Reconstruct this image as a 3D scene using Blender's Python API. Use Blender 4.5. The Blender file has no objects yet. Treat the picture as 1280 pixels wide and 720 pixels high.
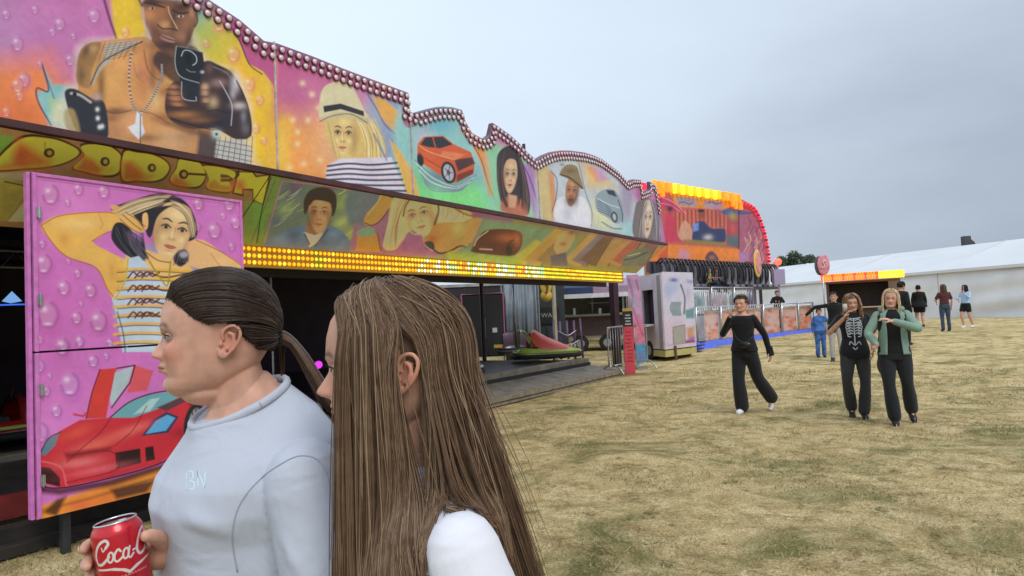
import bpy, bmesh, math, random
import numpy as np
from mathutils import Vector, Matrix, noise
random.seed(7)
scene = bpy.context.scene
COL = scene.collection
# ------------------------------------------------------------ camera
F = 850.0; CX, CY = 640.0, 360.0; CAMH = 1.48
def _ray(px, py): return Vector(((px-CX)/F, -(py-CY)/F, -1.0))
_y = _ray(1189, 371).normalized()
_r2 = _ray(640, 371+0.045*549).normalized()
_n = _y.cross(_r2).normalized()
if _n.y < 0: _n = -_n
_x = _y.cross(_n).normalized()
# rows of world axes expressed in camera space -> matrix cam->world
R3 = Matrix((_x, _y, _n))
CAM = Vector((0, 0, CAMH))
cam_data = bpy.data.cameras.new('camera'); cam = bpy.data.objects.new('camera', cam_data); COL.objects.link(cam)
cam.matrix_world = Matrix.Translation(CAM) @ R3.to_4x4()
cam_data.sensor_width = 36; cam_data.lens = 36*F/1280; cam_data.clip_end = 2000; cam_data.clip_start = 0.05
scene.camera = cam
def ray(px, py): return (R3 @ _ray(px, py))
def onX(px, py, X): d = ray(px, py); return CAM + d*((X-CAM.x)/d.x)
def onZ(px, py, Z=0.0): d = ray(px, py); return CAM + d*((Z-CAM.z)/d.z)
def onD(px, py, D): return CAM + ray(px, py)*D          # D = depth along the view axis
def onPlane(px, py, O, N): d = ray(px, py); return CAM + d*((O-CAM).dot(N)/d.dot(N))
R3I = R3.inverted()
def proj(P):
    q = R3I @ (Vector(P)-CAM); return (CX - F*q.x/q.z, CY + F*q.y/q.z)
def terrain(x, y):
    t = min(1, max(0, (y-11)/17)); return 0.30*t*t*(3-2*t) + 0.0
def ground(px, py):
    z = 0.0
    for _ in range(30):
        p = onZ(px, py, z); z = z*0.5 + terrain(p.x, p.y)*0.5
    return p
# ------------------------------------------------------------ materials
def lin(c):
    c = np.asarray(c, dtype=float)/255.0
    return np.where(c <= 0.04045, c/12.92, ((c+0.055)/1.055)**2.4)
def L(*c): return tuple(float(v) for v in lin(c))
_mats = {}
def mat(name, col, rough=0.6, metal=0.0, emit=None, es=1.0, var=0.0, vscale=20.0, bump=0.0, bscale=60.0, spec=0.5, trans=0.0, sss=0.0, sheen=0.0, dirt=None):
    if name in _mats: return _mats[name]
    m = bpy.data.materials.new(name); m.use_nodes = True; nt = m.node_tree; b = nt.nodes['Principled BSDF']
    b.inputs['Base Color'].default_value = (*col[:3], 1); b.inputs['Roughness'].default_value = rough; b.inputs['Metallic'].default_value = metal
    b.inputs['Specular IOR Level'].default_value = spec
    if trans: b.inputs['Transmission Weight'].default_value = trans
    if sss:
        b.inputs['Subsurface Weight'].default_value = sss; b.inputs['Subsurface Radius'].default_value = (1, .35, .2); b.inputs['Subsurface Scale'].default_value = 0.006
    if sheen: b.inputs['Sheen Weight'].default_value = sheen
    if emit: b.inputs['Emission Color'].default_value = (*emit, 1); b.inputs['Emission Strength'].default_value = es
    tc = nt.nodes.new('ShaderNodeTexCoord')
    if var:
        n = nt.nodes.new('ShaderNodeTexNoise'); n.inputs['Scale'].default_value = vscale; n.inputs['Detail'].default_value = 6
        nt.links.new(tc.outputs['Object'], n.inputs['Vector'])
        r = nt.nodes.new('ShaderNodeMapRange'); r.inputs[1].default_value = 0.3; r.inputs[2].default_value = 0.7; r.inputs[3].default_value = 1-var; r.inputs[4].default_value = 1+var
        nt.links.new(n.outputs['Fac'], r.inputs[0])
        mx = nt.nodes.new('ShaderNodeMix'); mx.data_type = 'RGBA'; mx.blend_type = 'MULTIPLY'; mx.inputs[0].default_value = 1
        mx.inputs[6].default_value = (*col[:3], 1); nt.links.new(r.outputs[0], mx.inputs[7])
        out = mx.outputs[2]
        if dirt:
            n3 = nt.nodes.new('ShaderNodeTexNoise'); n3.inputs['Scale'].default_value = vscale*0.35; n3.inputs['Detail'].default_value = 8
            nt.links.new(tc.outputs['Object'], n3.inputs['Vector'])
            r3 = nt.nodes.new('ShaderNodeMapRange'); r3.inputs[1].default_value = 0.52; r3.inputs[2].default_value = 0.72; nt.links.new(n3.outputs['Fac'], r3.inputs[0])
            m3 = nt.nodes.new('ShaderNodeMix'); m3.data_type = 'RGBA'; nt.links.new(r3.outputs[0], m3.inputs[0]); nt.links.new(out, m3.inputs[6]); m3.inputs[7].default_value = (*dirt, 1); out = m3.outputs[2]
        nt.links.new(out, b.inputs['Base Color'])
    if bump:
        n2 = nt.nodes.new('ShaderNodeTexNoise'); n2.inputs['Scale'].default_value = bscale; n2.inputs['Detail'].default_value = 5
        nt.links.new(tc.outputs['Object'], n2.inputs['Vector'])
        bp = nt.nodes.new('ShaderNodeBump'); bp.inputs['Strength'].default_value = bump; bp.inputs['Distance'].default_value = 0.01
        nt.links.new(n2.outputs['Fac'], bp.inputs['Height']); nt.links.new(bp.outputs[0], b.inputs['Normal'])
    _mats[name] = m; return m
# ------------------------------------------------------------ objects
def thing(name, label, cat, loc=(0, 0, 0), rotz=0.0, group=None):
    o = bpy.data.objects.new(name, None); COL.objects.link(o); o.location = loc; o.rotation_euler = (0, 0, rotz)
    o.empty_display_size = 0.1
    o['label'] = label; o['category'] = cat
    if group: o['group'] = group
    return o
def tag(o, label=None, cat=None, group=None, kind=None):
    if label: o['label'] = label
    if cat: o['category'] = cat
    if group: o['group'] = group
    if kind: o['kind'] = kind
    return o
def link(name, me, m, parent=None, smooth=False):
    o = bpy.data.objects.new(name, me); COL.objects.link(o)
    if m is not None:
        for mm in (m if isinstance(m, (list, tuple)) else [m]): me.materials.append(mm)
    if parent is not None: o.parent = parent
    if smooth:
        for p in me.polygons: p.use_smooth = True
    return o
def inv_loc(root):
    return (Matrix.Translation(root.location) @ root.rotation_euler.to_matrix().to_4x4()).inverted()
class MB:
    """collects simple shapes, builds ONE mesh object"""
    def __init__(s): s.v = []; s.f = []; s.mi = []; s.cur = 0
    def add(s, v, f):
        n = len(s.v); s.v += [tuple(p) for p in v]; s.f += [tuple(i+n for i in q) for q in f]; s.mi += [s.cur]*len(f); return s
    def box(s, c, d, rz=0.0, M=None):
        x, y, z = d[0]/2, d[1]/2, d[2]/2
        v = [Vector((a*x, b*y, e*z)) for a in (-1, 1) for b in (-1, 1) for e in (-1, 1)]
        T = Matrix.Translation(c) @ (M.to_4x4() if M is not None else Matrix.Rotation(rz, 4, 'Z'))
        return s.add([T @ p for p in v], [(0,1,3,2),(4,6,7,5),(0,4,5,1),(2,3,7,6),(0,2,6,4),(1,5,7,3)])
    def tube(s, pts, r, n=8, cap=True, flat=1.0):
        pts = [Vector(p) for p in pts]; m = len(pts)
        rr = r if isinstance(r, (list, tuple)) else [r]*m
        rings = []; up = None
        for i, p in enumerate(pts):
            t = (pts[min(i+1, m-1)]-pts[max(i-1, 0)]).normalized()
            if up is None:
                a = Vector((0, 0, 1)) if abs(t.z) < 0.9 else Vector((1, 0, 0)); up = (a-t*a.dot(t)).normalized()
            else:
                up = (up-t*up.dot(t)).normalized()
            w = t.cross(up)
            rings.append([p+(up*math.cos(2*math.pi*k/n)+w*math.sin(2*math.pi*k/n)*flat)*rr[i] for k in range(n)])
        v = [q for g in rings for q in g]
        f = [(i*n+k, i*n+(k+1) % n, (i+1)*n+(k+1) % n, (i+1)*n+k) for i in range(m-1) for k in range(n)]
        if cap: f += [tuple(range(n))[::-1], tuple((m-1)*n+k for k in range(n))]
        return s.add(v, f)
    def ell(s, c, r, nu=16, nv=10, M=None):
        v = []; f = []
        for j in range(nv+1):
            th = math.pi*j/nv
            for i in range(nu):
                ph = 2*math.pi*i/nu; q = Vector((r[0]*math.sin(th)*math.cos(ph), r[1]*math.sin(th)*math.sin(ph), r[2]*math.cos(th)))
                if M is not None: q = M @ q
                v.append(q+Vector(c))
        for j in range(nv):
            for i in range(nu):
                f.append((j*nu+i, (j+1)*nu+i, (j+1)*nu+(i+1) % nu, j*nu+(i+1) % nu))
        return s.add(v, f)
    def prism(s, front, off):
        """polygon (list of 3d points) extruded by the vector off"""
        n = len(front); off = Vector(off); v = [Vector(p) for p in front]+[Vector(p)+off for p in front]
        f = [tuple(range(n)), tuple(range(2*n-1, n-1, -1))]+[(i, i+n, (i+1) % n+n, (i+1) % n) for i in range(n)]
        return s.add(v, f)
    def quad(s, a, b, c, d): return s.add([a, b, c, d], [(0, 1, 2, 3)])
    def mesh(s, name, weld=False):
        me = bpy.data.meshes.new(name); me.from_pydata([tuple(p) for p in s.v], [], s.f)
        if any(s.mi): me.polygons.foreach_set('material_index', s.mi)
        me.validate(); bm = bmesh.new(); bm.from_mesh(me)
        if weld: bmesh.ops.remove_doubles(bm, verts=bm.verts, dist=1e-5)
        bmesh.ops.recalc_face_normals(bm, faces=bm.faces); bm.to_mesh(me); bm.free(); me.update(); return me
    def build(s, name, m, parent=None, smooth=False, bevel=0.0, weld=False):
        me = s.mesh(name, weld)
        o = link(name, me, m, parent, smooth)
        if bevel:
            b = o.modifiers.new('bevel', 'BEVEL'); b.width = bevel; b.segments = 2; b.limit_method = 'ANGLE'
        return o
def baked(o):
    """apply the modifiers of o into a plain mesh"""
    bpy.context.view_layer.update()
    dg = bpy.context.evaluated_depsgraph_get(); me = bpy.data.meshes.new_from_object(o.evaluated_get(dg), depsgraph=dg)
    old = o.data; o.modifiers.clear(); o.data = me
    if old.users == 0: bpy.data.meshes.remove(old)
    return o
def cr(pts, n=8, closed=False):
    """Catmull-Rom through pts"""
    P = [np.array(p, float) for p in pts]; out = []; m = len(P)
    rng = range(m) if closed else range(m-1)
    for i in rng:
        p0 = P[(i-1) % m] if (closed or i > 0) else 2*P[0]-P[1]
        p1 = P[i]; p2 = P[(i+1) % m]
        p3 = P[(i+2) % m] if (closed or i+2 < m) else 2*P[-1]-P[-2]
        for k in range(n):
            t = k/n; out.append(0.5*((2*p1)+(-p0+p2)*t+(2*p0-5*p1+4*p2-p3)*t*t+(-p0+3*p1-3*p2+p3)*t**3))
    if not closed: out.append(P[-1])
    return out
# ------------------------------------------------------------ painted panels
def zc(x0, y0, s):
    return lambda *a: [(x0+a[i]/s, y0+a[i+1]/s) for i in range(0, len(a), 2)]
class Paint:
    """airbrush artwork for a flat panel.  O + u*U + v*V spans the panel; shapes are laid out on the panel itself"""
    def __init__(s, O, U, V, ul, vl, res, base=(200, 200, 200)):
        s.O, s.U, s.V, s.ul, s.vl = Vector(O), Vector(U), Vector(V), ul, vl
        s.W = max(8, int(ul*res)); s.H = max(8, int(vl*res))
        u = (np.arange(s.W)+.5)/s.W*ul; v = (np.arange(s.H)+.5)/s.H*vl
        uu, vv = np.meshgrid(u, v)
        P = [s.O[k]+uu*s.U[k]+vv*s.V[k]-CAM[k] for k in range(3)]
        RI = np.array(R3I); q = [sum(RI[i][k]*P[k] for k in range(3)) for i in range(3)]
        q[2] = np.minimum(q[2], -1e-3)
        s.X = CX-F*q[0]/q[2]; s.Y = CY+F*q[1]/q[2]
        s.C = np.zeros((s.H, s.W, 3)); s.C[:] = lin(base)
    def _sel(s, x0, x1, y0, y1):
        return np.nonzero((s.X > x0) & (s.X < x1) & (s.Y > y0) & (s.Y < y1))
    def _mix(s, idx, a, col):
        a = a[:, None]; s.C[idx] = s.C[idx]*(1-a)+lin(col)*a
    def _sd(s, idx, P, closed=True):
        x = s.X[idx]; y = s.Y[idx]; d2 = np.full(x.shape, 1e18); ins = np.zeros(x.shape, bool); n = len(P)
        tb = np.zeros(x.shape)
        for i in range(n if closed else n-1):
            ax, ay = P[i]; bx, by = P[(i+1) % n]; ex, ey = bx-ax, by-ay; L2 = ex*ex+ey*ey+1e-12
            t = np.clip(((x-ax)*ex+(y-ay)*ey)/L2, 0, 1); dd = (x-ax-t*ex)**2+(y-ay-t*ey)**2
            m = dd < d2; d2 = np.where(m, dd, d2); tb = np.where(m, (i+t)/max(1, n-1), tb)
            if closed:
                c = ((ay > y) != (by > y)); xi = ex*(y-ay)/(ey if abs(ey) > 1e-9 else 1e-9)+ax; ins ^= c & (x < xi)
        d = np.sqrt(d2)
        return (np.where(ins, -d, d), tb) if closed else (d, tb)
    def poly(s, P, col, soft=0.7, a=1.0, sm=False):
        if sm: P = cr(P, 5, True)
        xs = [p[0] for p in P]; ys = [p[1] for p in P]
        idx = s._sel(min(xs)-soft*2, max(xs)+soft*2, min(ys)-soft*2, max(ys)+soft*2)
        if len(idx[0]) == 0: return s
        d, _ = s._sd(idx, P); s._mix(idx, a*np.clip(0.5-d/(2*soft), 0, 1), col); return s
    def line(s, P, w, col, soft=0.6, a=1.0, sm=True, taper=False, closed=False):
        if sm and len(P) > 2: P = cr(P, 5, closed)
        if closed: P = list(P)+[P[0]]
        xs = [p[0] for p in P]; ys = [p[1] for p in P]; e = w+soft*2
        idx = s._sel(min(xs)-e, max(xs)+e, min(ys)-e, max(ys)+e)
        if len(idx[0]) == 0: return s
        d, t = s._sd(idx, P, False); ww = w/2*(np.sqrt(np.clip(1-(2*t-1)**2, 0.02, 1)) if taper else 1)
        s._mix(idx, a*np.clip(0.5-(d-ww)/(2*soft), 0, 1), col); return s
    def blob(s, cx, cy, rx, ry, col, a=0.8, rot=0.0, p=2.0):
        R = 2.2*max(rx, ry); idx = s._sel(cx-R, cx+R, cy-R, cy+R)
        if len(idx[0]) == 0: return s
        dx = s.X[idx]-cx; dy = s.Y[idx]-cy; c, q = math.cos(rot), math.sin(rot)
        r2 = ((dx*c+dy*q)/rx)**2+((-dx*q+dy*c)/ry)**2
        s._mix(idx, a*np.exp(-(r2**(p/2))*1.2), col); return s
    def oval(s, cx, cy, rx, ry, col, soft=0.6, a=1.0, rot=0.0):
        R = 1.1*max(rx, ry)+soft*3; idx = s._sel(cx-R, cx+R, cy-R, cy+R)
        if len(idx[0]) == 0: return s
        dx = s.X[idx]-cx; dy = s.Y[idx]-cy; c, q = math.cos(rot), math.sin(rot)
        r = np.sqrt(((dx*c+dy*q)/rx)**2+((-dx*q+dy*c)/ry)**2); d = (r-1)*min(rx, ry)
        s._mix(idx, a*np.clip(0.5-d/(2*soft), 0, 1), col); return s
    def bubble(s, cx, cy, r, dark=(150, 50, 130), light=(250, 215, 240)):
        s.blob(cx+r*.1, cy+r*.3, r*1.0, r*1.25, dark, .45, p=4); s.oval(cx, cy, r*.8, r, light, r*.35, .22)
        s.line([(cx+r*.8*math.cos(t), cy+r*math.sin(t)) for t in (-1.2, -.5, .3, 1.2, 2.2, 3.0)], r*.22, dark, r*.14, .6)
        s.blob(cx-r*.05, cy+r*.72, r*.36, r*.14, light, .7); s.blob(cx-r*.3, cy-r*.42, r*.3, r*.26, light, .8)
        return s
    def noise(s, amt, sc=40, seed=1):
        rs = np.random.RandomState(seed); tot = np.zeros((s.H, s.W))
        for k in range(4):
            gh = max(2, int(s.H/(sc/2**k)))+2; gw = max(2, int(s.W/(sc/2**k)))+2; g = rs.rand(gh, gw)-.5
            yy = np.linspace(0, gh-1.001, s.H); xx = np.linspace(0, gw-1.001, s.W); yi = yy.astype(int); xi = xx.astype(int)
            fy = (yy-yi)[:, None]; fx = (xx-xi)[None, :]; fy = fy*fy*(3-2*fy); fx = fx*fx*(3-2*fx)
            a = g[yi][:, xi]; b = g[yi][:, xi+1]; c = g[yi+1][:, xi]; d = g[yi+1][:, xi+1]
            tot += ((a*(1-fx)+b*fx)*(1-fy)+(c*(1-fx)+d*fx)*fy)/(1.6**k)
        s.C *= (1+amt*tot)[:, :, None]; return s
    def gblobs(s, n, x0, x1, y0, y1, cols, r0, r1, a=0.5, seed=1):
        rs = random.Random(seed)
        for _ in range(n):
            s.blob(rs.uniform(x0, x1), rs.uniform(y0, y1), rs.uniform(r0, r1), rs.uniform(r0, r1), rs.choice(cols), a, rs.uniform(0, 3))
        return s
    def strands(s, A, B, n, cols, w=1.0, jit=3, a=0.7, seed=1):
        """n hair strands between polyline A and polyline B (same number of points)"""
        rs = random.Random(seed)
        for _ in range(n):
            t = rs.random(); c = rs.choice(cols)
            P = [(p[0]*(1-t)+q[0]*t+rs.uniform(-jit, jit)*.4, p[1]*(1-t)+q[1]*t+rs.uniform(-jit, jit)*.4) for p, q in zip(A, B)]
            s.line(P, w*rs.uniform(.6, 1.4), c, .5, a, taper=True)
        return s
    def face(s, cx, cy, w, h, skin, dark, rot=0.0, look=0, lips=(170, 70, 70), brow=(60, 35, 25), eye=(40, 30, 30)):
        """generic airbrushed face, w/h half sizes, features turned by look (-1..1)"""
        c, q = math.cos(rot), math.sin(rot)
        T = lambda x, y: (cx+(x*w)*c-(y*h)*q, cy+(x*w)*q+(y*h)*c)
        out = [T(*p) for p in ((-.9, -.5), (-.6, -.95), (0, -1.08), (.6, -.95), (.9, -.5), (.9, 0), (.72, .5), (.35, .95), (0, 1.08), (-.35, .95), (-.72, .5), (-.9, 0))]
        s.poly(out, skin, .8, 1, True); o = look*.28; sd = -1 if look >= 0 else 1
        lt = tuple(min(255, int(v*1.12+12)) for v in skin)
        x, y = T(sd*.75, .15); s.blob(x, y, w*.3, h*.75, dark, .55, rot)
        x, y = T(-sd*.8, .4); s.blob(x, y, w*.14, h*.4, dark, .35, rot)
        x, y = T(o, -.62); s.blob(x, y, w*.45, h*.2, lt, .7, rot)
        x, y = T(o+.05, .78); s.blob(x, y, w*.25, h*.13, lt, .5, rot)
        for e in (-1, 1):
            x, y = T(o+e*.4, -.12); s.blob(x, y, w*.27, h*.17, dark, .6, rot)
            s.oval(x, y, w*.17, h*.06, (200, 190, 182), .5, .55, rot); s.oval(x, y, w*.09, h*.07, eye, .5, .95, rot)
            s.line([T(o+e*.4-.22, -.13), T(o+e*.4, -.22), T(o+e*.4+.22, -.13)], max(.5, w*.07), eye, .4, .9)
            s.line([T(o+e*.4-.27, -.33-.04*(e < 0)), T(o+e*.4, -.42), T(o+e*.4+.27, -.33-.04*(e > 0))], max(.6, w*.1), brow, .5, .85, taper=True)
            x, y = T(o+e*.45, .25); s.blob(x, y, w*.2, h*.14, lt, .5, rot)
        s.line([T(o+.06, -.15), T(o+.02, .15)], max(.5, w*.08), dark, .6, .45)
        x, y = T(o, .28); s.blob(x, y, w*.2, h*.07, dark, .7, rot); x, y = T(o-.02, .12); s.blob(x, y, w*.07, h*.2, lt, .8, rot)
        s.poly([T(o-.3, .55), T(o-.1, .49), T(o, .51), T(o+.1, .49), T(o+.3, .55), T(o+.12, .64), T(o-.12, .64)], lips, .5, .9, True)
        s.line([T(o-.3, .555), T(o, .565), T(o+.3, .555)], max(.4, w*.03), dark, .4, .9)
        s.blob(*T(o, .72), w*.2, h*.04, dark, .5, rot)
        return s
    def material(s, name, rough=0.35, k=0.80, emit=0.0, bump=0.03):
        img = bpy.data.images.new(name, s.W, s.H, float_buffer=False)
        c = np.clip(s.C*k, 0, 1); c = np.where(c <= 0.0031308, c*12.92, 1.055*np.power(np.maximum(c, 1e-9), 1/2.4)-0.055)
        buf = np.ones((s.H, s.W, 4), np.float32); buf[:, :, :3] = c
        img.pixels.foreach_set(buf.ravel()); img.pack()
        m = bpy.data.materials.new(name); m.use_nodes = True; nt = m.node_tree; b = nt.nodes['Principled BSDF']
        t = nt.nodes.new('ShaderNodeTexImage'); t.image = img; t.extension = 'EXTEND'
        tc = nt.nodes.new('ShaderNodeTexCoord'); nz = nt.nodes.new('ShaderNodeTexNoise'); nz.inputs['Scale'].default_value = 3; nz.inputs['Detail'].default_value = 9
        nt.links.new(tc.outputs['Object'], nz.inputs['Vector'])
        r = nt.nodes.new('ShaderNodeMapRange'); r.inputs[1].default_value = .3; r.inputs[2].default_value = .7; r.inputs[3].default_value = .90; r.inputs[4].default_value = 1.04
        nt.links.new(nz.outputs['Fac'], r.inputs[0]); mx = nt.nodes.new('ShaderNodeMix'); mx.data_type = 'RGBA'; mx.blend_type = 'MULTIPLY'; mx.inputs[0].default_value = 1
        nt.links.new(t.outputs['Color'], mx.inputs[6]); nt.links.new(r.outputs[0], mx.inputs[7]); nt.links.new(mx.outputs[2], b.inputs['Base Color'])
        b.inputs['Roughness'].default_value = rough
        if bump:
            bp = nt.nodes.new('ShaderNodeBump'); bp.inputs['Strength'].default_value = bump; bp.inputs['Distance'].default_value = .02
            nt.links.new(nz.outputs['Fac'], bp.inputs['Height']); nt.links.new(bp.outputs[0], b.inputs['Normal'])
        return m
    def panel(s, name, outline, thick, m, edge, parent=None, holes=None):
        """outline: list of (u,v) on the panel; front face + body behind it"""
        N = s.U.cross(s.V).normalized()
        if (CAM-s.O).dot(N) < 0: N = -N
        P = [s.O+s.U*u+s.V*v for u, v in outline]; n = len(P)
        me = bpy.data.meshes.new(name); v = P+[p-N*thick for p in P]
        f = [tuple(range(n)), tuple(range(2*n-1, n-1, -1))]+[(i, i+n, (i+1) % n+n, (i+1) % n) for i in range(n)]
        me.from_pydata([tuple(p) for p in v], [], f)
        uv = me.uv_layers.new(name='UVMap'); d = uv.data
        for p in me.polygons:
            p.material_index = 0 if p.index == 0 else 1
            for li in p.loop_indices:
                k = me.loops[li].vertex_index % n; d[li].uv = (outline[k][0]/s.ul, outline[k][1]/s.vl)
        bm = bmesh.new(); bm.from_mesh(me); bmesh.ops.recalc_face_normals(bm, faces=bm.faces)
        bmesh.ops.triangulate(bm, faces=[fc for fc in bm.faces if len(fc.verts) > 4]); bm.to_mesh(me); bm.free()
        return link(name, me, [m, edge], parent)
    def uv(s, px, py):
        N = s.U.cross(s.V).normalized(); p = onPlane(px, py, s.O, N)-s.O
        g = Matrix(((s.U.dot(s.U), s.U.dot(s.V)), (s.U.dot(s.V), s.V.dot(s.V)))).inverted(); r = g @ Vector((p.dot(s.U), p.dot(s.V)))
        return (r.x, r.y)
BLACK = mat('black_paint', (.012, .012, .014), .5)
STEEL = mat('galvanised_steel', (.42, .43, .44), .38, .9, var=.2, vscale=15)
DARKSTEEL = mat('dark_steel', (.05, .05, .055), .5, .5, var=.3, vscale=9)
EDGE = mat('panel_edge', (.10, .04, .07), .5, var=.2)
# ------------------------------------------------------------ world, sun, sky
world = bpy.data.worlds.new('World'); scene.world = world; world.use_nodes = True
nt = world.node_tree; nt.nodes.clear(); nn = nt.nodes.new; lk = nt.links.new
out = nn('ShaderNodeOutputWorld'); bg = nn('ShaderNodeBackground'); lk(bg.outputs[0], out.inputs[0])
bg.inputs[1].default_value = 0.12
sky = nn('ShaderNodeTexSky'); sky.sky_type = 'NISHITA'; sky.sun_disc = False
SUN_EL, SUN_AZ = math.radians(48), math.radians(118)
sky.sun_elevation = SUN_EL; sky.sun_rotation = SUN_AZ; sky.air_density = 1.5; sky.dust_density = 3
tc = nn('ShaderNodeTexCoord'); sep = nn('ShaderNodeSeparateXYZ'); lk(tc.outputs['Generated'], sep.inputs[0])
# cloud deck: pale high on the left, slate grey low towards +Y/+X
dotn = nn('ShaderNodeVectorMath'); dotn.operation = 'DOT_PRODUCT'
dv = Vector((0.62, 0.55, -0.95)).normalized(); dotn.inputs[1].default_value = dv; lk(tc.outputs['Generated'], dotn.inputs[0])
nz = nn('ShaderNodeTexNoise'); nz.inputs['Scale'].default_value = 2.2; nz.inputs['Detail'].default_value = 7; nz.inputs['Roughness'].default_value = .5
mp = nn('ShaderNodeMapping'); mp.inputs['Scale'].default_value = (1, 1, 2.6); lk(tc.outputs['Generated'], mp.inputs[0]); lk(mp.outputs[0], nz.inputs['Vector'])
ma = nn('ShaderNodeMath'); ma.operation = 'MULTIPLY_ADD'; lk(nz.outputs['Fac'], ma.inputs[0]); ma.inputs[1].default_value = .50; lk(dotn.outputs['Value'], ma.inputs[2])
ramp = nn('ShaderNodeValToRGB'); lk(ma.outputs[0], ramp.inputs[0])
mr = nn('ShaderNodeMapRange'); mr.inputs[1].default_value = -.47; mr.inputs[2].default_value = 1.03; lk(ma.outputs[0], mr.inputs[0]); lk(mr.outputs[0], ramp.inputs[0])
e = ramp.color_ramp.elements
def srgb(c, k): return (*(float(v)*k for v in lin(c)), 1)
SK = 1.0
e[0].position = 0.0; e[0].color = srgb((214, 228, 242), SK*1.0)
e[1].position = 1.0; e[1].color = srgb((104, 116, 134), SK)
for p, c, k in ((.30, (202, 216, 230), .98), (.52, (188, 200, 214), .95), (.70, (158, 170, 186), .9), (.86, (128, 141, 160), .9)):
    x = e.new(p); x.color = srgb(c, SK*k)
scl = nn('ShaderNodeVectorMath'); scl.operation = 'SCALE'; lk(ramp.outputs[0], scl.inputs[0]); scl.inputs[3].default_value = 1/0.12
mix = nn('ShaderNodeMix'); mix.data_type = 'RGBA'; mix.inputs[0].default_value = .93; lk(sky.outputs[0], mix.inputs[6]); lk(scl.outputs[0], mix.inputs[7])
lk(mix.outputs[2], bg.inputs[0])
sd = bpy.data.lights.new('sun', 'SUN'); sd.energy = 1.1; sd.angle = math.radians(25); sd.color = (1, .96, .9)
sun = bpy.data.objects.new('sun', sd); COL.objects.link(sun)
# direction towards the sun: from the camera side, over the right shoulder
sdir = Vector((math.sin(SUN_AZ)*math.cos(SUN_EL), math.cos(SUN_AZ)*math.cos(SUN_EL), math.sin(SUN_EL)))
sun.rotation_euler = sdir.to_track_quat('Z', 'Y').to_euler()
vs = scene.view_settings; vs.view_transform = 'Standard'; vs.look = 'None'; vs.gamma = 1; vs.use_curve_mapping = False; vs.exposure = 0.48
scene.render.resolution_x = 1024; scene.render.resolution_y = 576
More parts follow.
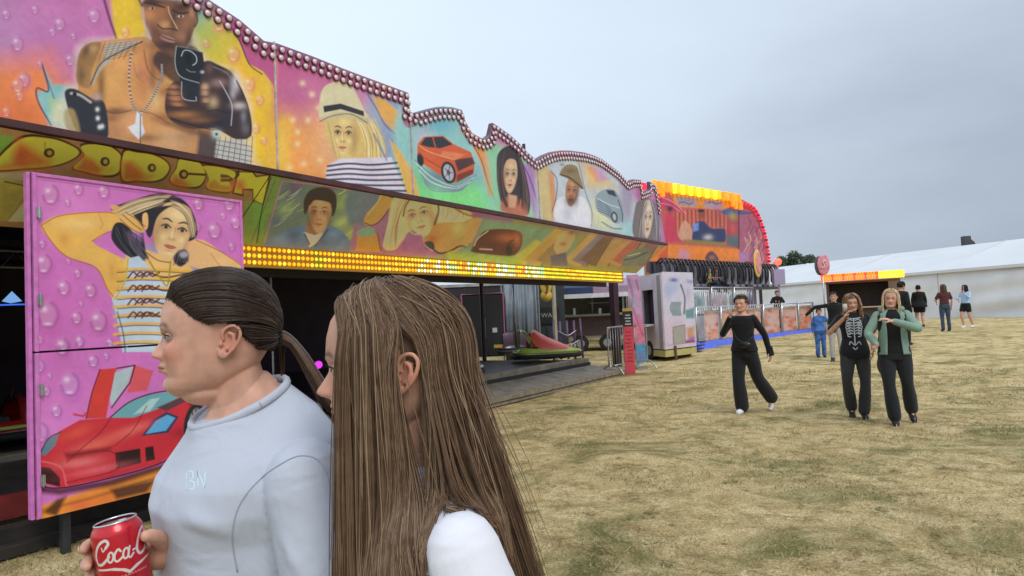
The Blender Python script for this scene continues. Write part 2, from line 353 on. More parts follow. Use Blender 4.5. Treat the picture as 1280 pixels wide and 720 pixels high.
# ------------------------------------------------------------ ground
def grass_ground():
    xs = list(np.concatenate([np.linspace(-300, -22, 10), np.arange(-20, 26, .5), np.linspace(28, 300, 10)]))
    ys = list(np.concatenate([np.linspace(-60, -4, 6), np.arange(-3, 50, .5), np.linspace(55, 900, 12)]))
    v = []
    for y in ys:
        for x in xs:
            z = terrain(x, y)
            if -20 < x < 25 and -3 < y < 50: z += .02*noise.noise(Vector((x*.7, y*.7, 0)))
            v.append((x, y, z))
    nx = len(xs); f = [(j*nx+i, j*nx+i+1, (j+1)*nx+i+1, (j+1)*nx+i) for j in range(len(ys)-1) for i in range(nx-1)]
    me = bpy.data.meshes.new('ground'); me.from_pydata(v, [], f)
    m = bpy.data.materials.new('dry_grass_ground'); m.use_nodes = True; t = m.node_tree; b = t.nodes['Principled BSDF']; N = t.nodes.new; K = t.links.new
    b.inputs['Roughness'].default_value = .95; b.inputs['Specular IOR Level'].default_value = .15
    tc = N('ShaderNodeTexCoord')
    def nz(scale, det=8, rough=.6, vec=None, dist=0):
        n = N('ShaderNodeTexNoise'); n.inputs['Scale'].default_value = scale; n.inputs['Detail'].default_value = det; n.inputs['Roughness'].default_value = rough; n.inputs['Distortion'].default_value = dist
        K(vec or tc.outputs['Object'], n.inputs['Vector']); return n.outputs['Fac']
    def ramp(fac, *st):
        r = N('ShaderNodeValToRGB'); K(fac, r.inputs[0]); e = r.color_ramp.elements
        e[0].position, e[0].color = st[0][0], (*st[0][1], 1); e[1].position, e[1].color = st[-1][0], (*st[-1][1], 1)
        for p, c in st[1:-1]: x = e.new(p); x.color = (*c, 1)
        return r.outputs[0]
    def mx(fac, a, bb, mode='MIX'):
        q = N('ShaderNodeMix'); q.data_type = 'RGBA'; q.blend_type = mode
        if isinstance(fac, float): q.inputs[0].default_value = fac
        else: K(fac, q.inputs[0])
        for i, s in ((6, a), (7, bb)):
            if isinstance(s, tuple): q.inputs[i].default_value = (*s, 1)
            else: K(s, q.inputs[i])
        return q.outputs[2]
    straw = ramp(nz(3.5, 12, .72, dist=.6), (.30, (.31, .225, .105)), (.44, (.57, .44, .22)), (.57, (.75, .605, .335)), (.72, (.84, .72, .45)))
    fine = ramp(nz(55, 9, .85), (.34, (.22, .22, .20)), (.5, (.86, .84, .80)), (.63, (1.55, 1.48, 1.36)))
    c = mx(1.0, straw, fine, 'MULTIPLY')
    g1 = ramp(nz(.9, 11, .72, dist=.8), (.495, (0, 0, 0)), (.63, (1, 1, 1)))
    c = mx(g1, c, mx(1.0, (.23, .22, .085), fine, 'MULTIPLY'))
    g2 = ramp(nz(4.5, 9, .75), (.565, (0, 0, 0)), (.64, (.85, .85, .85)))
    c = mx(g2, c, mx(1.0, (.135, .135, .05), fine, 'MULTIPLY'))
    br = ramp(nz(2.2, 10, .78, dist=1.2), (.55, (0, 0, 0)), (.66, (.75, .75, .75)))
    c = mx(br, c, mx(1.0, (.24, .145, .065), fine, 'MULTIPLY'))
    mp = N('ShaderNodeMapping'); mp.inputs['Scale'].default_value = (1.1, .22, 1); mp.inputs['Rotation'].default_value = (0, 0, -.25); K(tc.outputs['Object'], mp.inputs[0])
    tr = ramp(nz(1.3, 6, .6, mp.outputs[0]), (.50, (1, 1, 1)), (.66, (.80, .80, .76)))
    c = mx(1.0, c, tr, 'MULTIPLY')
    K(c, b.inputs['Base Color'])
    bp = N('ShaderNodeBump'); bp.inputs['Strength'].default_value = .9; bp.inputs['Distance'].default_value = .025
    K(nz(60, 8, .8), bp.inputs['Height']); K(bp.outputs[0], b.inputs['Normal'])
    o = link('ground', me, m, None, True); tag(o, kind='structure')
    # short dry blades where the ground is near enough to show them: ONE object
    rs = np.random.RandomState(3); V = []; Fc = []; MI = []; k = 0
    n = 0
    while n < 150000:
        x = rs.uniform(-5.5, 9); y = rs.uniform(1.6, 16)
        d = math.hypot(x, y)
        if rs.rand() > (2.6/max(d, 2.6))**1.35: continue
        if x < -4.9 or (y < 2.2 and abs(x) > 3): pass
        n += 1
        gmask = noise.noise(Vector((x*1.1, y*1.1, 4)))+.5*noise.noise(Vector((x*3.7, y*3.7, 9)))
        if gmask < -.05 and rs.rand() < .5: continue
        h = rs.uniform(.008, .024)*(1.25 if gmask > .15 else .9)*(1+.05*d); w = rs.uniform(.0006, .0012)*(1+.25*d)
        a = rs.uniform(0, 6.28); ln = rs.uniform(.6, 2.2)*h; la = rs.uniform(0, 6.28)
        ca, sa = math.cos(a)*w, math.sin(a)*w; z = terrain(x, y)-.004; dx, dy = math.cos(la)*ln, math.sin(la)*ln
        V += [(x-ca, y-sa, z), (x+ca, y+sa, z), (x+dx*.45+ca*.7, y+dy*.45+sa*.7, z+h*.7), (x+dx*.45-ca*.7, y+dy*.45-sa*.7, z+h*.7), (x+dx, y+dy, z+h)]
        Fc += [(k, k+1, k+2, k+3), (k+3, k+2, k+4)]; k += 5
        g = 1 if (gmask > .22 and rs.rand() < .65) else (2 if rs.rand() < .3 else 0)
        MI += [g, g]
    me = bpy.data.meshes.new('grass'); me.from_pydata(V, [], Fc); me.polygons.foreach_set('material_index', MI)
    o = link('grass', me, [mat('straw_blade', (.50, .38, .19), .8, var=.3, vscale=2), mat('green_blade', (.14, .15, .045), .8, var=.3, vscale=2), mat('brown_blade', (.26, .17, .08), .8, var=.3, vscale=2)])
    tag(o, 'short dry straw coloured grass with green tufts on the field', 'grass', kind='stuff')
grass_ground()
# ------------------------------------------------------------ dodgem ride
WROOTS = {}
_link0 = link
def link(name, me, m, parent=None, smooth=False):
    o = _link0(name, me, m, parent, smooth)
    if parent is not None and parent.name in WROOTS: o.matrix_parent_inverse = WROOTS[parent.name]
    return o
def wthing(name, label, cat, loc, group=None):
    """a thing whose parts are modelled in place, in world coordinates"""
    t = thing(name, label, cat, loc, 0, group); WROOTS[t.name] = Matrix.Translation(Vector(loc)).inverted(); return t
XF, XS = -5.2, -5.92
ride = wthing('dodgem_ride', 'long airbrushed dodgem ride with scalloped lamp edged mural fascia and open dark floor', 'fairground ride', (-8.5, 8.0, 0))
zb = onX(200, 150+.1845*200, XF).z
y0 = onX(-170, 120, XF).y; y1 = onX(832, 303, XF).y
TOP = 2.6
fp = Paint((XF, y0, zb), (0, 1, 0), (0, 0, 1), y1-y0+.05, TOP, 235, (205, 120, 180))
def paint_facade(p):
    rs = random.Random(5)
    # grounds, left to right
    p.blob(60, 40, 130, 60, (205, 122, 185), .95); p.blob(-120, 60, 120, 120, (120, 170, 200), .8)
    a = zc(0, 0, 3.131)
    p.poly([(-200, 95), (60, 70), (130, 170), (120, 190), (-200, 140)], (243, 138, 70), 22, .95)
    p.poly([(-200, 120), (40, 130), (60, 175), (-200, 140)], (238, 120, 60), 12, .6)
    p.poly(a(410, -200, 800, -260, 1085, 200, 1200, 700, 900, 700, 450, 160), (240, 200, 50), 3, 1)
    p.blob(245, 5, 34, 44, (110, 182, 200), 1); p.blob(260, 45, 28, 30, (175, 195, 90), .85); p.blob(300, 120, 26, 50, (243, 180, 45), .9); p.blob(322, 175, 16, 40, (248, 205, 30), .9)
    p.blob(278, 60, 22, 30, (215, 195, 60), .8)
    p.line(a(400, -30, 425, 60, 455, 150), 3.2, (100, 40, 90), 1.2, .9)
    # pink shoulder of the top edge
    p.poly(a(780, -250, 860, 40, 885, 100, 930, 150, 975, 250, 1030, 280, 1075, 340, 1075, 120, 1000, -300), (196, 92, 145), 1, 1)
    p.line(a(845, 20, 870, 95, 905, 105, 940, 165, 975, 250, 1025, 290), 1.6, (60, 30, 60), .7, .9)
    # panel beside the seam: pink to orange, then a pale blue
    p.poly([(343, 40), (430, 85), (420, 130), (343, 150)], (205, 95, 150), 6, 1)
    p.poly([(343, 150), (430, 135), (430, 260), (343, 230)], (248, 160, 80), 22, 1)
    p.blob(352, 190, 14, 50, (250, 205, 80), .9); p.blob(395, 185, 28, 34, (248, 170, 95), .8); p.blob(385, 110, 36, 26, (205, 120, 165), .7)
    p.poly([(465, 105), (512, 120), (512, 250), (440, 240), (455, 150)], (130, 160, 200), 8, .95)
    p.poly(zc(330, 40, 3.131)(425, 250, 470, 262, 560, 340, 540, 415, 500, 380, 455, 330), (232, 170, 70), 1.5, 1)
    p.line(zc(330, 40, 3.131)(400, 235, 440, 300, 480, 370, 545, 415, 560, 400), 1.6, (90, 60, 120), .7, .9)
    p.line(zc(330, 40, 3.131)(500, 420, 520, 470, 545, 560, 575, 640), 2, (120, 60, 60), .8, .8)
    p.poly([(343, 40), (440, 85), (512, 100), (512, 128), (430, 100), (343, 66)], (180, 85, 130), 2, .8)
    p.poly([(405, 70), (480, 95), (515, 116), (515, 128), (480, 112), (420, 92)], (200, 140, 90), 2, .6)
    # green / blue vehicle panel
    p.poly([(508, 100), (600, 120), (640, 330), (490, 260), (492, 160)], (150, 205, 205), 5, 1)
    p.poly([(520, 205), (560, 215), (600, 230), (640, 300), (500, 260)], (135, 225, 140), 10, .95)
    p.blob(548, 155, 24, 14, (105, 175, 200), .85); p.blob(572, 250, 30, 14, (140, 235, 140), .8); p.blob(530, 175, 12, 20, (205, 190, 215), .7)
    p.poly(zc(330, 40, 3.131)(490, 420, 530, 460, 590, 560, 610, 650, 560, 640, 530, 540), (240, 185, 80), 1.5, .95)
    p.poly(zc(330, 40, 3.131)(770, 300, 800, 350, 860, 430, 890, 520, 905, 650, 880, 640, 850, 520, 810, 430), (235, 150, 70), 1.5, .95)
    p.line(zc(330, 40, 3.131)(810, 430, 850, 500, 880, 600, 905, 660), 1.4, (120, 60, 50), .6, .8)
    # dark haired portrait panel
    p.poly([(605, 170), (662, 200), (690, 330), (620, 290)], (150, 210, 170), 5, .95); p.blob(648, 260, 12, 30, (225, 205, 190), .7)
    p.poly(zc(560, 160, 4)(370, 170, 420, 190, 470, 470, 440, 460, 400, 330), (178, 130, 190), 2, .95)
    p.line(zc(560, 160, 4)(365, 170, 400, 230, 440, 350, 455, 450), 1.6, (90, 60, 140), .6, .8)
    # pale blue arch
    p.poly([(672, 195), (760, 195), (800, 260), (830, 320), (670, 300)], (196, 205, 215), 4, 1)
    q = zc(560, 160, 4)
    p.poly(q(440, 210, 500, 180, 530, 480, 470, 470), (215, 190, 120), 3, .9); p.poly(q(500, 210, 530, 230, 545, 420, 520, 470), (225, 150, 80), 1.5, .9)
    p.line(q(515, 215, 545, 260, 540, 350, 520, 420), 1.3, (90, 80, 130), .6, .8)
    p.poly(q(660, 175, 740, 200, 840, 300, 700, 300), (225, 190, 120), 6, .9); p.poly(q(690, 190, 720, 190, 800, 260, 740, 270), (235, 150, 90), 2, .8)
    p.poly(q(730, 200, 780, 210, 800, 250, 760, 270), (200, 160, 210), 3, .8); p.poly(q(860, 280, 930, 320, 910, 470, 860, 500), (165, 150, 185), 4, .9)
    p.blob(752, 268, 22, 26, (225, 222, 160), .8); p.blob(790, 285, 18, 12, (150, 215, 215), .8); p.blob(700, 285, 10, 10, (235, 235, 240), .8)
    p.line(q(655, 180, 690, 330, 720, 420, 715, 490), 1.2, (90, 90, 140), .6, .7)
    # ---------------- splash and drops on the left
    p.poly(a(165, 250, 205, 330, 240, 330, 300, 345, 330, 520, 190, 490, 140, 365, 190, 350), (140, 190, 195), 1.5, 1)
    p.poly(a(190, 380, 250, 400, 260, 500, 200, 470), (170, 200, 130), 5, .8)
    p.line(a(165, 252, 190, 355, 145, 345, 150, 400, 200, 490), 2, (70, 50, 90), .7, .9); p.line(a(165, 252, 212, 385), 1.2, (70, 60, 100), .6, .8)
    for (x, y, r) in ((75, 30, 8), (30, 100, 9), (88, 75, 7), (66, 40, 5), (92, 45, 4), (118, 20, 9), (22, 55, 9), (50, 80, 4), (108, 62, 4), (8, 18, 6), (44, 12, 5), (-20, 70, 10), (-40, 20, 8)):
        p.bubble(x, y, r, (170, 80, 150), (240, 210, 240))
    for (x, y, r) in ((22, 107, 9), (25, 120, 6), (8, 140, 6)): p.bubble(x, y, r, (215, 90, 80), (255, 220, 210))
    for (x, y, r) in ((292, 68, 9), (258, 54, 5), (312, 105, 8), (325, 125, 6), (320, 160, 6), (157, 40, 6), (330, 175, 5), (274, 30, 9)):
        p.bubble(x, y, r, (225, 120, 90), (250, 225, 190))
    for (x, y) in ((372, 165), (372, 180), (385, 150), (398, 135), (362, 210), (400, 200), (410, 215), (380, 205), (366, 150), (390, 118), (378, 104), (405, 120), (415, 150)):
        p.blob(x, y, 4, 4, (255, 225, 170), .75)
    # ---------------- the large painted man
    m = zc(60, 50, 4.5)
    p.poly(m(95, 270, 150, 230, 150, 60, 215, 0, 330, -10, 500, -10, 600, -60, 800, -60, 900, 110, 1050, 170, 1140, 330, 1160, 640, 1130, 760, 90, 560), (238, 222, 205), 5, .55, True)
    p.poly(m(170, 250, 165, 120, 190, 50, 240, 15, 330, 0, 540, -20, 700, 30, 740, 200, 780, 260, 900, 420, 930, 600, 930, 760, 150, 600), (214, 152, 92), 1, 1)
    p.poly(m(165, 240, 165, 120, 190, 50, 245, 15, 300, 20, 270, 110, 245, 180, 240, 270), (160, 118, 72), 1.5, 1, True)
    p.blob(*m(215, 60)[0], 5, 10, (85, 62, 48), .75, .4); p.blob(*m(190, 200)[0], 5, 12, (70, 52, 42), .6); p.blob(*m(255, 50)[0], 5, 6, (205, 165, 110), .7)
    for (x, y, rx, ry, c, al) in ((330, 250, 22, 22, (232, 176, 100), .9), (420, 120, 20, 12, (228, 168, 100), .7), (540, 200, 10, 28, (205, 120, 80), .7), (590, 180, 6, 26, (110, 65, 50), .7),
                                  (300, 250, 6, 30, (120, 78, 50), .8), (410, 400, 26, 5, (100, 62, 44), .85), (350, 440, 18, 7, (130, 85, 70), .7), (470, 470, 14, 26, (225, 165, 120), .8), (580, 470, 20, 8, (225, 160, 100), .8),
                                  (590, 550, 26, 5, (120, 72, 48), .75), (700, 560, 24, 16, (222, 176, 130), .8), (600, 330, 9, 22, (232, 190, 130), .8), (640, 440, 18, 8, (150, 95, 60), .8), (690, 240, 12, 9, (220, 165, 90), .85), (640, 170, 8, 14, (90, 55, 45), .6),
                                  (700, 290, 20, 6, (120, 70, 60), .8), (790, 540, 20, 14, (170, 125, 95), .7), (360, 510, 20, 10, (190, 130, 100), .7), (500, 160, 14, 8, (215, 140, 100), .5)):
        p.blob(*m(x, y)[0], rx, ry, c, al)
    # head
    h = zc(150, 0, 6)
    p.poly(h(150, -80, 160, 60, 185, 180, 230, 290, 320, 390, 430, 420, 500, 350, 545, 250, 575, 140, 575, 40, 560, -90), (140, 92, 66), 1, 1, True)
    p.poly(h(290, 380, 420, 420, 520, 340, 600, 420, 480, 640, 330, 560, 250, 470), (70, 46, 40), 2, .9, True)
    for (x, y, rx, ry, c, al) in ((220, 110, 12, 9, (214, 148, 98), .9), (330, 190, 9, 7, (222, 160, 108), .9), (300, 70, 10, 12, (190, 120, 78), .7), (250, 10, 18, 7, (60, 36, 28), .9), (460, 60, 12, 8, (58, 36, 30), .85), (440, 110, 9, 7, (105, 66, 52), .8),
                                  (500, 170, 7, 12, (170, 118, 88), .7), (360, 340, 26, 10, (52, 34, 32), .85), (270, 240, 8, 8, (110, 70, 56), .7), (460, 270, 9, 7, (180, 130, 100), .6), (520, 290, 5, 14, (60, 40, 38), .7), (400, 150, 4, 14, (72, 42, 34), .75), (540, 90, 4, 9, (205, 160, 130), .6), (210, 250, 4, 12, (190, 160, 150), .6), (330, 440, 20, 8, (60, 42, 42), .7)):
        p.blob(*h(x, y)[0], rx, ry, c, al)
    p.line(h(190, 20, 250, 30, 330, 55), 2.2, (35, 22, 20), .8, .9); p.line(h(395, 75, 450, 100, 510, 95), 2.2, (40, 26, 24), .8, .9); p.oval(*h(455, 122)[0], 4, 1.6, (230, 215, 205), .5, .75); p.oval(*h(458, 122)[0], 1.5, 1.5, (25, 16, 15), .4, 1)
    p.oval(*h(240, 62)[0], 4, 1.4, (215, 190, 170), .5, .6); p.oval(*h(244, 62)[0], 1.4, 1.4, (25, 16, 15), .4, 1)
    p.line(h(280, 185, 320, 215, 380, 215, 425, 225), 1.8, (60, 32, 26), .8, .9); p.line(h(360, 50, 375, 110, 430, 215), 1.4, (238, 200, 160), .8, .7)
    p.poly(h(300, 260, 350, 265, 410, 295, 405, 320, 350, 312, 310, 290), (176, 124, 120), .8, .95, True); p.line(h(295, 262, 350, 288, 410, 305), 1.3, (50, 30, 32), .5, .9)
    p.poly(h(140, -80, 560, -80, 570, 20, 500, 20, 330, -10, 200, -20, 160, 20), (190, 178, 172), 1.5, 1); p.line(h(230, -10, 330, 5, 470, 25, 560, 60), 2, (120, 105, 100), .8, .8)
    p.line(h(575, 110, 580, 160, 560, 200), 2.5, (90, 58, 48), .8, .9); p.line(h(170, 60, 185, 180, 230, 290), 3, (220, 200, 195), 1, .6)
    # arms, pistol, sleeves
    p.poly(m(700, 240, 770, 220, 880, 120, 960, 140, 1040, 190, 1100, 300, 1140, 440, 1140, 540, 1060, 560, 940, 500, 800, 500, 700, 460, 660, 400, 665, 300), (62, 44, 46), 1, 1, True)
    for (x, y, rx, ry, c, al) in ((930, 350, 7, 8, (195, 165, 130), .9), (960, 240, 11, 6, (165, 130, 125), .8), (1055, 240, 6, 12, (215, 205, 210), .9), (1075, 370, 10, 5, (210, 195, 195), .85), (880, 270, 4, 6, (190, 150, 130), .8), (760, 420, 20, 5, (185, 125, 70), .8), (850, 450, 18, 4, (140, 95, 60), .8),
                                  (1000, 440, 12, 14, (48, 46, 58), .9), (1110, 500, 6, 8, (120, 110, 120), .7), (910, 160, 5, 8, (120, 90, 80), .7), (1000, 320, 8, 8, (55, 40, 44), .8), (720, 320, 7, 5, (190, 115, 90), .8), (730, 370, 12, 5, (60, 34, 30), .8), (1010, 180, 8, 4, (110, 80, 76), .7)):
        p.blob(*m(x, y)[0], rx, ry, c, al)
    p.line(m(965, 230, 1000, 290, 1035, 370, 1030, 480), 1.4, (190, 190, 205), .6, .8); p.line(m(1060, 230, 1110, 330, 1140, 440, 1140, 540), 1.6, (40, 34, 44), .7, .9)
    p.poly(m(850, 510, 960, 545, 940, 740, 830, 700), (52, 54, 66), 3, .9); p.poly(m(640, 470, 700, 460, 930, 510, 930, 560, 800, 530), (105, 70, 46), 3, .7)
    p.poly(m(720, 35, 870, 70, 880, 140, 850, 240, 740, 210, 712, 150), (26, 32, 38), .7, 1); p.poly(m(740, 200, 860, 240, 850, 345, 755, 330), (34, 38, 46), .7, 1)
    p.line(m(722, 35, 715, 130, 745, 205, 850, 242), 1.1, (170, 178, 186), .5, .9); p.line(m(722, 35, 800, 45, 872, 72), 1.1, (120, 130, 140), .5, .8); p.line(m(752, 235, 758, 325, 830, 342, 832, 320), 1.1, (180, 186, 192), .5, .9)
    p.line(m(750, 90, 765, 60, 800, 62, 832, 90, 835, 125, 815, 142), 1.2, (196, 204, 210), .5, .9); p.oval(*m(790, 105)[0], 5, 7, (14, 16, 20), .6); p.line(m(780, 165, 800, 178, 830, 180), 1, (150, 156, 160), .5, .8); p.blob(*m(868, 180)[0], 2.5, 2, (220, 225, 230), .8)
    for (x, y) in ((700, 262), (706, 296), (716, 330), (728, 362)): p.blob(*m(x, y)[0], 9, 3.4, (196, 132, 92), .85, .15); p.line(m(x-35, y+14, x, y+18, x+36, y+14), 1.2, (48, 26, 24), .5, .85)
    for (x, y) in ((885, 262), (884, 300), (888, 340)): p.blob(*m(x, y)[0], 5, 4, (206, 160, 130), .8); p.line(m(x-18, y+18, x+16, y+20), 1, (40, 24, 26), .5, .8)
    p.line(m(690, 440, 780, 470, 900, 500, 960, 505), 2, (30, 22, 26), .8, .8); p.line(m(900, 400, 960, 395, 1010, 410), 1.6, (28, 24, 32), .8, .8); p.line(m(930, 150, 1010, 190, 1050, 260), 1.4, (150, 140, 146), .8, .6); p.blob(*m(1040, 300)[0], 4, 8, (190, 184, 196), .7); p.blob(*m(1100, 430)[0], 4, 9, (150, 150, 166), .6); p.blob(*m(960, 470)[0], 10, 4, (36, 36, 48), .8)
    p.line(m(540, 60, 560, 160, 600, 210, 640, 230), 1.6, (120, 66, 44), .9, .7); p.line(m(480, 120, 500, 200, 540, 240), 1.2, (150, 90, 60), .8, .5); p.blob(*m(520, 190)[0], 7, 4, (150, 110, 96), .5); p.blob(*m(590, 250)[0], 5, 9, (150, 84, 60), .5); p.line(m(300, 390, 380, 412, 470, 395), 1.6, (90, 52, 36), .9, .7); p.line(m(520, 400, 600, 420, 680, 470), 1.6, (110, 64, 42), .9, .6)
    # left glove
    p.poly(m(95, 290, 150, 275, 250, 330, 320, 360, 330, 560, 180, 530, 130, 440, 110, 380), (44, 46, 56), 1, 1, True)
    p.poly(m(100, 390, 150, 400, 180, 530, 110, 500, 90, 440), (176, 150, 96), 2, .8, True); p.line(m(130, 300, 180, 310, 240, 350), 3, (205, 195, 200), 1, .85)
    for (x, y) in ((278, 390), (280, 440), (290, 490), (305, 486)): p.blob(*m(x, y)[0], 2.6, 3, (240, 242, 246), .95)
    p.blob(*m(275, 320)[0], 6, 5, (190, 170, 180), .8); p.oval(*m(150, 305)[0], 2.6, 2.6, (20, 20, 24), .5)
    # mesh vest straps, chain, cross
    p.poly(m(235, 250, 270, 170, 310, 100, 320, 20, 520, 0, 470, 45, 380, 90, 290, 180, 250, 255), (186, 178, 166), 1.2, .9)
    for k in range(7):
        t = k/6; p.line(m(320+30*k, 15, 285+28*k, 110), .7, (70, 60, 56), .5, .8); p.line(m(310, 30+14*k, 500, 5+12*k), .6, (70, 60, 56), .5, .7)
    p.line(m(240, 250, 300, 130, 420, 60, 530, 10), 1.8, (60, 54, 56), .7, .9)
    for ch in (m(470, 70, 455, 200, 470, 340, 500, 400, 520, 410), m(640, 140, 640, 200, 620, 260, 580, 340, 530, 410)):
        P_ = cr(ch, 12)
        for k, pt in enumerate(P_): p.oval(pt[0], pt[1], 1.5, 1.1, (70, 66, 72), .5, .9) if k % 2 else p.oval(pt[0], pt[1], 1.3, 1.0, (200, 196, 200), .5, .9)
    p.poly(m(500, 400, 530, 430, 530, 470, 545, 520, 510, 560, 470, 520, 450, 490, 490, 470), (222, 226, 236), 1, .95); p.line(m(520, 420, 520, 580), 1.6, (70, 76, 90), .6, .8)
    # net sleeve bottom right
    p.poly(m(950, 560, 1100, 560, 1155, 630, 1100, 760, 930, 740), (196, 196, 196), 1.5, .9)
    for k in range(8): p.line(m(940+30*k, 545, 900+34*k, 740), .8, (60, 60, 70), .5, .9); p.line(m(930, 560+26*k, 1150, 600+28*k), .8, (60, 60, 70), .5, .9)
    p.blob(*m(948, 530)[0], 6, 6, (190, 215, 225), .9); p.oval(*m(948, 530)[0], 2, 2, (70, 110, 120), .6)
    # ---------------- hat portrait
    b = zc(330, 40, 3.131)
    p.blob(*b(330, 400)[0], 42, 50, (245, 225, 200), .55)
    p.poly(b(235, 215, 330, 200, 390, 300, 400, 340, 240, 335, 215, 320), (226, 214, 176), .8, 1, True)
    p.poly(b(235, 360, 290, 320, 380, 330, 420, 400, 450, 500, 420, 560, 300, 500, 250, 420), (228, 196, 120), 1.5, 1, True)
    p.face(*b(315, 405)[0], 17, 27, (228, 196, 130), (150, 105, 60), .05, -.4, (196, 110, 100))
    p.strands(b(360, 330, 395, 420, 400, 520), b(430, 340, 470, 430, 480, 560), 46, [(240, 216, 140), (205, 165, 90), (250, 235, 180)], 1.3, 4, .8, 2)
    p.strands(b(238, 350, 262, 430, 275, 500), b(262, 345, 282, 430, 300, 500), 14, [(235, 212, 150), (200, 165, 95)], 1, 2, .8, 3)
    p.poly(b(232, 290, 300, 280, 390, 310, 392, 330, 300, 302, 235, 315), (52, 50, 58), .7, 1)
    p.poly(b(215, 345, 260, 320, 340, 315, 410, 350, 405, 362, 330, 335, 250, 345), (214, 200, 160), .8, 1, True); p.line(b(218, 350, 270, 328, 340, 322, 405, 356), 1.3, (120, 105, 80), .6, .9)
    p.poly(b(250, 520, 300, 495, 500, 490, 560, 640, 240, 580), (226, 216, 232), 1, 1)
    for k in range(7): p.line(b(250-k*2, 525+k*18, 330, 515+k*20, 420, 520+k*20, 520+k*7, 512+k*22), 2.6, (58, 56, 84), .7, .95)
    p.line(b(430, 400, 460, 460, 480, 500), 2.4, (120, 130, 160), 1, .8)
    # ---------------- orange off-roader
    p.blob(*b(710, 560)[0], 36, 16, (95, 95, 150), .8)
    for k in range(7): p.line(b(590+k*6, 500+k*14, 660, 560+k*10, 750, 600+k*4, 830-k*8, 560+k*9), 1.2, rs.choice([(80, 80, 140), (210, 215, 235), (130, 120, 170)]), .6, .85)
    p.poly(b(600, 440, 625, 410, 700, 405, 745, 440, 810, 470, 825, 510, 820, 555, 745, 590, 690, 560, 620, 515, 600, 480), (214, 96, 52), .8, 1)
    p.poly(b(612, 440, 632, 412, 700, 410, 738, 440, 690, 455, 640, 450), (48, 50, 58), .7, 1); p.line(b(660, 410, 672, 452), 1.4, (200, 90, 50), .5, 1)
    p.poly(b(745, 500, 815, 490, 825, 515, 760, 545), (70, 50, 52), .8, .95); p.poly(b(700, 465, 790, 480, 750, 500, 690, 485), (236, 140, 90), 1.2, .8); p.poly(b(755, 560, 820, 535, 818, 555, 755, 588), (120, 50, 40), 1, .9)
    p.oval(*b(722, 550)[0], 9, 14, (38, 38, 46), .6, 1, -.25); p.oval(*b(722, 550)[0], 6.2, 10.5, (190, 190, 200), .6, 1, -.25); p.oval(*b(722, 550)[0], 2, 3.5, (60, 60, 70), .5, 1, -.25)
    for k in range(5): p.line([b(722, 550)[0], (b(722, 550)[0][0]+5*math.cos(k*1.256), b(722, 550)[0][1]+9*math.sin(k*1.256))], 1, (90, 90, 100), .4)
    p.oval(*b(612, 500)[0], 4, 8, (38, 38, 46), .6, 1, -.2); p.line(b(600, 440, 650, 470, 745, 500), 1, (250, 190, 150), .5, .7); p.line(b(605, 480, 690, 530), 1, (120, 45, 30), .5, .8)
    # ---------------- dark haired portrait
    p.poly(q(250, 130, 290, 92, 330, 100, 370, 160, 395, 260, 410, 360, 400, 430, 350, 400, 280, 400, 250, 300, 243, 200), (62, 48, 50), .9, 1, True)
    p.poly(q(280, 350, 350, 350, 390, 380, 395, 440, 270, 415), (196, 110, 80), 1.5, .95, True); p.poly(q(300, 330, 345, 340, 335, 400, 305, 395), (214, 165, 130), 1.2, 1)
    p.face(*q(312, 240)[0], 9.5, 20, (214, 176, 140), (110, 66, 50), .06, 0, (170, 60, 60))
    p.strands(q(255, 150, 250, 250, 270, 350, 290, 400), q(285, 110, 272, 230, 282, 330, 300, 390), 20, [(30, 24, 28), (100, 76, 70), (48, 36, 38)], 1, 2, .8, 4)
    p.strands(q(340, 120, 350, 230, 350, 330, 345, 380), q(370, 160, 395, 260, 410, 360, 405, 430), 26, [(30, 24, 28), (110, 84, 76), (48, 36, 38)], 1, 2, .8, 5)
    # ---------------- man in a brown hat, white tee
    p.poly(q(545, 360, 600, 340, 680, 350, 710, 420, 700, 500, 540, 460), (232, 230, 240), 1, 1, True); p.blob(*q(600, 430)[0], 8, 8, (190, 190, 215), .6)
    p.face(*q(620, 320)[0], 9, 17, (190, 130, 90), (80, 50, 36), .1, -.3, (140, 70, 60), eye=(25, 18, 18))
    p.blob(*q(615, 365)[0], 8, 7, (60, 40, 34), .8); p.poly(q(560, 230, 590, 185, 640, 190, 660, 240, 675, 300, 650, 295, 600, 255), (150, 126, 80), .8, 1, True); p.line(q(560, 232, 610, 250, 675, 302), 1.8, (50, 40, 34), .6, .9); p.blob(*q(610, 215)[0], 8, 4, (90, 74, 46), .6)
    p.blob(*q(570, 183)[0], 3, 2, (90, 80, 60), .7)
    # ---------------- silver car
    p.poly(q(740, 340, 790, 305, 840, 320, 870, 380, 878, 440, 850, 480, 800, 450, 745, 410), (150, 165, 176), .8, 1, True)
    p.poly(q(790, 310, 830, 312, 845, 345, 800, 330), (44, 54, 60), .7, 1); p.line(q(745, 350, 800, 380, 860, 400), 1, (220, 226, 230), .5, .9)
    for k in range(5): p.line(q(750, 365+k*12, 790, 385+k*11, 815, 410+k*9), 1, (60, 80, 96), .5, .8)
    p.oval(*q(832, 445)[0], 4, 7, (30, 34, 40), .6, 1, -.2); p.oval(*q(832, 445)[0], 2.2, 4.5, (180, 186, 190), .5, 1, -.2); p.line(q(770, 470, 820, 500, 870, 505), 1.6, (80, 100, 60), .7, .8); p.line(q(850, 360, 870, 420, 872, 470), 1.2, (40, 60, 70), .5, .9)
    # ---------------- long haired portrait at the end
    p.poly(q(935, 400, 960, 360, 1010, 355, 1050, 400, 1060, 520, 1055, 570, 930, 545), (120, 105, 104), 1, 1, True)
    p.face(*q(998, 455)[0], 7, 22, (214, 190, 165), (130, 95, 80), .05, .2, (150, 80, 80))
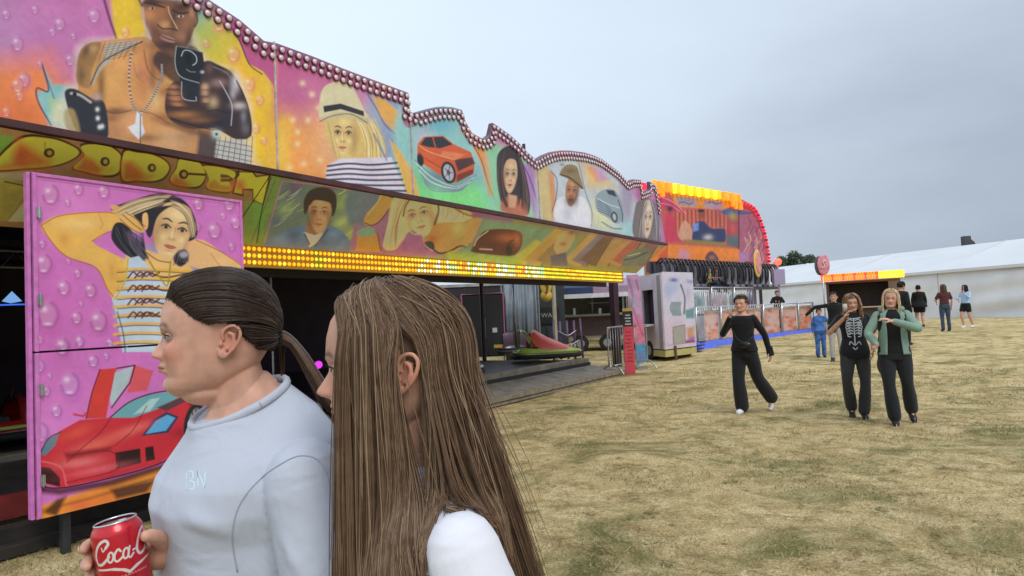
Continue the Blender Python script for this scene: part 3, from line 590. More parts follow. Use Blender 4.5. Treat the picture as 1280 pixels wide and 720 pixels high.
    p.strands(q(985, 370, 960, 450, 950, 545), q(1000, 370, 982, 450, 985, 545), 18, [(80, 66, 66), (180, 165, 160)], 1, 2, .8, 6)
    p.strands(q(1010, 365, 1030, 450, 1030, 560), q(1030, 370, 1055, 450, 1058, 570), 18, [(80, 66, 66), (170, 160, 170)], 1, 2, .8, 7)
    # painted rim below the lamps
    rim = cr(TOPL, 1)
    p.line([(x-1, y+9) for x, y in TOPL[:13]], 17, (178, 86, 128), 1.2, .75, sm=False)
    p.line([(x-1, y+7) for x, y in TOPL[12:26]], 12, (170, 96, 130), 1.2, .65, sm=False); p.line([(x-1, y+5) for x, y in TOPL[25:-1]], 9, (150, 110, 140), 1.2, .6, sm=False)
    p.line([(x, y+3) for x, y in TOPL], 5, (108, 120, 140), 1.5, .5, sm=False)
    for (x, y, c) in ((300, 30, (190, 90, 140)), (480, 108, (205, 120, 60)), (560, 140, (90, 160, 180)), (590, 165, (220, 130, 70)), (700, 192, (220, 130, 90)), (500, 112, (120, 90, 140)), (760, 205, (190, 110, 130)), (630, 165, (110, 140, 130))):
        p.blob(x, y, 14, 6, c, .6)
    p.line([(x-1, y+17) for x, y in TOPL[:14]], 1.4, (70, 40, 70), .8, .6, sm=False)
    p.noise(.10, 60, 3).noise(.10, 8, 4)
TOPL = [(-170, -330), (0, -215), (150, -90), (232, -18), (262, 0), (300, 25), (330, 51), (346, 54), (390, 70), (430, 86), (470, 101), (510.5, 116), (512.7, 142), (520, 140), (534, 136), (545, 133.6), (553.6, 133), (566, 134), (577.5, 137.4), (582, 152), (590, 166), (601.5, 172.5), (608, 171.5), (612.7, 168), (616, 153.4), (636.6, 167.8), (648, 178), (659, 190), (670, 199.7), (680, 193.4), (690, 189.5), (700, 188), (712, 188), (730, 190.5), (742, 194), (752.5, 198.8), (772.5, 213.8), (785, 227.5), (791, 224), (801, 225), (802.5, 240), (812, 236), (812, 227), (820, 231), (826, 265), (832, 303.75)]
paint_facade(fp)
FM = fp.material('facade_artwork', .38, 1.02)
tuv = [fp.uv(x, y) for x, y in TOPL]; tuv[-1] = (tuv[-1][0], 0)
def cut(poly, lo, hi):
    """clip the top profile (u sorted loosely) to lo..hi and close it along the bottom"""
    out = []
    for i in range(len(poly)):
        a = poly[i]
        if i:
            b = poly[i-1]
            for L_ in (lo, hi):
                if (b[0]-L_)*(a[0]-L_) < 0: t = (L_-b[0])/(a[0]-b[0]); out.append((L_, b[1]+t*(a[1]-b[1])))
        if lo-1e-6 <= a[0] <= hi+1e-6: out.append(a)
    return [(lo, 0)]+out+[(hi, 0)]
seams = [0, fp.uv(343, 100)[0], fp.uv(512.7, 160)[0], fp.uv(671, 200)[0], tuv[-1][0]]
for i in range(4):
    pr = cut(tuv[:-1] if i == 3 else tuv, seams[i]+.004, seams[i+1]-(.004 if i < 3 else -.001))
    if i == 2: pr = [q for k, q in enumerate(pr)]
    o = fp.panel('mural_panel', pr, .07, FM, EDGE, ride)
JM = mat('pale_strip', (.5, .42, .44), .5, var=.3)
for s_ in seams[1:4]:
    mb = MB()
    hs = np.interp(s_, [t[0] for t in tuv[:12]], [t[1] for t in tuv[:12]]) if s_ < tuv[11][0] else fp.uv(671, 201)[1]
    if s_ == seams[2]: hs = fp.uv(512.7, 143)[1]
    mb.box((XF+.010, y0+s_, zb+hs/2), (.018, .014, hs+.01)); mb.build('joint_strip', JM, ride)
mb = MB(); mb.box((XF+.02, (y0+y1)/2, zb-.02), (.06, y1-y0, .05)); mb.build('edge_rail', mat('maroon_rail', (.07, .022, .025), .5, var=.4, vscale=4, bump=.1), ride)
# lamp rows along the scalloped edge
def offset_row(dist, step):
    P = [Vector((u, v)) for u, v in tuv[:-1]]; Q = []
    for i, p_ in enumerate(P):
        a_ = P[max(i-1, 0)]; b_ = P[min(i+1, len(P)-1)]; t = (b_-a_).normalized(); Q.append(p_+Vector((t.y, -t.x))*dist)
    out = []; acc = 0
    for i in range(len(Q)-1):
        seg = (Q[i+1]-Q[i]); Ls = seg.length
        while acc < Ls: out.append(Q[i]+seg*(acc/Ls)); acc += step
        acc -= Ls
    return out
def inside(u, v):
    c = False; P = tuv+[(seams[-1], 0), (0, 0)]
    for i in range(len(P)):
        (ax, ay), (bx, by) = P[i], P[(i+1) % len(P)]
        if (ay > v) != (by > v) and u < (bx-ax)*(v-ay)/(by-ay)+ax: c = not c
    return c
lampmat = mat('clear_cap_lamp', (.72, .56, .60), .12, var=.25, vscale=7, spec=.9); lampbase = mat('lamp_socket', (.14, .05, .09), .4)
lm = MB(); lm.ell((0, 0, 0), (.022, .028, .028), 10, 6); lm.cur = 1; lm.tube([(-.012, 0, 0), (.004, 0, 0)], .036, 10)
lme = lm.mesh('cap_lamp'); lme.materials.append(lampmat); lme.materials.append(lampbase)
for p_ in lme.polygons: p_.use_smooth = True
pts = [q for q in offset_row(.055, .098)+offset_row(.135, .098) if inside(q.x, q.y+.02) and 0 < q.x]
pts = [q for q in pts if proj((XF, y0+q.x, zb+q.y))[1] > -90]
pts.sort(key=lambda q: q.x if proj((XF, y0+q.x, zb+q.y))[1] > -5 else 99)
for q in pts[:100]:
    o = link('cap_lamp', lme, None, ride); o.location = (XF+.014, y0+q.x, zb+q.y)
rest = MB(); rest.v = []
for q in pts[100:]:
    rest.add([(v.co.x+XF+.014, v.co.y+y0+q.x, v.co.z+zb+q.y) for v in lme.vertices], [tuple(p_.vertices) for p_ in lme.polygons])
rest.mi = [p_.material_index for p_ in lme.polygons]*len(pts[100:])
tag(rest.build('cap_lamp', [lampmat, lampbase], ride, True), kind='stuff')
# ------------------------------------------------------------ sloping fascia
zs = onX(313, 306, XS).z
Vf = Vector((XF-XS, 0, zb-.05-zs)); vl = Vf.length; Vf.normalize()
ff = Paint((XS, y0, zs), (0, 1, 0), Vf, y1-y0, vl, 220, (110, 105, 50))
def paint_fascia(p):
    rs = random.Random(9); c5 = zc(300, 200, 4.267); c6 = zc(560, 160, 4); d1 = zc(0, 140, 4.8); d2 = zc(160, 170, 5.537); e3 = zc(440, 220, 6); e4 = zc(620, 270, 5.818)
    p.poly([(-300, 60), (345, 190), (320, 320), (-300, 320)], (120, 84, 48), 4, 1)
    p.poly(d1(-900, -20, 90, 150, 70, 260, 0, 300, -900, 200), (76, 118, 36), 1, 1)
    p.line(d1(110, 160, 70, 250, 0, 305, -60, 310), 2.6, (24, 18, 12), .7)
    p.poly(d1(-900, 340, 190, 350, 190, 420, 0, 400, -900, 420), (140, 132, 90), 2, 1); p.poly(d1(-900, 400, 40, 400, 190, 450, 40, 650, -900, 640), (150, 138, 40), 2, 1)
    p.poly(d1(0, 430, 180, 460, 60, 640, 0, 640), (120, 108, 46), 5, .7); p.poly(d1(160, 520, 190, 530, 190, 660, 50, 655), (206, 176, 112), 1, 1); p.line(d1(30, 418, 100, 432, 180, 452), 2, (50, 40, 24), .7)
    # letters: heavy dark outline, yellow running to red
    def letter(P, f, hole=None, red=None):
        p.poly(f(*P), (30, 18, 10), .8, 1, True)
        cx_ = sum(P[::2])/(len(P)//2); cy_ = sum(P[1::2])/(len(P)//2)
        Q = []
        for i in range(0, len(P), 2): Q += [P[i]+(cx_-P[i])*.07, P[i+1]+(cy_-P[i+1])*.14]
        p.poly(f(*Q), (206, 168, 40), .8, 1, True); return Q
    letter((-60, 345, 110, 150, 300, 145, 430, 190, 490, 240, 440, 290, 330, 330, 150, 350), d1)
    p.poly(d1(-60, 342, 60, 300, 110, 170, 170, 200, 240, 250, 300, 290, 300, 328, 150, 345), (172, 60, 28), 7, .9); p.blob(*d1(130, 260)[0], 12, 12, (140, 42, 28), .6); p.blob(*d1(300, 290)[0], 10, 5, (222, 120, 30), .6)
    letter((480, 195, 560, 180, 660, 195, 730, 250, 745, 320, 700, 385, 600, 390, 500, 365, 430, 340, 500, 260), d1)
    p.poly(d1(445, 345, 500, 260, 560, 280, 620, 340, 600, 385, 500, 362), (176, 58, 26), 5, .9); p.blob(*d1(640, 340)[0], 9, 6, (220, 120, 30), .6)
    letter((-40, 100, 60, 100, 180, 120, 270, 170, 295, 230, 250, 300, 170, 325, 60, 320, -50, 310), d2)
    p.poly(d2(-40, 180, 20, 170, 90, 230, 130, 300, 60, 318, -40, 305), (182, 62, 26), 5, .9); p.blob(*d2(150, 280)[0], 8, 5, (215, 110, 30), .6)
    letter((350, 150, 420, 145, 500, 175, 540, 240, 535, 310, 490, 360, 400, 362, 310, 340, 285, 300, 330, 220), d2)
    p.poly(d2(290, 330, 320, 270, 380, 290, 440, 340, 400, 360, 320, 345), (176, 58, 26), 4, .85)
    letter((515, 195, 640, 205, 745, 240, 755, 300, 700, 300, 720, 390, 620, 392, 540, 365, 555, 300, 535, 240), d2); p.poly(d2(545, 330, 600, 300, 640, 330, 720, 345, 715, 388, 560, 372), (188, 84, 26), 3, .85)
    p.poly(d2(745, 240, 870, 245, 890, 275, 985, 262, 980, 320, 940, 480, 860, 450, 860, 380, 800, 375, 800, 420, 720, 400, 740, 310), (30, 18, 10), .8, 1)
    p.poly(d2(765, 252, 860, 256, 885, 288, 970, 275, 965, 320, 930, 465, 870, 440, 868, 365, 790, 362, 790, 400, 735, 390, 755, 310), (206, 172, 34), .8, 1); p.blob(*d2(775, 340)[0], 9, 9, (190, 44, 32), .85)
    for (f, x, y, w, h_) in ((d1, 295, 245, 7, 6), (d1, 630, 298, 6, 6), (d2, 165, 220, 5.4, 5.4), (d2, 385, 265, 6, 6)):
        cx_, cy_ = f(x, y)[0]; p.oval(cx_, cy_, w, h_, (36, 24, 14), .7); p.oval(cx_+.6, cy_, w*.45, h_*.5, (140, 120, 50), .7)
    p.line(d1(270, 180, 270, 225), 1, (60, 44, 20), .5); p.line(d2(420, 262, 530, 268), 3.2, (36, 24, 14), .7); p.poly(d2(640, 262, 690, 268, 740, 300, 690, 318, 640, 318), (46, 28, 18), .8, .95); p.line(d2(645, 292, 700, 292), 1.4, (170, 120, 50), .5, .8)
    p.line(d2(740, 290, 765, 270, 765, 240), 2.4, (30, 20, 12), .6)
    # green gap and framed portrait
    p.poly(c5(168, 70, 235, 95, 130, 470, 0, 470, 30, 216, 130, 242), (84, 112, 46), 1, 1); p.blob(*c5(100, 300)[0], 10, 20, (70, 150, 40), .6); p.line(c5(165, 90, 120, 250, 90, 440), 1.6, (24, 30, 14), .6); p.line(c5(60, 440, 190, 100), 1.2, (30, 36, 18), .6, .6)
    p.poly(c5(225, 100, 480, 130, 760, 180, 640, 500, 130, 470), (72, 92, 88), 2, 1)
    for (x, y, r1, r2, c) in ((280, 170, 14, 8, (60, 60, 110)), (240, 260, 12, 7, (120, 150, 90)), (190, 330, 12, 8, (60, 84, 110)), (570, 230, 18, 12, (130, 160, 70)), (600, 290, 14, 10, (50, 76, 110)), (540, 330, 12, 7, (150, 170, 90)), (640, 200, 20, 8, (90, 60, 100)), (600, 400, 12, 12, (140, 160, 70)), (480, 145, 30, 5, (90, 50, 90)), (310, 130, 16, 5, (80, 60, 90))):
        p.blob(*c5(x, y)[0], r1, r2, c, .85, -.5)
    for k in range(26):
        x = rs.choice([rs.uniform(170, 330), rs.uniform(520, 700)]); y = rs.uniform(170, 420); p.line(c5(x, y, x+30, y-14, x+70, y-44), 1, rs.choice([(150, 170, 110), (110, 140, 90), (60, 80, 110), (180, 190, 130)]), .6, .7, taper=True)
    p.line(c5(130, 440, 225, 112, 480, 140, 730, 190), 1.5, (150, 90, 130), .5, .9, sm=False)
    p.poly(c5(130, 460, 200, 400, 330, 350, 480, 350, 560, 400, 600, 480, 380, 490), (64, 92, 140), 1, 1, True)
    for (x, y, c) in ((220, 420, (90, 125, 175)), (500, 400, (92, 125, 170)), (440, 440, (50, 70, 110)), (300, 440, (56, 80, 125)), (290, 400, (40, 56, 90)), (540, 450, (84, 110, 155))): p.blob(*c5(x, y)[0], 9, 6, c, .7, -.5)
    p.poly(c5(340, 385, 400, 400, 450, 370, 420, 440, 370, 465), (196, 180, 160), .8, 1); p.poly(c5(355, 330, 450, 350, 445, 385, 395, 400, 350, 380), (120, 78, 56), 1, 1)
    p.poly(c5(345, 290, 340, 220, 370, 165, 430, 145, 490, 160, 515, 200, 510, 270, 490, 300, 480, 240, 390, 215, 365, 260), (30, 24, 26), .8, 1, True)
    p.face(*c5(425, 290)[0], 15, 22, (176, 122, 84), (70, 40, 30), .05, -.1, (140, 74, 60), (26, 18, 16)); p.blob(*c5(385, 300)[0], 6, 18, (60, 34, 28), .7); p.poly(c5(355, 235, 375, 180, 440, 160, 500, 185, 512, 250, 470, 225, 400, 215, 375, 240), (30, 24, 26), .8, 1, True)
    p.line(c5(345, 395, 370, 450), 2.4, (36, 50, 84), .7); p.line(c5(470, 370, 400, 460), 2, (34, 48, 80), .7)
    # orange ribbons and purple ground
    p.poly(e3(60, 60, 340, 120, 1200, 300, 1200, 400, 640, 600, 200, 590, -20, 560), (122, 72, 116), 2, .95)
    p.poly(e3(0, 60, 240, 100, 160, 330, 100, 380, -20, 360, -60, 200), (70, 90, 110), 3, .9)
    p.poly(e3(240, 110, 340, 150, 290, 230, 200, 340, 130, 370, 90, 350, 110, 280, 180, 210), (206, 116, 52), .8, 1, True); p.line(e3(250, 130, 300, 160, 340, 150), 2.6, (44, 56, 46), .7); p.line(e3(120, 290, 190, 200, 230, 130), 1.4, (240, 170, 90), .8, .8)
    p.line(e3(95, 350, 150, 370, 215, 330, 300, 220), 1.6, (70, 36, 40), .6)
    p.poly(e3(40, 440, 120, 430, 190, 430, 220, 570, 30, 560), (212, 108, 44), .8, 1); p.poly(e3(40, 420, 110, 380, 170, 400, 150, 450, 60, 450), (90, 130, 110), .8, 1, True); p.line(e3(190, 430, 215, 560), 1.6, (80, 34, 30), .6)
    p.poly(e3(330, 150, 620, 180, 860, 250, 900, 330, 860, 520, 700, 570, 560, 500, 520, 420, 420, 420, 350, 540, 240, 540, 270, 380), (206, 170, 112), 1.5, 1, True)
    p.poly(e3(540, 400, 660, 350, 860, 330, 960, 330, 860, 520, 720, 580, 620, 560, 540, 500), (198, 116, 58), 1.5, 1, True); p.poly(e3(880, 320, 980, 320, 900, 500, 820, 520), (200, 120, 60), 1, 1)
    p.blob(*e3(800, 400)[0], 9, 11, (214, 160, 84), .8); p.blob(*e3(600, 470)[0], 7, 8, (150, 66, 36), .8); p.blob(*e3(700, 430)[0], 9, 6, (206, 112, 54), .7)
    p.face(*e3(510, 300)[0], 19, 24, (214, 164, 112), (130, 76, 54), -.25, -.3, (150, 70, 70), (60, 40, 24)); p.blob(*e3(440, 300)[0], 6, 10, (150, 90, 80), .5)
    p.strands(e3(430, 160, 380, 240, 350, 380, 340, 540), e3(350, 150, 310, 250, 270, 400, 235, 530), 50, [(226, 196, 130), (168, 128, 76), (240, 216, 160), (130, 92, 60)], 1.4, 4, .85, 8)
    p.strands(e3(630, 190, 640, 260, 650, 330), e3(850, 260, 860, 320, 760, 350), 46, [(216, 190, 130), (160, 124, 76), (236, 210, 150)], 1.4, 4, .85, 9)
    p.line(e3(640, 185, 650, 260, 620, 360), 3.4, (60, 40, 34), .9, .9); p.line(e3(440, 165, 400, 230, 385, 300), 2.6, (60, 40, 34), .8, .9)
    p.poly(e3(540, 500, 600, 490, 620, 540, 560, 550), (34, 34, 36), .8, 1, True); p.line(e3(600, 540, 660, 580, 740, 560, 820, 525, 900, 560), 2.6, (24, 32, 28), .7)
    p.line(e3(425, 410, 480, 440, 530, 430, 540, 510, 600, 560), 1, (226, 176, 160), .5, .8); p.line(e3(420, 410, 350, 520), 1, (226, 176, 160), .5, .7)
    p.poly(e3(380, 480, 520, 440, 560, 540, 640, 600, 300, 590), (134, 66, 122), 2, .9)
    p.line(e3(750, 230, 860, 290, 960, 300), 3, (130, 56, 40), .8, .9); p.poly(e3(860, 250, 1200, 320, 1200, 345, 980, 320), (104, 64, 110), 1.5, .9)
    # green ground, dark red car
    p.poly(c6(170, 455, 640, 520, 640, 690, 0, 660, 60, 600, 130, 590), (92, 124, 92), 3, 1); p.poly(c6(0, 620, 400, 640, 400, 690, 0, 665), (130, 150, 44), 3, .9); p.poly(c6(340, 640, 440, 560, 470, 580, 380, 690), (200, 160, 40), 2, .9)
    p.poly(c6(120, 600, 150, 550, 190, 512, 280, 505, 360, 520, 372, 570, 350, 620, 300, 640, 130, 622), (62, 26, 22), .8, 1, True); p.blob(*c6(300, 550)[0], 14, 6, (150, 66, 40), .8); p.blob(*c6(345, 560)[0], 5, 9, (170, 84, 50), .7)
    p.line(c6(130, 590, 150, 552, 200, 515), 1, (226, 190, 160), .5, .8); p.line(c6(160, 605, 220, 608), 2, (160, 130, 130), .6); p.line(c6(290, 610, 310, 570, 328, 560), 1.2, (30, 18, 16), .5); p.oval(*c6(305, 615)[0], 4, 6, (26, 20, 20), .6)
    # diagonal ribbons toward the end
    for (x, w, c) in ((440, 26, (190, 120, 50)), (500, 16, (120, 90, 60)), (640, 30, (186, 126, 70)), (680, 14, (90, 84, 110)), (760, 40, (150, 108, 60)), (840, 30, (170, 110, 60)), (930, 26, (120, 96, 60)), (1010, 26, (160, 96, 56)), (720, 16, (80, 50, 40)), (880, 14, (150, 60, 50)), (970, 16, (90, 60, 70))):
        p.poly(c6(x, 690, x-60, 660, x+40, 560, x+100, 500, x+110+w, 515, x+60+w, 590, x+w, 690), c, 1.2, .95); p.line(c6(x+w, 690, x+60+w, 590, x+110+w, 520), 1.3, (44, 30, 28), .5, .9)
    p.poly(c6(530, 600, 560, 530, 620, 505, 635, 540, 600, 610, 560, 640), (190, 134, 84), .8, 1, True); p.blob(*c6(620, 520)[0], 7, 5, (60, 36, 28), .8); p.poly(c6(510, 640, 590, 620, 600, 690, 520, 690), (70, 64, 86), 1, 1); p.blob(*c6(575, 580)[0], 5, 3, (70, 40, 30), .7)
    p.poly(c6(870, 660, 910, 620, 990, 600, 1010, 640, 960, 680, 880, 690), (80, 86, 76), .8, 1, True); p.line(c6(880, 660, 930, 650, 1000, 620), 1.4, (30, 34, 32), .5); p.line(c6(900, 640, 960, 625), 1.2, (150, 156, 140), .5)
    p.poly(c6(60, 390, 1080, 580, 1080, 600, 640, 520, 60, 410), (110, 66, 96), 2, .6)
    p.blob(1, 230, 1, 1, (0, 0, 0), 0)
    p.noise(.22, 50, 13).noise(.16, 8, 14)
paint_fascia(ff); ff.C = ff.C**.72
FFM = ff.material('fascia_artwork', .42, 2.1)
ff.panel('fascia_panel', [(0, 0), (ff.uv(311, 260)[0], 0), (ff.uv(340, 215)[0], vl), (0, vl)], .05, FFM, EDGE, ride)
ff.panel('fascia_panel', [(ff.uv(311, 260)[0]+.01, 0), (y1-y0-.02, 0), (y1-y0, vl), (ff.uv(340, 215)[0]+.01, vl)], .05, FFM, EDGE, ride)
# ------------------------------------------------------------ lit lamp strip
ys0 = onX(250, 305, XS).y; ys1 = onX(779, 345, XS).y; hb = zs-onX(313, 331.5, XS).z
mb = MB(); mb.box((XS-.03, (ys0+ys1)/2, zs-hb/2-.005), (.06, ys1-ys0, hb+.03)); strip = mb.build('light_strip', mat('strip_backing', (.50, .27, .03), .5), ride)
def em(name, c, k): return mat(name, (c[0]*.6, c[1]*.6, c[2]*.6), .3, emit=c, es=k)
AM = em('amber_lamp', L(255, 172, 10), 1.05); YE = em('yellow_lamp', L(255, 205, 50), 1.2); GR = em('green_white_lamp', L(170, 235, 170), 1.1); WH = em('cyan_white_lamp', L(205, 240, 230), 1.25); YG = em('yellow_green_lamp', L(200, 205, 30), 1.0); OR = em('orange_lamp', L(255, 130, 20), 1.2)
def strip_mat(px, r):
    if px < 392 or 404 < px < 500: return YE if r.random() < .22 else AM
    if px <= 404: return r.choice([YG, AM, YG])
    if px < 560: return r.choice([AM, YE, YE, WH]) if px > 520 else r.choice([AM, YE])
    if px < 680:
        k = int((px-560)/12) % 3; return (r.choice([GR, WH, YE]), r.choice([YE, OR, YE]), r.choice([WH, WH, YG]))[k]
    k = int((px-680)/25) % 2; return r.choice([YG, YG, YE]) if k == 0 else r.choice([YE, YG, AM])
sl = MB(); sl.ell((0, 0, 0), (.014, .021, .021), 8, 5); slm = {}
for M_ in (AM, YE, GR, WH, YG, OR):
    me = sl.mesh('strip_lamp'); me.materials.append(M_); slm[M_.name] = me
r_ = random.Random(4); allp = []
nlen = int((ys1-ys0)/.062)
for i in range(nlen):
    for j in range(3):
        y = ys0+.03+i*.062; z = zs-hb*(j+.5)/3-.004; px = proj((XS, y, z))[0]
        allp.append((y, z, strip_mat(px, r_)))
vis = [a for a in allp if proj((XS, a[0], a[1]))[0] > 311]; hid = [a for a in allp if a not in vis]
for (y, z, M_) in vis[:100]:
    o = link('strip_lamp', slm[M_.name], None, strip); o.location = (XS+.006, y, z)
rest = MB(); ml = [AM, YE, GR, WH, YG, OR]; V_ = [v.co.copy() for v in slm[AM.name].vertices]; F_ = [tuple(p_.vertices) for p_ in slm[AM.name].polygons]
for (y, z, M_) in vis[100:]+hid:
    rest.cur = ml.index(M_); rest.add([(v.x+XS+.006, v.y+y, v.z+z) for v in V_], F_)
tag(rest.build('strip_lamp', ml, strip, True), kind='stuff')
# ------------------------------------------------------------ roof, posts, decks
mb = MB(); mb.box((XS-.42, (ys0+ys1)/2, zs-hb+.02), (.08, ys1-ys0-.1, .20)); mb.build('header', mat('dark_header', (.012, .008, .010), .6), ride)
CANV = mat('dark_canopy', (.018, .014, .018), .7, var=.3, vscale=2)
XB = -13.5; YR0 = y0+.2; YR1 = y1-.1
mb = MB(); mb.box(((XS+XB)/2, (YR0+YR1)/2, 2.86), (XS-XB, YR1-YR0, .06))
for k in range(9): mb.box(((XS+XB)/2, YR0+.3+k*(YR1-YR0-.6)/8, 2.76), (XS-XB, .06, .12))
for k in range(5): mb.box((XS-.6-k*1.6, (YR0+YR1)/2, 2.66), (.06, YR1-YR0, .08))
mb.build('roof', CANV, ride)
mb = MB()
for k in range(8): y = y0+.3+k*(y1-y0-.6)/7; mb.tube([(XF-.09, y, zb), (XF-.09, y, zb+1.15)], .025, 8); mb.tube([(XF-.09, y, zb+1.0), (XS-.6, y, 2.9)], .02, 8)
mb.build('facade_frame', DARKSTEEL, ride)
POSTM = mat('dark_plum_post', (.035, .014, .022), .45, var=.3, vscale=5)
yp = onX(769, 400, -7.35).y
mb = MB(); mb.box((-7.35, yp, 1.40), (.14, .30, 2.84)); mb.build('post', POSTM, ride, bevel=.01)
for (xx, yy) in ((-7.3, 3.1), (XB+.1, 3.1), (XB+.1, 9), (XB+.1, YR1-.2), (-10, YR1-.2)):
    mb = MB(); mb.tube([(xx, yy, .1), (xx, yy, 2.8)], .055, 10); mb.build('post', POSTM, ride)
DECK = mat('deck_plate', (.055, .052, .05), .38, .6, var=.3, vscale=3, bump=.1, dirt=(.09, .08, .065))
mb = MB(); mb.box(((XB-7.5)/2, (YR0+YR1)/2, .36), (-7.5-XB, YR1-YR0, .06)); mb.build('track_floor', DECK, ride)
# front kerb in weathered plate, the entrance ramp and its lip
yr0 = onX(560, 480, -6.4).y-6; yr1 = onX(782, 462, -6.4).y
KERB = mat('kerb_plate', (.23, .20, .16), .6, .2, var=.35, vscale=4, dirt=(.12, .10, .08), bump=.15)
mb = MB(); mb.box((-7.42, (YR0+yr1)/2, .36), (.2, yr1-YR0, .12)); mb.build('kerb', KERB, ride, bevel=.01)
mb = MB(); mb.box((-7.30, (YR0+yr1)/2, .26), (.02, yr1-YR0, .12)); mb.build('kerb_dark_strip', BLACK, ride)  # solid black strip stands in for the dark recess under the kerb
nr = 6
for i in range(nr):
    a_ = 5.4+i*(yr1-5.4)/nr; b_ = 5.4+(i+1)*(yr1-5.4)/nr-.012
    mb = MB(); mb.prism([(-7.31, a_, .25), (-7.31, b_, .25), (-6.42, b_, .13), (-6.42, a_, .13)], (0, 0, -.045)); mb.build('ramp_board', mat('ramp_ply', (.20, .175, .14), .7, var=.3, vscale=5, dirt=(.10, .085, .07), bump=.15), ride)
mb = MB(); mb.box((-6.40, (5.4+yr1)/2, .115), (.035, yr1-5.4, .075)); mb.box((-6.42, (5.4+yr1)/2, .035), (.03, yr1-5.4, .05)); mb.build('ramp_edge', mat('edge_timber', (.22, .18, .13), .75, var=.35, vscale=8), ride)
# left bay: red sill and black chassis beams
mb = MB(); mb.box((-6.55, (YR0+5.3)/2, .34), (1.5, 5.3-YR0, .05)); mb.build('side_deck', DECK, ride)
mb = MB(); mb.box((-5.78, (YR0+5.3)/2, .28), (.05, 5.3-YR0, .17)); mb.build('red_sill', mat('dull_red_sill', (.16, .018, .02), .45, var=.4, vscale=4), ride)
mb = MB()
mb.box((-5.62, (YR0+5.25)/2, .10), (.12, 5.25-YR0, .16)); mb.box((-5.45, (YR0+5.25)/2, .05), (.10, 5.25-YR0, .08))
for k in range(5): mb.box((-5.5, YR0+.2+k*(5.0-YR0)/5, .03), (.25, .12, .06))
mb.build('chassis_beam', mat('black_timber', (.022, .017, .014), .75, var=.5, vscale=8, bump=.2), ride, bevel=.006)
# dark back of the hall
mb = MB(); mb.box((XB+.02, (YR0+YR1)/2, 1.6), (.04, YR1-YR0-.2, 2.6)); mb.build('back_wall', mat('back_sheet', (.035, .018, .028), .7, var=.4, vscale=2), ride)
mb = MB(); mb.box(((XB-5.95)/2, YR0-.02, 1.55), (-5.95-XB, .04, 2.5)); mb.build('side_sheet', CANV, ride)
mb = MB()
for y in (2.9, 5.0, 7.4): mb.tube([(-9.6, y, .4), (-9.6, y, 2.7)], .03, 8)
mb.tube([(-9.6, 0.8, 2.35), (-9.6, 9.5, 2.35)], .018, 6)
for k in range(26): mb.tube([(-9.6, .9+k*.33, 2.35), (-9.6, 1.06+k*.33, 2.55), (-9.6, 1.23+k*.33, 2.35)], .008, 4)
mb.tube([(-9.6, 0.8, 2.55), (-9.6, 9.5, 2.55)], .018, 6); mb.build('truss', STEEL, ride)
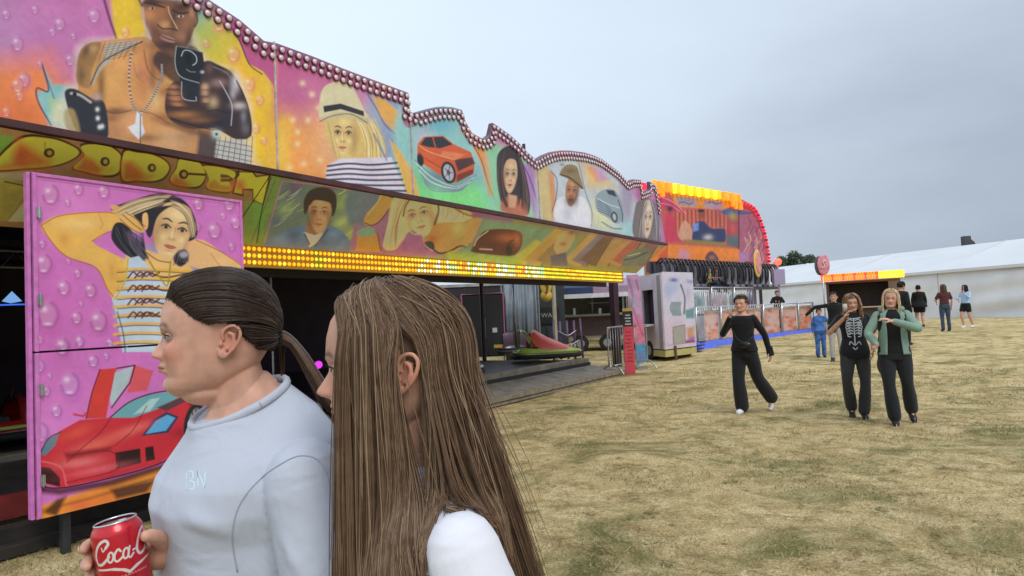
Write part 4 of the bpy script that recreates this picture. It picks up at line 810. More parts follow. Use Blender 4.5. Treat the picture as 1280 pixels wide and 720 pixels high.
# ------------------------------------------------------------ pink shutter board
XP = -5.12
tl = onX(40, 215, XP); br = onX(311.5, 590, XP); bl = onX(38, 652, XP)
ztop, zbot = tl.z, bl.z; zmid = onX(38, 441, XP).z
board = wthing('shutter_board', 'pink bubble painted fold down board with a posing woman above a red sports car', 'board', (XP-.05, (tl.y+br.y)/2, 0))
pp = Paint((XP, tl.y, zbot), (0, 1, 0), (0, 0, 1), br.y-tl.y, ztop-zbot, 300, (214, 118, 196))
def paint_board(p):
    a = zc(0, 200, 3); c = zc(0, 420, 2.4); rs = random.Random(2)
    p.blob(80, 250, 60, 40, (226, 140, 205), .6); p.blob(60, 560, 50, 60, (224, 140, 212), .7); p.blob(280, 270, 30, 40, (214, 130, 200), .5); p.blob(60, 400, 40, 60, (208, 104, 184), .6)
    for (x, y, r) in ((190, 130, 34), (295, 110, 20), (390, 118, 24), (255, 160, 12), (140, 225, 12), (165, 390, 34), (258, 380, 10), (292, 425, 15), (240, 480, 26), (340, 490, 24), (180, 580, 46), (288, 592, 22), (370, 605, 36), (150, 672, 16), (298, 685, 18), (305, 540, 10), (745, 165, 22), (860, 165, 24), (805, 265, 28), (885, 235, 22), (838, 210, 12), (870, 325, 14), (740, 250, 14), (740, 380, 24), (235, 700, 30), (160, 315, 14), (420, 690, 12)):
        p.bubble(*a(x, y)[0], r/3*1.05, (168, 50, 140), (250, 215, 240))
    for (x, y, r) in ((120, 90, 18), (210, 145, 34), (240, 15, 14), (280, 75, 18), (140, 165, 14), (170, 225, 18), (120, 290, 30), (190, 30, 16), (112, 205, 10), (330, 20, 12), (320, 60, 10), (150, 120, 8)):
        p.bubble(*c(x, y)[0], r/2.4, (160, 60, 165), (250, 220, 250))
    # woman
    sk = (240, 186, 92); dk = (190, 112, 40)
    p.poly(a(460, 690, 420, 560, 470, 330, 640, 300, 770, 420, 700, 720), (120, 180, 215), 2, .5)
    p.poly(a(155, 245, 230, 205, 380, 195, 460, 200, 520, 225, 520, 270, 420, 262, 380, 285, 350, 310, 440, 360, 520, 400, 480, 470, 430, 520, 400, 480, 360, 400, 250, 360, 190, 300), sk, .8, 1, True)
    p.blob(*a(300, 240)[0], 30, 8, (250, 210, 140), .6); p.blob(*a(380, 370)[0], 22, 9, (246, 196, 100), .7, .5); p.blob(*a(240, 300)[0], 8, 12, (222, 150, 60), .6); p.blob(*a(420, 410)[0], 6, 12, (220, 150, 70), .6)
    p.line(a(155, 245, 230, 208, 380, 196, 455, 204), 1.3, dk, .5); p.line(a(155, 247, 190, 302, 250, 362, 360, 405, 402, 482, 432, 520), 1.4, dk, .5); p.line(a(345, 305, 385, 280, 440, 262), 1.2, dk, .5); p.line(a(370, 205, 385, 240, 375, 258), 1, dk, .5, .7)
    p.poly(a(700, 310, 760, 300, 830, 345, 915, 400, 925, 450, 800, 420, 720, 400, 690, 385), (242, 190, 130), .8, 1, True); p.line(a(735, 300, 830, 345, 920, 405), 1.2, dk, .5); p.line(a(790, 350, 830, 400, 880, 410), 1, dk, .5, .7)
    p.poly(a(520, 330, 640, 370, 690, 380, 740, 440, 740, 520, 560, 520, 480, 470, 470, 370), (244, 196, 120), 1, 1, True)
    p.poly(a(415, 185, 500, 150, 600, 125, 680, 145, 725, 200, 740, 280, 700, 300, 690, 200, 600, 175, 540, 250, 545, 370, 480, 360, 420, 300, 430, 240, 470, 240, 520, 290, 500, 210), (40, 36, 44), .8, 1, True)
    p.poly(a(425, 190, 520, 150, 640, 130, 590, 165, 500, 200, 450, 205), (206, 176, 130), 1.2, .95, True); p.poly(a(640, 150, 700, 180, 735, 250, 720, 290, 700, 230, 670, 180), (196, 168, 130), 1.2, .9, True)
    p.line(a(430, 200, 520, 170, 600, 145, 660, 150), 1.4, (60, 50, 50), .6, .9)
    p.face(*a(645, 268)[0], 26, 34, (236, 194, 138), (170, 110, 70), .22, .25, (190, 90, 96), (50, 38, 40), (40, 30, 30))
    p.poly(a(560, 200, 600, 175, 665, 170, 630, 180, 590, 215, 565, 290, 545, 260), (44, 38, 44), .9, 1, True)
    p.poly(a(535, 205, 552, 200, 556, 240, 548, 262, 536, 245), (240, 186, 120), .7, 1, True); p.blob(*a(515, 285)[0], 8, 7, (190, 130, 200), .9); p.line(a(495, 270, 535, 300, 520, 310), 1.4, (90, 60, 120), .6)
    p.poly(a(655, 355, 690, 335, 708, 355, 700, 385, 675, 400, 652, 380), (44, 38, 46), 1.2, 1, True)
    for q_ in range(9): p.line(a(650+q_*6, 395-q_*4, 664+q_*5, 345+q_*3, 690+q_*2, 340+q_*5, 700-q_*2, 380), 1, ((110, 100, 112), (24, 20, 28))[q_ % 2], .5, .8); p.blob(*a(690, 355)[0], 4, 3, (180, 170, 180), .8)
    p.poly(a(415, 170, 480, 190, 540, 260, 520, 270, 455, 230), (232, 180, 100), 1, .9, True)
    p.strands(a(430, 240, 440, 290, 480, 350, 520, 385), a(520, 290, 530, 320, 545, 345, 560, 372), 26, [(20, 18, 24), (90, 84, 100), (50, 46, 56)], 1.6, 5, .85, 31)
    p.strands(a(420, 190, 500, 155, 600, 130), a(470, 220, 540, 190, 620, 165), 22, [(236, 214, 170), (120, 96, 70), (180, 150, 110)], 1.2, 3, .7, 32)
    p.strands(a(660, 150, 720, 200, 738, 290), a(640, 170, 690, 210, 712, 290), 16, [(226, 200, 160), (110, 86, 66), (50, 44, 50)], 1.2, 3, .7, 33)
    p.line(a(460, 205, 500, 240, 530, 262), 1.3, (150, 90, 40), .5, .9); p.line(a(470, 195, 520, 228, 545, 250), 1.2, (150, 90, 40), .5, .9); p.line(a(450, 222, 490, 256, 515, 270), 1.2, (150, 90, 40), .5, .9)
    p.line(a(540, 340, 590, 375, 640, 385), 1.4, (120, 80, 50), .5, .9)
    # bodice: pale blue and gold bands with dark frogging
    p.poly(a(480, 370, 520, 360, 560, 400, 580, 440, 640, 470, 720, 420, 760, 500, 740, 720, 460, 720, 440, 600, 420, 520, 470, 450), (196, 214, 232), .8, 1)
    for k in range(9):
        y = 410+k*34; p.line(a(430, y+6, 540, y, 740, y+10), 4, (238, 180, 60), 1.2, .9); p.line(a(440, y+12, 540, y+6, 740, y+16), 1.4, (50, 60, 90), .6, .8)
    for k in range(4):
        y = 430+k*50
        for e in range(3): p.line(a(480+e*26, y+12, 500+e*26, y-10, 520+e*26, y+6, 545+e*26, y-8), 2.2, (110, 44, 30), .6, .95)
        p.line(a(560, y-8, 620, y+10, 700, y-4), 2.4, (96, 42, 34), .6, .9)
    p.line(a(560, 380, 600, 440, 628, 470, 640, 380), 2, (160, 150, 50), .7)
    p.line(a(480, 370, 470, 450, 432, 520), 2, (210, 180, 40), .8); p.line(a(440, 570, 462, 650, 470, 720), 1.6, (40, 60, 110), .7, .8)
    # red sports car
    p.poly(c(90, 520, 300, 450, 560, 365, 560, 470, 90, 600), (240, 150, 60), 2, 1); p.blob(*c(300, 490)[0], 46, 9, (246, 130, 60), .9, -.25); p.poly(c(130, 530, 170, 490, 200, 480, 170, 540), (60, 30, 24), 2.5, .9); p.poly(c(330, 460, 470, 430, 440, 470, 350, 490), (70, 40, 36), 3, .9); p.blob(*c(240, 510)[0], 14, 8, (230, 110, 70), .8); p.line(c(100, 530, 300, 478, 560, 395), 3, (70, 40, 30), 2, .5)
    p.poly(c(100, 450, 180, 455, 330, 430, 560, 360, 560, 380, 340, 450, 180, 478, 110, 470), (80, 30, 40), 3, .9)
    red = (206, 44, 62); dr = (120, 20, 40)
    p.poly(c(104, 372, 130, 330, 180, 285, 240, 252, 330, 245, 440, 200, 520, 180, 610, 185, 618, 240, 590, 300, 560, 340, 470, 385, 330, 425, 180, 455, 118, 440), red, .9, 1)
    p.poly(c(300, 100, 350, 96, 330, 180, 318, 246, 258, 248, 275, 170), (214, 60, 56), .8, 1); p.poly(c(345, 110, 400, 90, 385, 140, 335, 210, 330, 190), (176, 196, 200), .8, 1); p.poly(c(400, 86, 460, 105, 440, 165, 380, 170, 395, 130), (222, 90, 100), .8, 1)
    p.line(c(300, 100, 276, 170, 258, 248), 1.3, (70, 14, 24), .6); p.line(c(350, 97, 405, 88, 390, 140, 335, 215), 1.6, (60, 16, 26), .6, sm=False)
    p.poly(c(330, 245, 380, 200, 450, 175, 520, 165, 545, 180, 470, 220, 400, 245), (110, 170, 180), .8, 1); p.poly(c(400, 235, 450, 190, 480, 185, 450, 225), (190, 220, 220), 1, .8); p.poly(c(470, 215, 540, 185, 570, 190, 500, 225), (60, 60, 70), 1, .9)
    p.line(c(330, 245, 385, 200, 450, 174, 530, 160), 1.6, (70, 20, 36), .6)
    p.poly(c(425, 300, 460, 250, 500, 228, 536, 242, 505, 290), (40, 50, 90), .7, 1); p.poly(c(437, 294, 468, 254, 502, 236, 526, 246, 498, 284), (86, 176, 226), .8, 1)
    p.poly(c(118, 355, 140, 310, 180, 290, 165, 330, 135, 358), (90, 130, 150), .7, 1); p.line(c(118, 358, 145, 308, 182, 288), 1.2, (50, 16, 24), .5)
    p.poly(c(110, 392, 150, 395, 180, 425, 180, 452, 130, 440), (52, 14, 24), .8, 1); p.line(c(104, 372, 180, 392, 200, 450), 2, (236, 110, 120), .9, .8)
    p.poly(c(345, 350, 460, 330, 465, 370, 350, 400), (36, 16, 24), .9, 1); p.poly(c(420, 335, 435, 333, 438, 380, 424, 386), red, .8, 1)
    p.blob(*c(280, 330)[0], 40, 9, (238, 110, 96), .8, -.35); p.blob(*c(230, 290)[0], 26, 8, (226, 84, 70), .8, -.4); p.blob(*c(240, 380)[0], 30, 6, (236, 130, 130), .7, -.15); p.blob(*c(300, 400)[0], 40, 5, (236, 120, 130), .6, -.2); p.blob(*c(400, 280)[0], 28, 6, (240, 120, 110), .7, -.35); p.blob(*c(540, 290)[0], 12, 10, (160, 26, 50), .8)
    p.poly(c(190, 350, 340, 330, 330, 345, 200, 372), (150, 26, 44), 2, .8); p.line(c(200, 360, 330, 345, 350, 400, 200, 440), 1.2, (110, 16, 36), .6, .8)
    p.line(c(330, 250, 300, 290, 230, 350, 200, 380), 1.2, (110, 16, 36), .7, .8); p.line(c(440, 210, 400, 280, 345, 330), 1.2, (110, 16, 36), .7, .8)
    p.oval(*c(583, 265)[0], 13, 27, (34, 34, 42), .8, 1, .15); p.oval(*c(585, 265)[0], 8.5, 20, (150, 150, 156), .8, 1, .15)
    for k in range(9): x_, y_ = c(585, 265)[0]; p.line([(x_, y_), (x_+8*math.cos(k*.7), y_+19*math.sin(k*.7))], 1.4, (50, 50, 58), .5)
    p.oval(*c(585, 265)[0], 2.4, 5, (60, 60, 66), .6); p.line(c(222, 235, 250, 240, 256, 232), 2.6, (206, 60, 60), .8)
    p.poly(c(545, 175, 612, 180, 615, 200, 600, 200, 570, 210), (120, 24, 40), 1, .9)
    p.line(c(104, 372, 118, 440, 180, 456, 330, 426, 470, 386, 560, 340), 1.8, (60, 10, 24), .7)
    for pt in ((-4, 3), (4, -4)): pass
    p.line([(x, y) for x, y in ((46, 224), (306, 258))], 1, (150, 90, 150), .5, .6)
    p.noise(.08, 60, 23).noise(.06, 8, 24)
paint_board(pp); PM = pp.material('board_artwork', .3, .98)
W_, H_ = br.y-tl.y, ztop-zbot; hm = zmid-zbot; PEDGE = mat('pink_frame', L(205, 120, 190), .4, var=.15)
PE2 = mat('pink_edge', (.35, .12, .30), .5, var=.2)
pp.panel('upper_panel', [(0, hm+.008), (W_, hm+.008), (W_, H_), (0, H_)], .035, PM, PE2, board)
pp.panel('lower_panel', [(0, 0), (W_, 0), (W_, hm-.006), (0, hm-.006)], .035, PM, PE2, board)
mb = MB()
for (z_, h_) in ((zbot+hm/2, hm-.01), (zbot+(H_+hm)/2, H_-hm-.01)):
    mb.box((XP+.004, tl.y+.012, z_), (.012, .022, h_)); mb.box((XP+.004, br.y-.012, z_), (.012, .022, h_))
mb.box((XP+.004, (tl.y+br.y)/2, ztop-.012), (.012, W_-.05, .022)); mb.box((XP-.045, tl.y-.015, (ztop+zbot)/2), (.05, .02, H_))
mb.build('frame', PEDGE, board, bevel=.002)
for z_ in (tl.z-.27, zmid-.25, zmid+.35, zbot+.25):
    mb = MB(); mb.box((XP+.014, tl.y+.03, z_), (.012, .03, .07)); mb.tube([(XP+.024, tl.y+.03, z_-.04), (XP+.024, tl.y+.03, z_+.04)], .006, 6); mb.build('hinge', STEEL, board)
# props that carry the board
mb = MB()
for y in (tl.y+.2, br.y-.2): mb.box((XP-.08, y, zbot/2+.1), (.05, .05, zbot+.2))
mb.build('prop', DARKSTEEL, board)
# ------------------------------------------------------------ things further down the field
_cr = R3 @ Vector((1, 0, 0)); CAMROT = math.atan2(_cr.y, _cr.x)      # local +x = to the right in view, local -y = towards the camera
def atD(px, D, z=None):
    """the point of the ground at image column px and depth D"""
    p = onD(px, 371+.045*(1189-px), D); p.z = terrain(p.x, p.y) if z is None else z; return p
def yz(px, py, D): return onD(px, py, D).z
WHITEP = mat('white_paint', (.62, .61, .62), .4, var=.12, vscale=4, dirt=(.42, .40, .38))
CHROME = mat('bright_rail', (.66, .67, .69), .28, .9)
RUB = mat('black_rubber', (.02, .02, .02), .75)
def wheel(name, c, r, w, axis, parent):
    mb = MB(); c = Vector(c); a = Vector(axis).normalized(); mb.tube([c-a*w/2, c-a*w*.42, c+a*w*.42, c+a*w/2], [r*.9, r, r, r*.9], 20); t = mb.build(name, RUB, parent, True)
    mb = MB(); mb.tube([c-a*w*.53, c+a*w*.53], r*.5, 14); mb.build('rim', mat('pale_rim', (.35, .35, .34), .5, .4), t)
    return t
# ---- dodgem cars
def dodgem_car(loc, rz, body, trim, label, sc=.8, cowl=None):
    t = thing('dodgem_car', label, 'dodgem car', loc, rz, 'dodgem cars on the track floor'); t.scale = (sc, sc, sc)
    bm_ = mat(body[0], body[1], .18, spec=.8, var=.1, vscale=3); tm = mat(trim[0], trim[1], .25, spec=.7)
    def outline(L_, W_): return [(x*L_, y*W_) for x, y in cr([(-.5, -.3), (-.5, .3), (-.36, .5), (.1, .5), (.42, .36), (.52, 0), (.42, -.36), (.1, -.5), (-.36, -.5)], 5, True)]
    mb = MB()
    rings = [(.13, .98, .98), (.20, 1.0, 1.0), (.28, .95, .92), (.33, .86, .80)]
    V = []; n = None
    for z, a, b in rings:
        o = outline(1.62*a, 1.02*b); n = len(o); V += [(x, y, z+.10*max(0, -x-.2)) for x, y in o]
    Fc = [(r*n+i, r*n+(i+1) % n, (r+1)*n+(i+1) % n, (r+1)*n+i) for r in range(3) for i in range(n)]
    mb.add(V, Fc); mb.add(V[:n], [tuple(range(n))[::-1]])
    mb.build('body', bm_, t, True)
    mb = MB(); o = outline(1.72, 1.12); mb.tube([(x, y, .15) for x, y in o]+[(o[0][0], o[0][1], .15)], .055, 8, False); mb.build('bumper', RUB, t, True)
    mb = MB(); o = outline(1.69, 1.09); mb.tube([(x, y, .26) for x, y in o]+[(o[0][0], o[0][1], .26)], .028, 8, False); mb.build('trim_strip', tm, t, True)
    # bonnet and cowl
    mb = MB(); V = []; nn_ = 12
    for k, (x, h, w) in enumerate([(.82, .26, .18), (.62, .42, .40), (.40, .52, .46), (.20, .60, .46), (.12, .66, .44), (.10, .60, .40)] if not cowl else [(.80, .27, .18), (.50, .40, .42), (.15, .56, .46), (-.15, .72, .44), (-.34, .84, .36), (-.40, .76, .32)]):
        for i in range(nn_+1):
            a = math.pi*i/nn_; V.append((x-.06*abs(math.cos(a)), -w*math.cos(a), .24+(h-.24)*math.sin(a)**.7))
    mb.add(V, [(k*(nn_+1)+i, k*(nn_+1)+i+1, (k+1)*(nn_+1)+i+1, (k+1)*(nn_+1)+i) for k in range(5) for i in range(nn_)]); mb.build('bonnet', mat(*cowl) if cowl else bm_, t, True)
    # tall sloping seat back
    mb = MB(); V = []
    for k, (x, z) in enumerate([(-.38, .30), (-.50, .55), (-.60, .78), (-.68, .86), (-.74, .78), (-.76, .5), (-.74, .3)]):
        w = .44-.05*(k == 3)
        for i in range(7): V.append((x+.06*abs(i-3)/3*(1 if k < 3 else -.2), -w+2*w*i/6, z-.05*(abs(i-3)/3)**3*(k in (2, 3, 4))))
    mb.add(V, [(k*7+i, k*7+i+1, (k+1)*7+i+1, (k+1)*7+i) for k in range(6) for i in range(6)]); mb.build('backrest', tm, t, True)
    mb = MB(); mb.box((-.25, 0, .34), (.36, .80, .12)); mb.build('seat', mat('black_vinyl', (.025, .025, .028), .35), t, bevel=.03)
    mb = MB(); ring = [(.02+.05*math.sin(a)*.5, .13*math.cos(a), .66+.13*math.sin(a)) for a in [2*math.pi*k/14 for k in range(15)]]; mb.tube(ring, .012, 6, False); mb.tube([(.02, 0, .66), (.2, 0, .5)], .014, 6); mb.build('steering_wheel', RUB, t, True)
    mb = MB(); mb.tube([(-.80, 0, .35), (-.80, 0, 2.35)], .018, 8); mb.build('pole', STEEL, t, True)
    for s in (-1, 1): mb = MB(); mb.ell((.70, s*.22, .36), (.035, .05, .05), 12, 8); mb.build('headlight', mat('headlamp_glass', (.7, .7, .65), .1), t, True)
    return t
p = onZ(684, 451, .39); dodgem_car((p.x, p.y, .39), CAMROT+.15, ('lime_gel', (.55, .68, .12)), ('lime_gel', (.62, .72, .10)), 'salmon pink and lime dodgem car at the far end of the track', .92, ('salmon_gel', (.98, .17, .14), .3))
p = onZ(556, 474, .39); dodgem_car((p.x, p.y, .39), CAMROT+.1, ('coral_gel', (.85, .12, .13)), ('silver_gel', (.6, .6, .6)), 'coral dodgem car with silver trim half hidden behind the long haired girl')
p = onZ(8, 556, .39); dodgem_car((p.x-.25, p.y+.1, .37), CAMROT+.9, ('red_gel', (.55, .03, .03)), ('yellow_gel', (.65, .62, .15)), 'red dodgem car with yellow green trim left of the pink board')
p = onZ(648, 444, .39); dodgem_car((p.x-.6, p.y+.3, .39), CAMROT+2.0, ('violet_gel', (.06, .04, .14)), ('plum_gel', (.07, .03, .06)), 'dark violet dodgem car behind the salmon pink one')
# ---- black equipment cabinets with pink frame
c0 = onZ(606, 446, .39)
t = thing('equipment_cabinet', 'black double door cabinet with a pink edged frame at the back of the track', 'cabinet', (c0.x, c0.y, .39), CAMROT)
D0 = -(R3I @ (c0-CAM)).z; w = 52/850*D0; h = 78/850*D0
mb = MB(); mb.box((0, .25, h/2), (w, .5, h)); mb.build('body', mat('cabinet_black', (.012, .012, .013), .35), t)
for s in (-1, 1):
    mb = MB(); mb.box((s*w/4, -.012, h/2), (w/2-.04, .02, h-.08)); d = mb.build('door', mat('cabinet_door', (.022, .022, .024), .3), t, bevel=.004)
    mb = MB(); mb.tube([(s*.05, -.04, h*.3), (s*.05, -.04, h*.62)], .012, 6); mb.build('handle', STEEL, d)
PK = mat('pink_tube', (.45, .12, .22), .4)
mb = MB(); mb.tube([(-w/2, -.03, 0), (-w/2, -.03, h+.02), (w/2, -.03, h+.02), (w/2, -.03, 0)], .022, 6); mb.tube([(-.02, -.035, 0), (-.02, -.035, h)], .012, 6); mb.build('frame', PK, t)
mb = MB(); mb.box((w*.27, -.03, h*.42), (.13, .008, .13)); mb.build('notice', mat('white_notice', (.55, .55, .55), .5), t)
mb = MB(); mb.box((w*.36, -.03, h*.16), (.3, .008, .09)); mb.build('warning_plate', mat('yellow_plate', (.55, .36, .05), .5), t)
# ---- dark lorry body added behind the far side of the track to darken the opening
cD = atD(556, 24.0); wD = (650-462)/850*24.0
t = thing('backing_box', 'long dark box lorry added behind the dodgem track to darken the opening', 'backing', cD, CAMROT+.05)
hD = yz(620, 356, 24.0)-cD.z
mb = MB(); mb.box((0, 1.3, hD/2+.2), (wD, 2.5, hD-.4)); mb.build('box_body', mat('backing_dark', (.018, .013, .016), .5, var=.4, vscale=1.5), t)
mb = MB(); mb.box((0, 1.3, hD+.03), (wD+.1, 2.6, .10)); mb.build('roof_edge', mat('backing_roof_edge', (.30, .29, .28), .5, var=.4, vscale=2), t)
for x in (-wD*.3, -wD*.12, wD*.3): wheel('wheel', (x, .15, .42), .42, .25, (0, 1, 0), t)
for k in range(7): mb = MB(); mb.box((-wD/2+(k+.5)*wD/7, .02, hD/2+.2), (.04, .05, hD-.5)); mb.build('side_rib', mat('backing_rib', (.04, .03, .035), .4), t)
# ---- grey tarpaulin screen and dark booth behind the track
c1 = atD(650, 19.5)
t = thing('tarpaulin_screen', 'hanging blue grey tarpaulin screen behind the dodgem track', 'tarpaulin', c1, CAMROT)
mb = MB(); V = []; nx = 40
for k in range(2):
    for i in range(nx+1): x = -.45+.95*i/nx; V.append((x, .03*math.sin(x*22)+.015*math.sin(x*51), [.1, 2.75][k]))
mb.add(V, [(i, i+1, nx+2+i, nx+1+i) for i in range(nx)]); o = mb.build('sheet', mat('grey_tarp', (.16, .19, .22), .45, var=.3, vscale=2, bump=.3, bscale=4), t, True)
sm = o.modifiers.new('thick', 'SOLIDIFY'); sm.thickness = .01
mb = MB(); mb.tube([(-.5, .02, 2.76), (.55, .02, 2.76)], .025, 8); mb.tube([(-.5, .05, 0), (-.5, .05, 2.78)], .025, 8); mb.tube([(.55, .05, 0), (.55, .05, 2.78)], .025, 8); mb.build('frame', STEEL, t)
c2 = atD(676, 21)
t = thing('pay_booth', 'dark green pay booth with a one way sign behind the dodgem track', 'booth', c2, CAMROT)
mb = MB(); mb.box((0, .6, 1.35), (1.5, 1.2, 2.6)); mb.build('body', mat('booth_green', (.022, .032, .032), .5, var=.3), t)
mb = MB(); mb.box((0, .55, 2.68), (1.7, 1.4, .08)); mb.build('roof', mat('booth_roof', (.12, .12, .13), .5), t)
mb = MB(); mb.box((0, -.03, 1.35), (1.15, .05, .5)); sg = mb.build('sign', mat('black_sign', (.012, .012, .013), .4), t)
def text(s, size, m, parent, M, name='lettering', depth=.004, xs=1.0, shear=0.0):
    cu = bpy.data.curves.new(name, 'FONT'); cu.body = s; cu.size = size; cu.align_x = 'CENTER'; cu.align_y = 'CENTER'; cu.extrude = depth; cu.shear = shear; cu.resolution_u = 3
    o = bpy.data.objects.new(name, cu); COL.objects.link(o); bpy.context.view_layer.update()
    me = bpy.data.meshes.new_from_object(o.evaluated_get(bpy.context.evaluated_depsgraph_get())); bpy.data.objects.remove(o); bpy.data.curves.remove(cu)
    me.transform(M @ Matrix.Diagonal((xs, 1, 1, 1))); me.materials.clear(); return link(name, me, m, parent)
RX = Matrix.Rotation(math.pi/2, 4, 'X')
text('ONE WAY', .2, mat('faded_letter', (.30, .30, .28), .5), sg, Matrix.Translation((0, -.06, 1.35)) @ RX)
for s in (-1, 1): mb = MB(); mb.box((s*.4, -.015, .62), (.5, .03, .8)); mb.build('door_panel', mat('booth_panel', (.03, .035, .04), .4), t)
# ---- burger trailer seen through the far end of the ride
c3 = atD(737, 23.0)
t = thing('catering_trailer', 'cream catering trailer with open hatch and blue awning behind the dodgem track', 'trailer', c3, CAMROT-.12)
CRM = mat('cream_panel', (.40, .36, .25), .5, var=.2, vscale=3)
mb = MB(); mb.box((.05, 1.0, .82), (2.7, 1.9, .9)); mb.box((-1.22, 1.0, 1.75), (.16, 1.9, 1.0)); mb.box((1.32, 1.0, 1.75), (.16, 1.9, 1.0)); mb.box((.05, 1.9, 1.75), (2.4, .08, 1.0)); mb.box((.05, 1.0, 2.3), (2.7, 1.95, .12)); mb.build('body', CRM, t)
mb = MB(); mb.box((.1, .03, .85), (2.0, .04, .62)); mb.build('front_panel', mat('brown_panel', (.075, .045, .04), .5, var=.3), t)
mb = MB(); mb.box((.05, -.12, 1.22), (2.45, .36, .045)); mb.build('counter', mat('counter_top', (.42, .34, .22), .4), t, bevel=.01)
mb = MB(); mb.prism([(-1.3, -.02, 2.36), (-1.3, -.95, 2.10), (-1.3, -.95, 1.93), (-1.3, -.99, 1.93), (-1.3, -.99, 2.14), (-1.3, -.02, 2.42)], (1.45, 0, 0)); mb.build('awning', mat('navy_canvas', (.025, .045, .12), .7, var=.2), t)
mb = MB(); mb.prism([(.155, -.02, 2.36), (.155, -.95, 2.10), (.155, -.95, 1.93), (.155, -.99, 1.93), (.155, -.99, 2.14), (.155, -.02, 2.42)], (1.25, 0, 0)); mb.build('awning', mat('mauve_canvas', (.32, .22, .30), .7, var=.2), t)
mb = MB(); mb.box((.05, -1.0, 1.86), (2.72, .04, .14)); mb.build('valance', WHITEP, t)
mb = MB(); mb.box((.1, 1.5, 1.75), (.04, .04, 1)); mb.box((.6, 1.5, 1.95), (1.3, .3, .03)); mb.box((.6, 1.5, 1.65), (1.3, .3, .03)); mb.build('shelf', STEEL, t)
for k, (x, r, hh) in enumerate(((.35, .06, .2), (.8, .08, .16), (-.5, .05, .24))): mb = MB(); mb.tube([(x, -.1, 1.245), (x, -.1, 1.245+hh)], [r, r*.8], 10); tag(mb.build('tub', STEEL, t))
mb = MB(); mb.box((.05, 1.0, .30), (2.8, 1.8, .16)); mb.build('chassis', mat('yellow_chassis', (.45, .40, .14), .5, var=.2), t)
for x in (-.35, .55): wheel('wheel', (x, .12, .28), .28, .18, (0, 1, 0), t)
mb = MB(); mb.tube([(-1.25, .1, .02), (-1.25, .1, .4)], .03, 8); mb.tube([(1.2, .1, .02), (1.2, .1, .4)], .03, 8); mb.build('jack', DARKSTEEL, t)
c4 = atD(684, 20)
t = thing('yellow_number_sign', 'yellow oval hanging sign on a cream post behind the track', 'sign', c4, CAMROT)
mb = MB(); mb.tube([(.22, 0, 0), (.22, 0, 2.6)], .06, 8); mb.build('post', CRM, t)
mb = MB(); mb.tube([(0, -.06, 1.95), (0, -.02, 1.95)], .17, 20); mb.ell((0, -.05, 2.25), (.17, .03, .27), 16, 8); mb.build('plate', mat('amber_plate', (.62, .40, .06), .4), t, True)
mb = MB(); mb.tube([(0, -.10, 2.02), (.05, -.10, 2.22), (-.05, -.10, 2.36)], .03, 6); mb.build('mark', mat('brown_mark', (.14, .06, .02), .5), t)
# generator-like kids ride seat with purple hoops
c5 = atD(708, 19.5)
t = thing('purple_hoop_gate', 'low purple hooped gate in front of the catering trailer', 'gate', c5, CAMROT)
PU = mat('dull_purple', (.09, .04, .10), .4)
for k in range(3): mb = MB(); mb.tube(cr([(-.42+.08*k, 0, .35+.28*k), (0, -.1, .22+.28*k), (.42-.08*k, 0, .35+.28*k)], 6), .022, 6); mb.build('hoop', mat('silver_hoop', (.3, .26, .32), .3, .7), t, True)
for x in (-.42, .42): mb = MB(); mb.tube([(x, 0, 0), (x*.9, 0, 1.25)], .03, 8); mb.build('leg', PU, t, True)
for x in (-.2, 0, .2): mb = MB(); mb.tube([(x, .03, .1), (x, .03, 1.2)], .035, 6); mb.build('bar', PU, t, True)
# ---- crowd barrier
def barrier(A, B, label, group='crowd barriers'):
    d = B-A; Ln = d.length; t = thing('crowd_barrier', label, 'barrier', A, math.atan2(d.y, d.x))
    mb = MB(); r = .09
    mb.tube(cr([(0, 0, .22), (0, 0, .95), (.03, 0, 1.06), (.13, 0, 1.1), (Ln-.13, 0, 1.1), (Ln-.03, 0, 1.06), (Ln, 0, .95), (Ln, 0, .22), (Ln, 0, .2)], 4), .02, 8); mb.tube([(0, 0, .22), (Ln, 0, .22)], .018, 8); mb.build('frame', STEEL, t, True)
    n = max(4, int(Ln/.115))
    for k in range(1, n):
        mb = MB(); mb.tube([(Ln*k/n, 0, .22), (Ln*k/n, 0, 1.1)], .007, 6); mb.build('bar', STEEL, t, True)
    for x in (.12, Ln-.12): mb = MB(); mb.tube(cr([(x, -.32, .01), (x, -.2, .16), (x, 0, .24), (x, .2, .16), (x, .32, .01)], 4), .018, 8); mb.build('foot', STEEL, t, True)
    return t
barrier(atD(758, 15.5), atD(806, 17.0), 'galvanised steel crowd barrier at the end of the dodgem ramp')
# ---- red notice pillar
c6 = atD(784, 15.7)
t = thing('notice_board', 'tall narrow red notice board with a black and yellow head at the ramp end', 'sign', c6, CAMROT)
hh = (465-383)/850*15.7
RED = mat('notice_red', (.60, .055, .085), .45, var=.15, vscale=4)
mb = MB(); mb.box((0, 0, hh*.36), (.23, .05, hh*.72)); mb.build('red_panel', RED, t, bevel=.004)
mb = MB(); mb.box((0, 0, hh*.84), (.23, .05, hh*.235)); mb.build('black_panel', mat('notice_black', (.015, .015, .018), .4), t, bevel=.004)
mb = MB(); mb.box((0, 0, hh*.98), (.23, .05, hh*.045)); mb.build('yellow_band', mat('notice_yellow', (.62, .38, .06), .4), t)
for k in range(4): mb = MB(); mb.box((0, -.028, hh*(.76+.045*k)), (.14-.03*(k % 2), .006, .028)); mb.build('text_line', mat('pale_text', (.5, .5, .48), .5), t)
rs = random.Random(3)
for k in range(9): mb = MB(); mb.box((rs.uniform(-.02, .02), -.028, hh*(.64-.055*k)), (rs.uniform(.09, .16), .006, .02)); mb.build('text_line', mat('dull_text', (.30, .02, .04), .5), t)
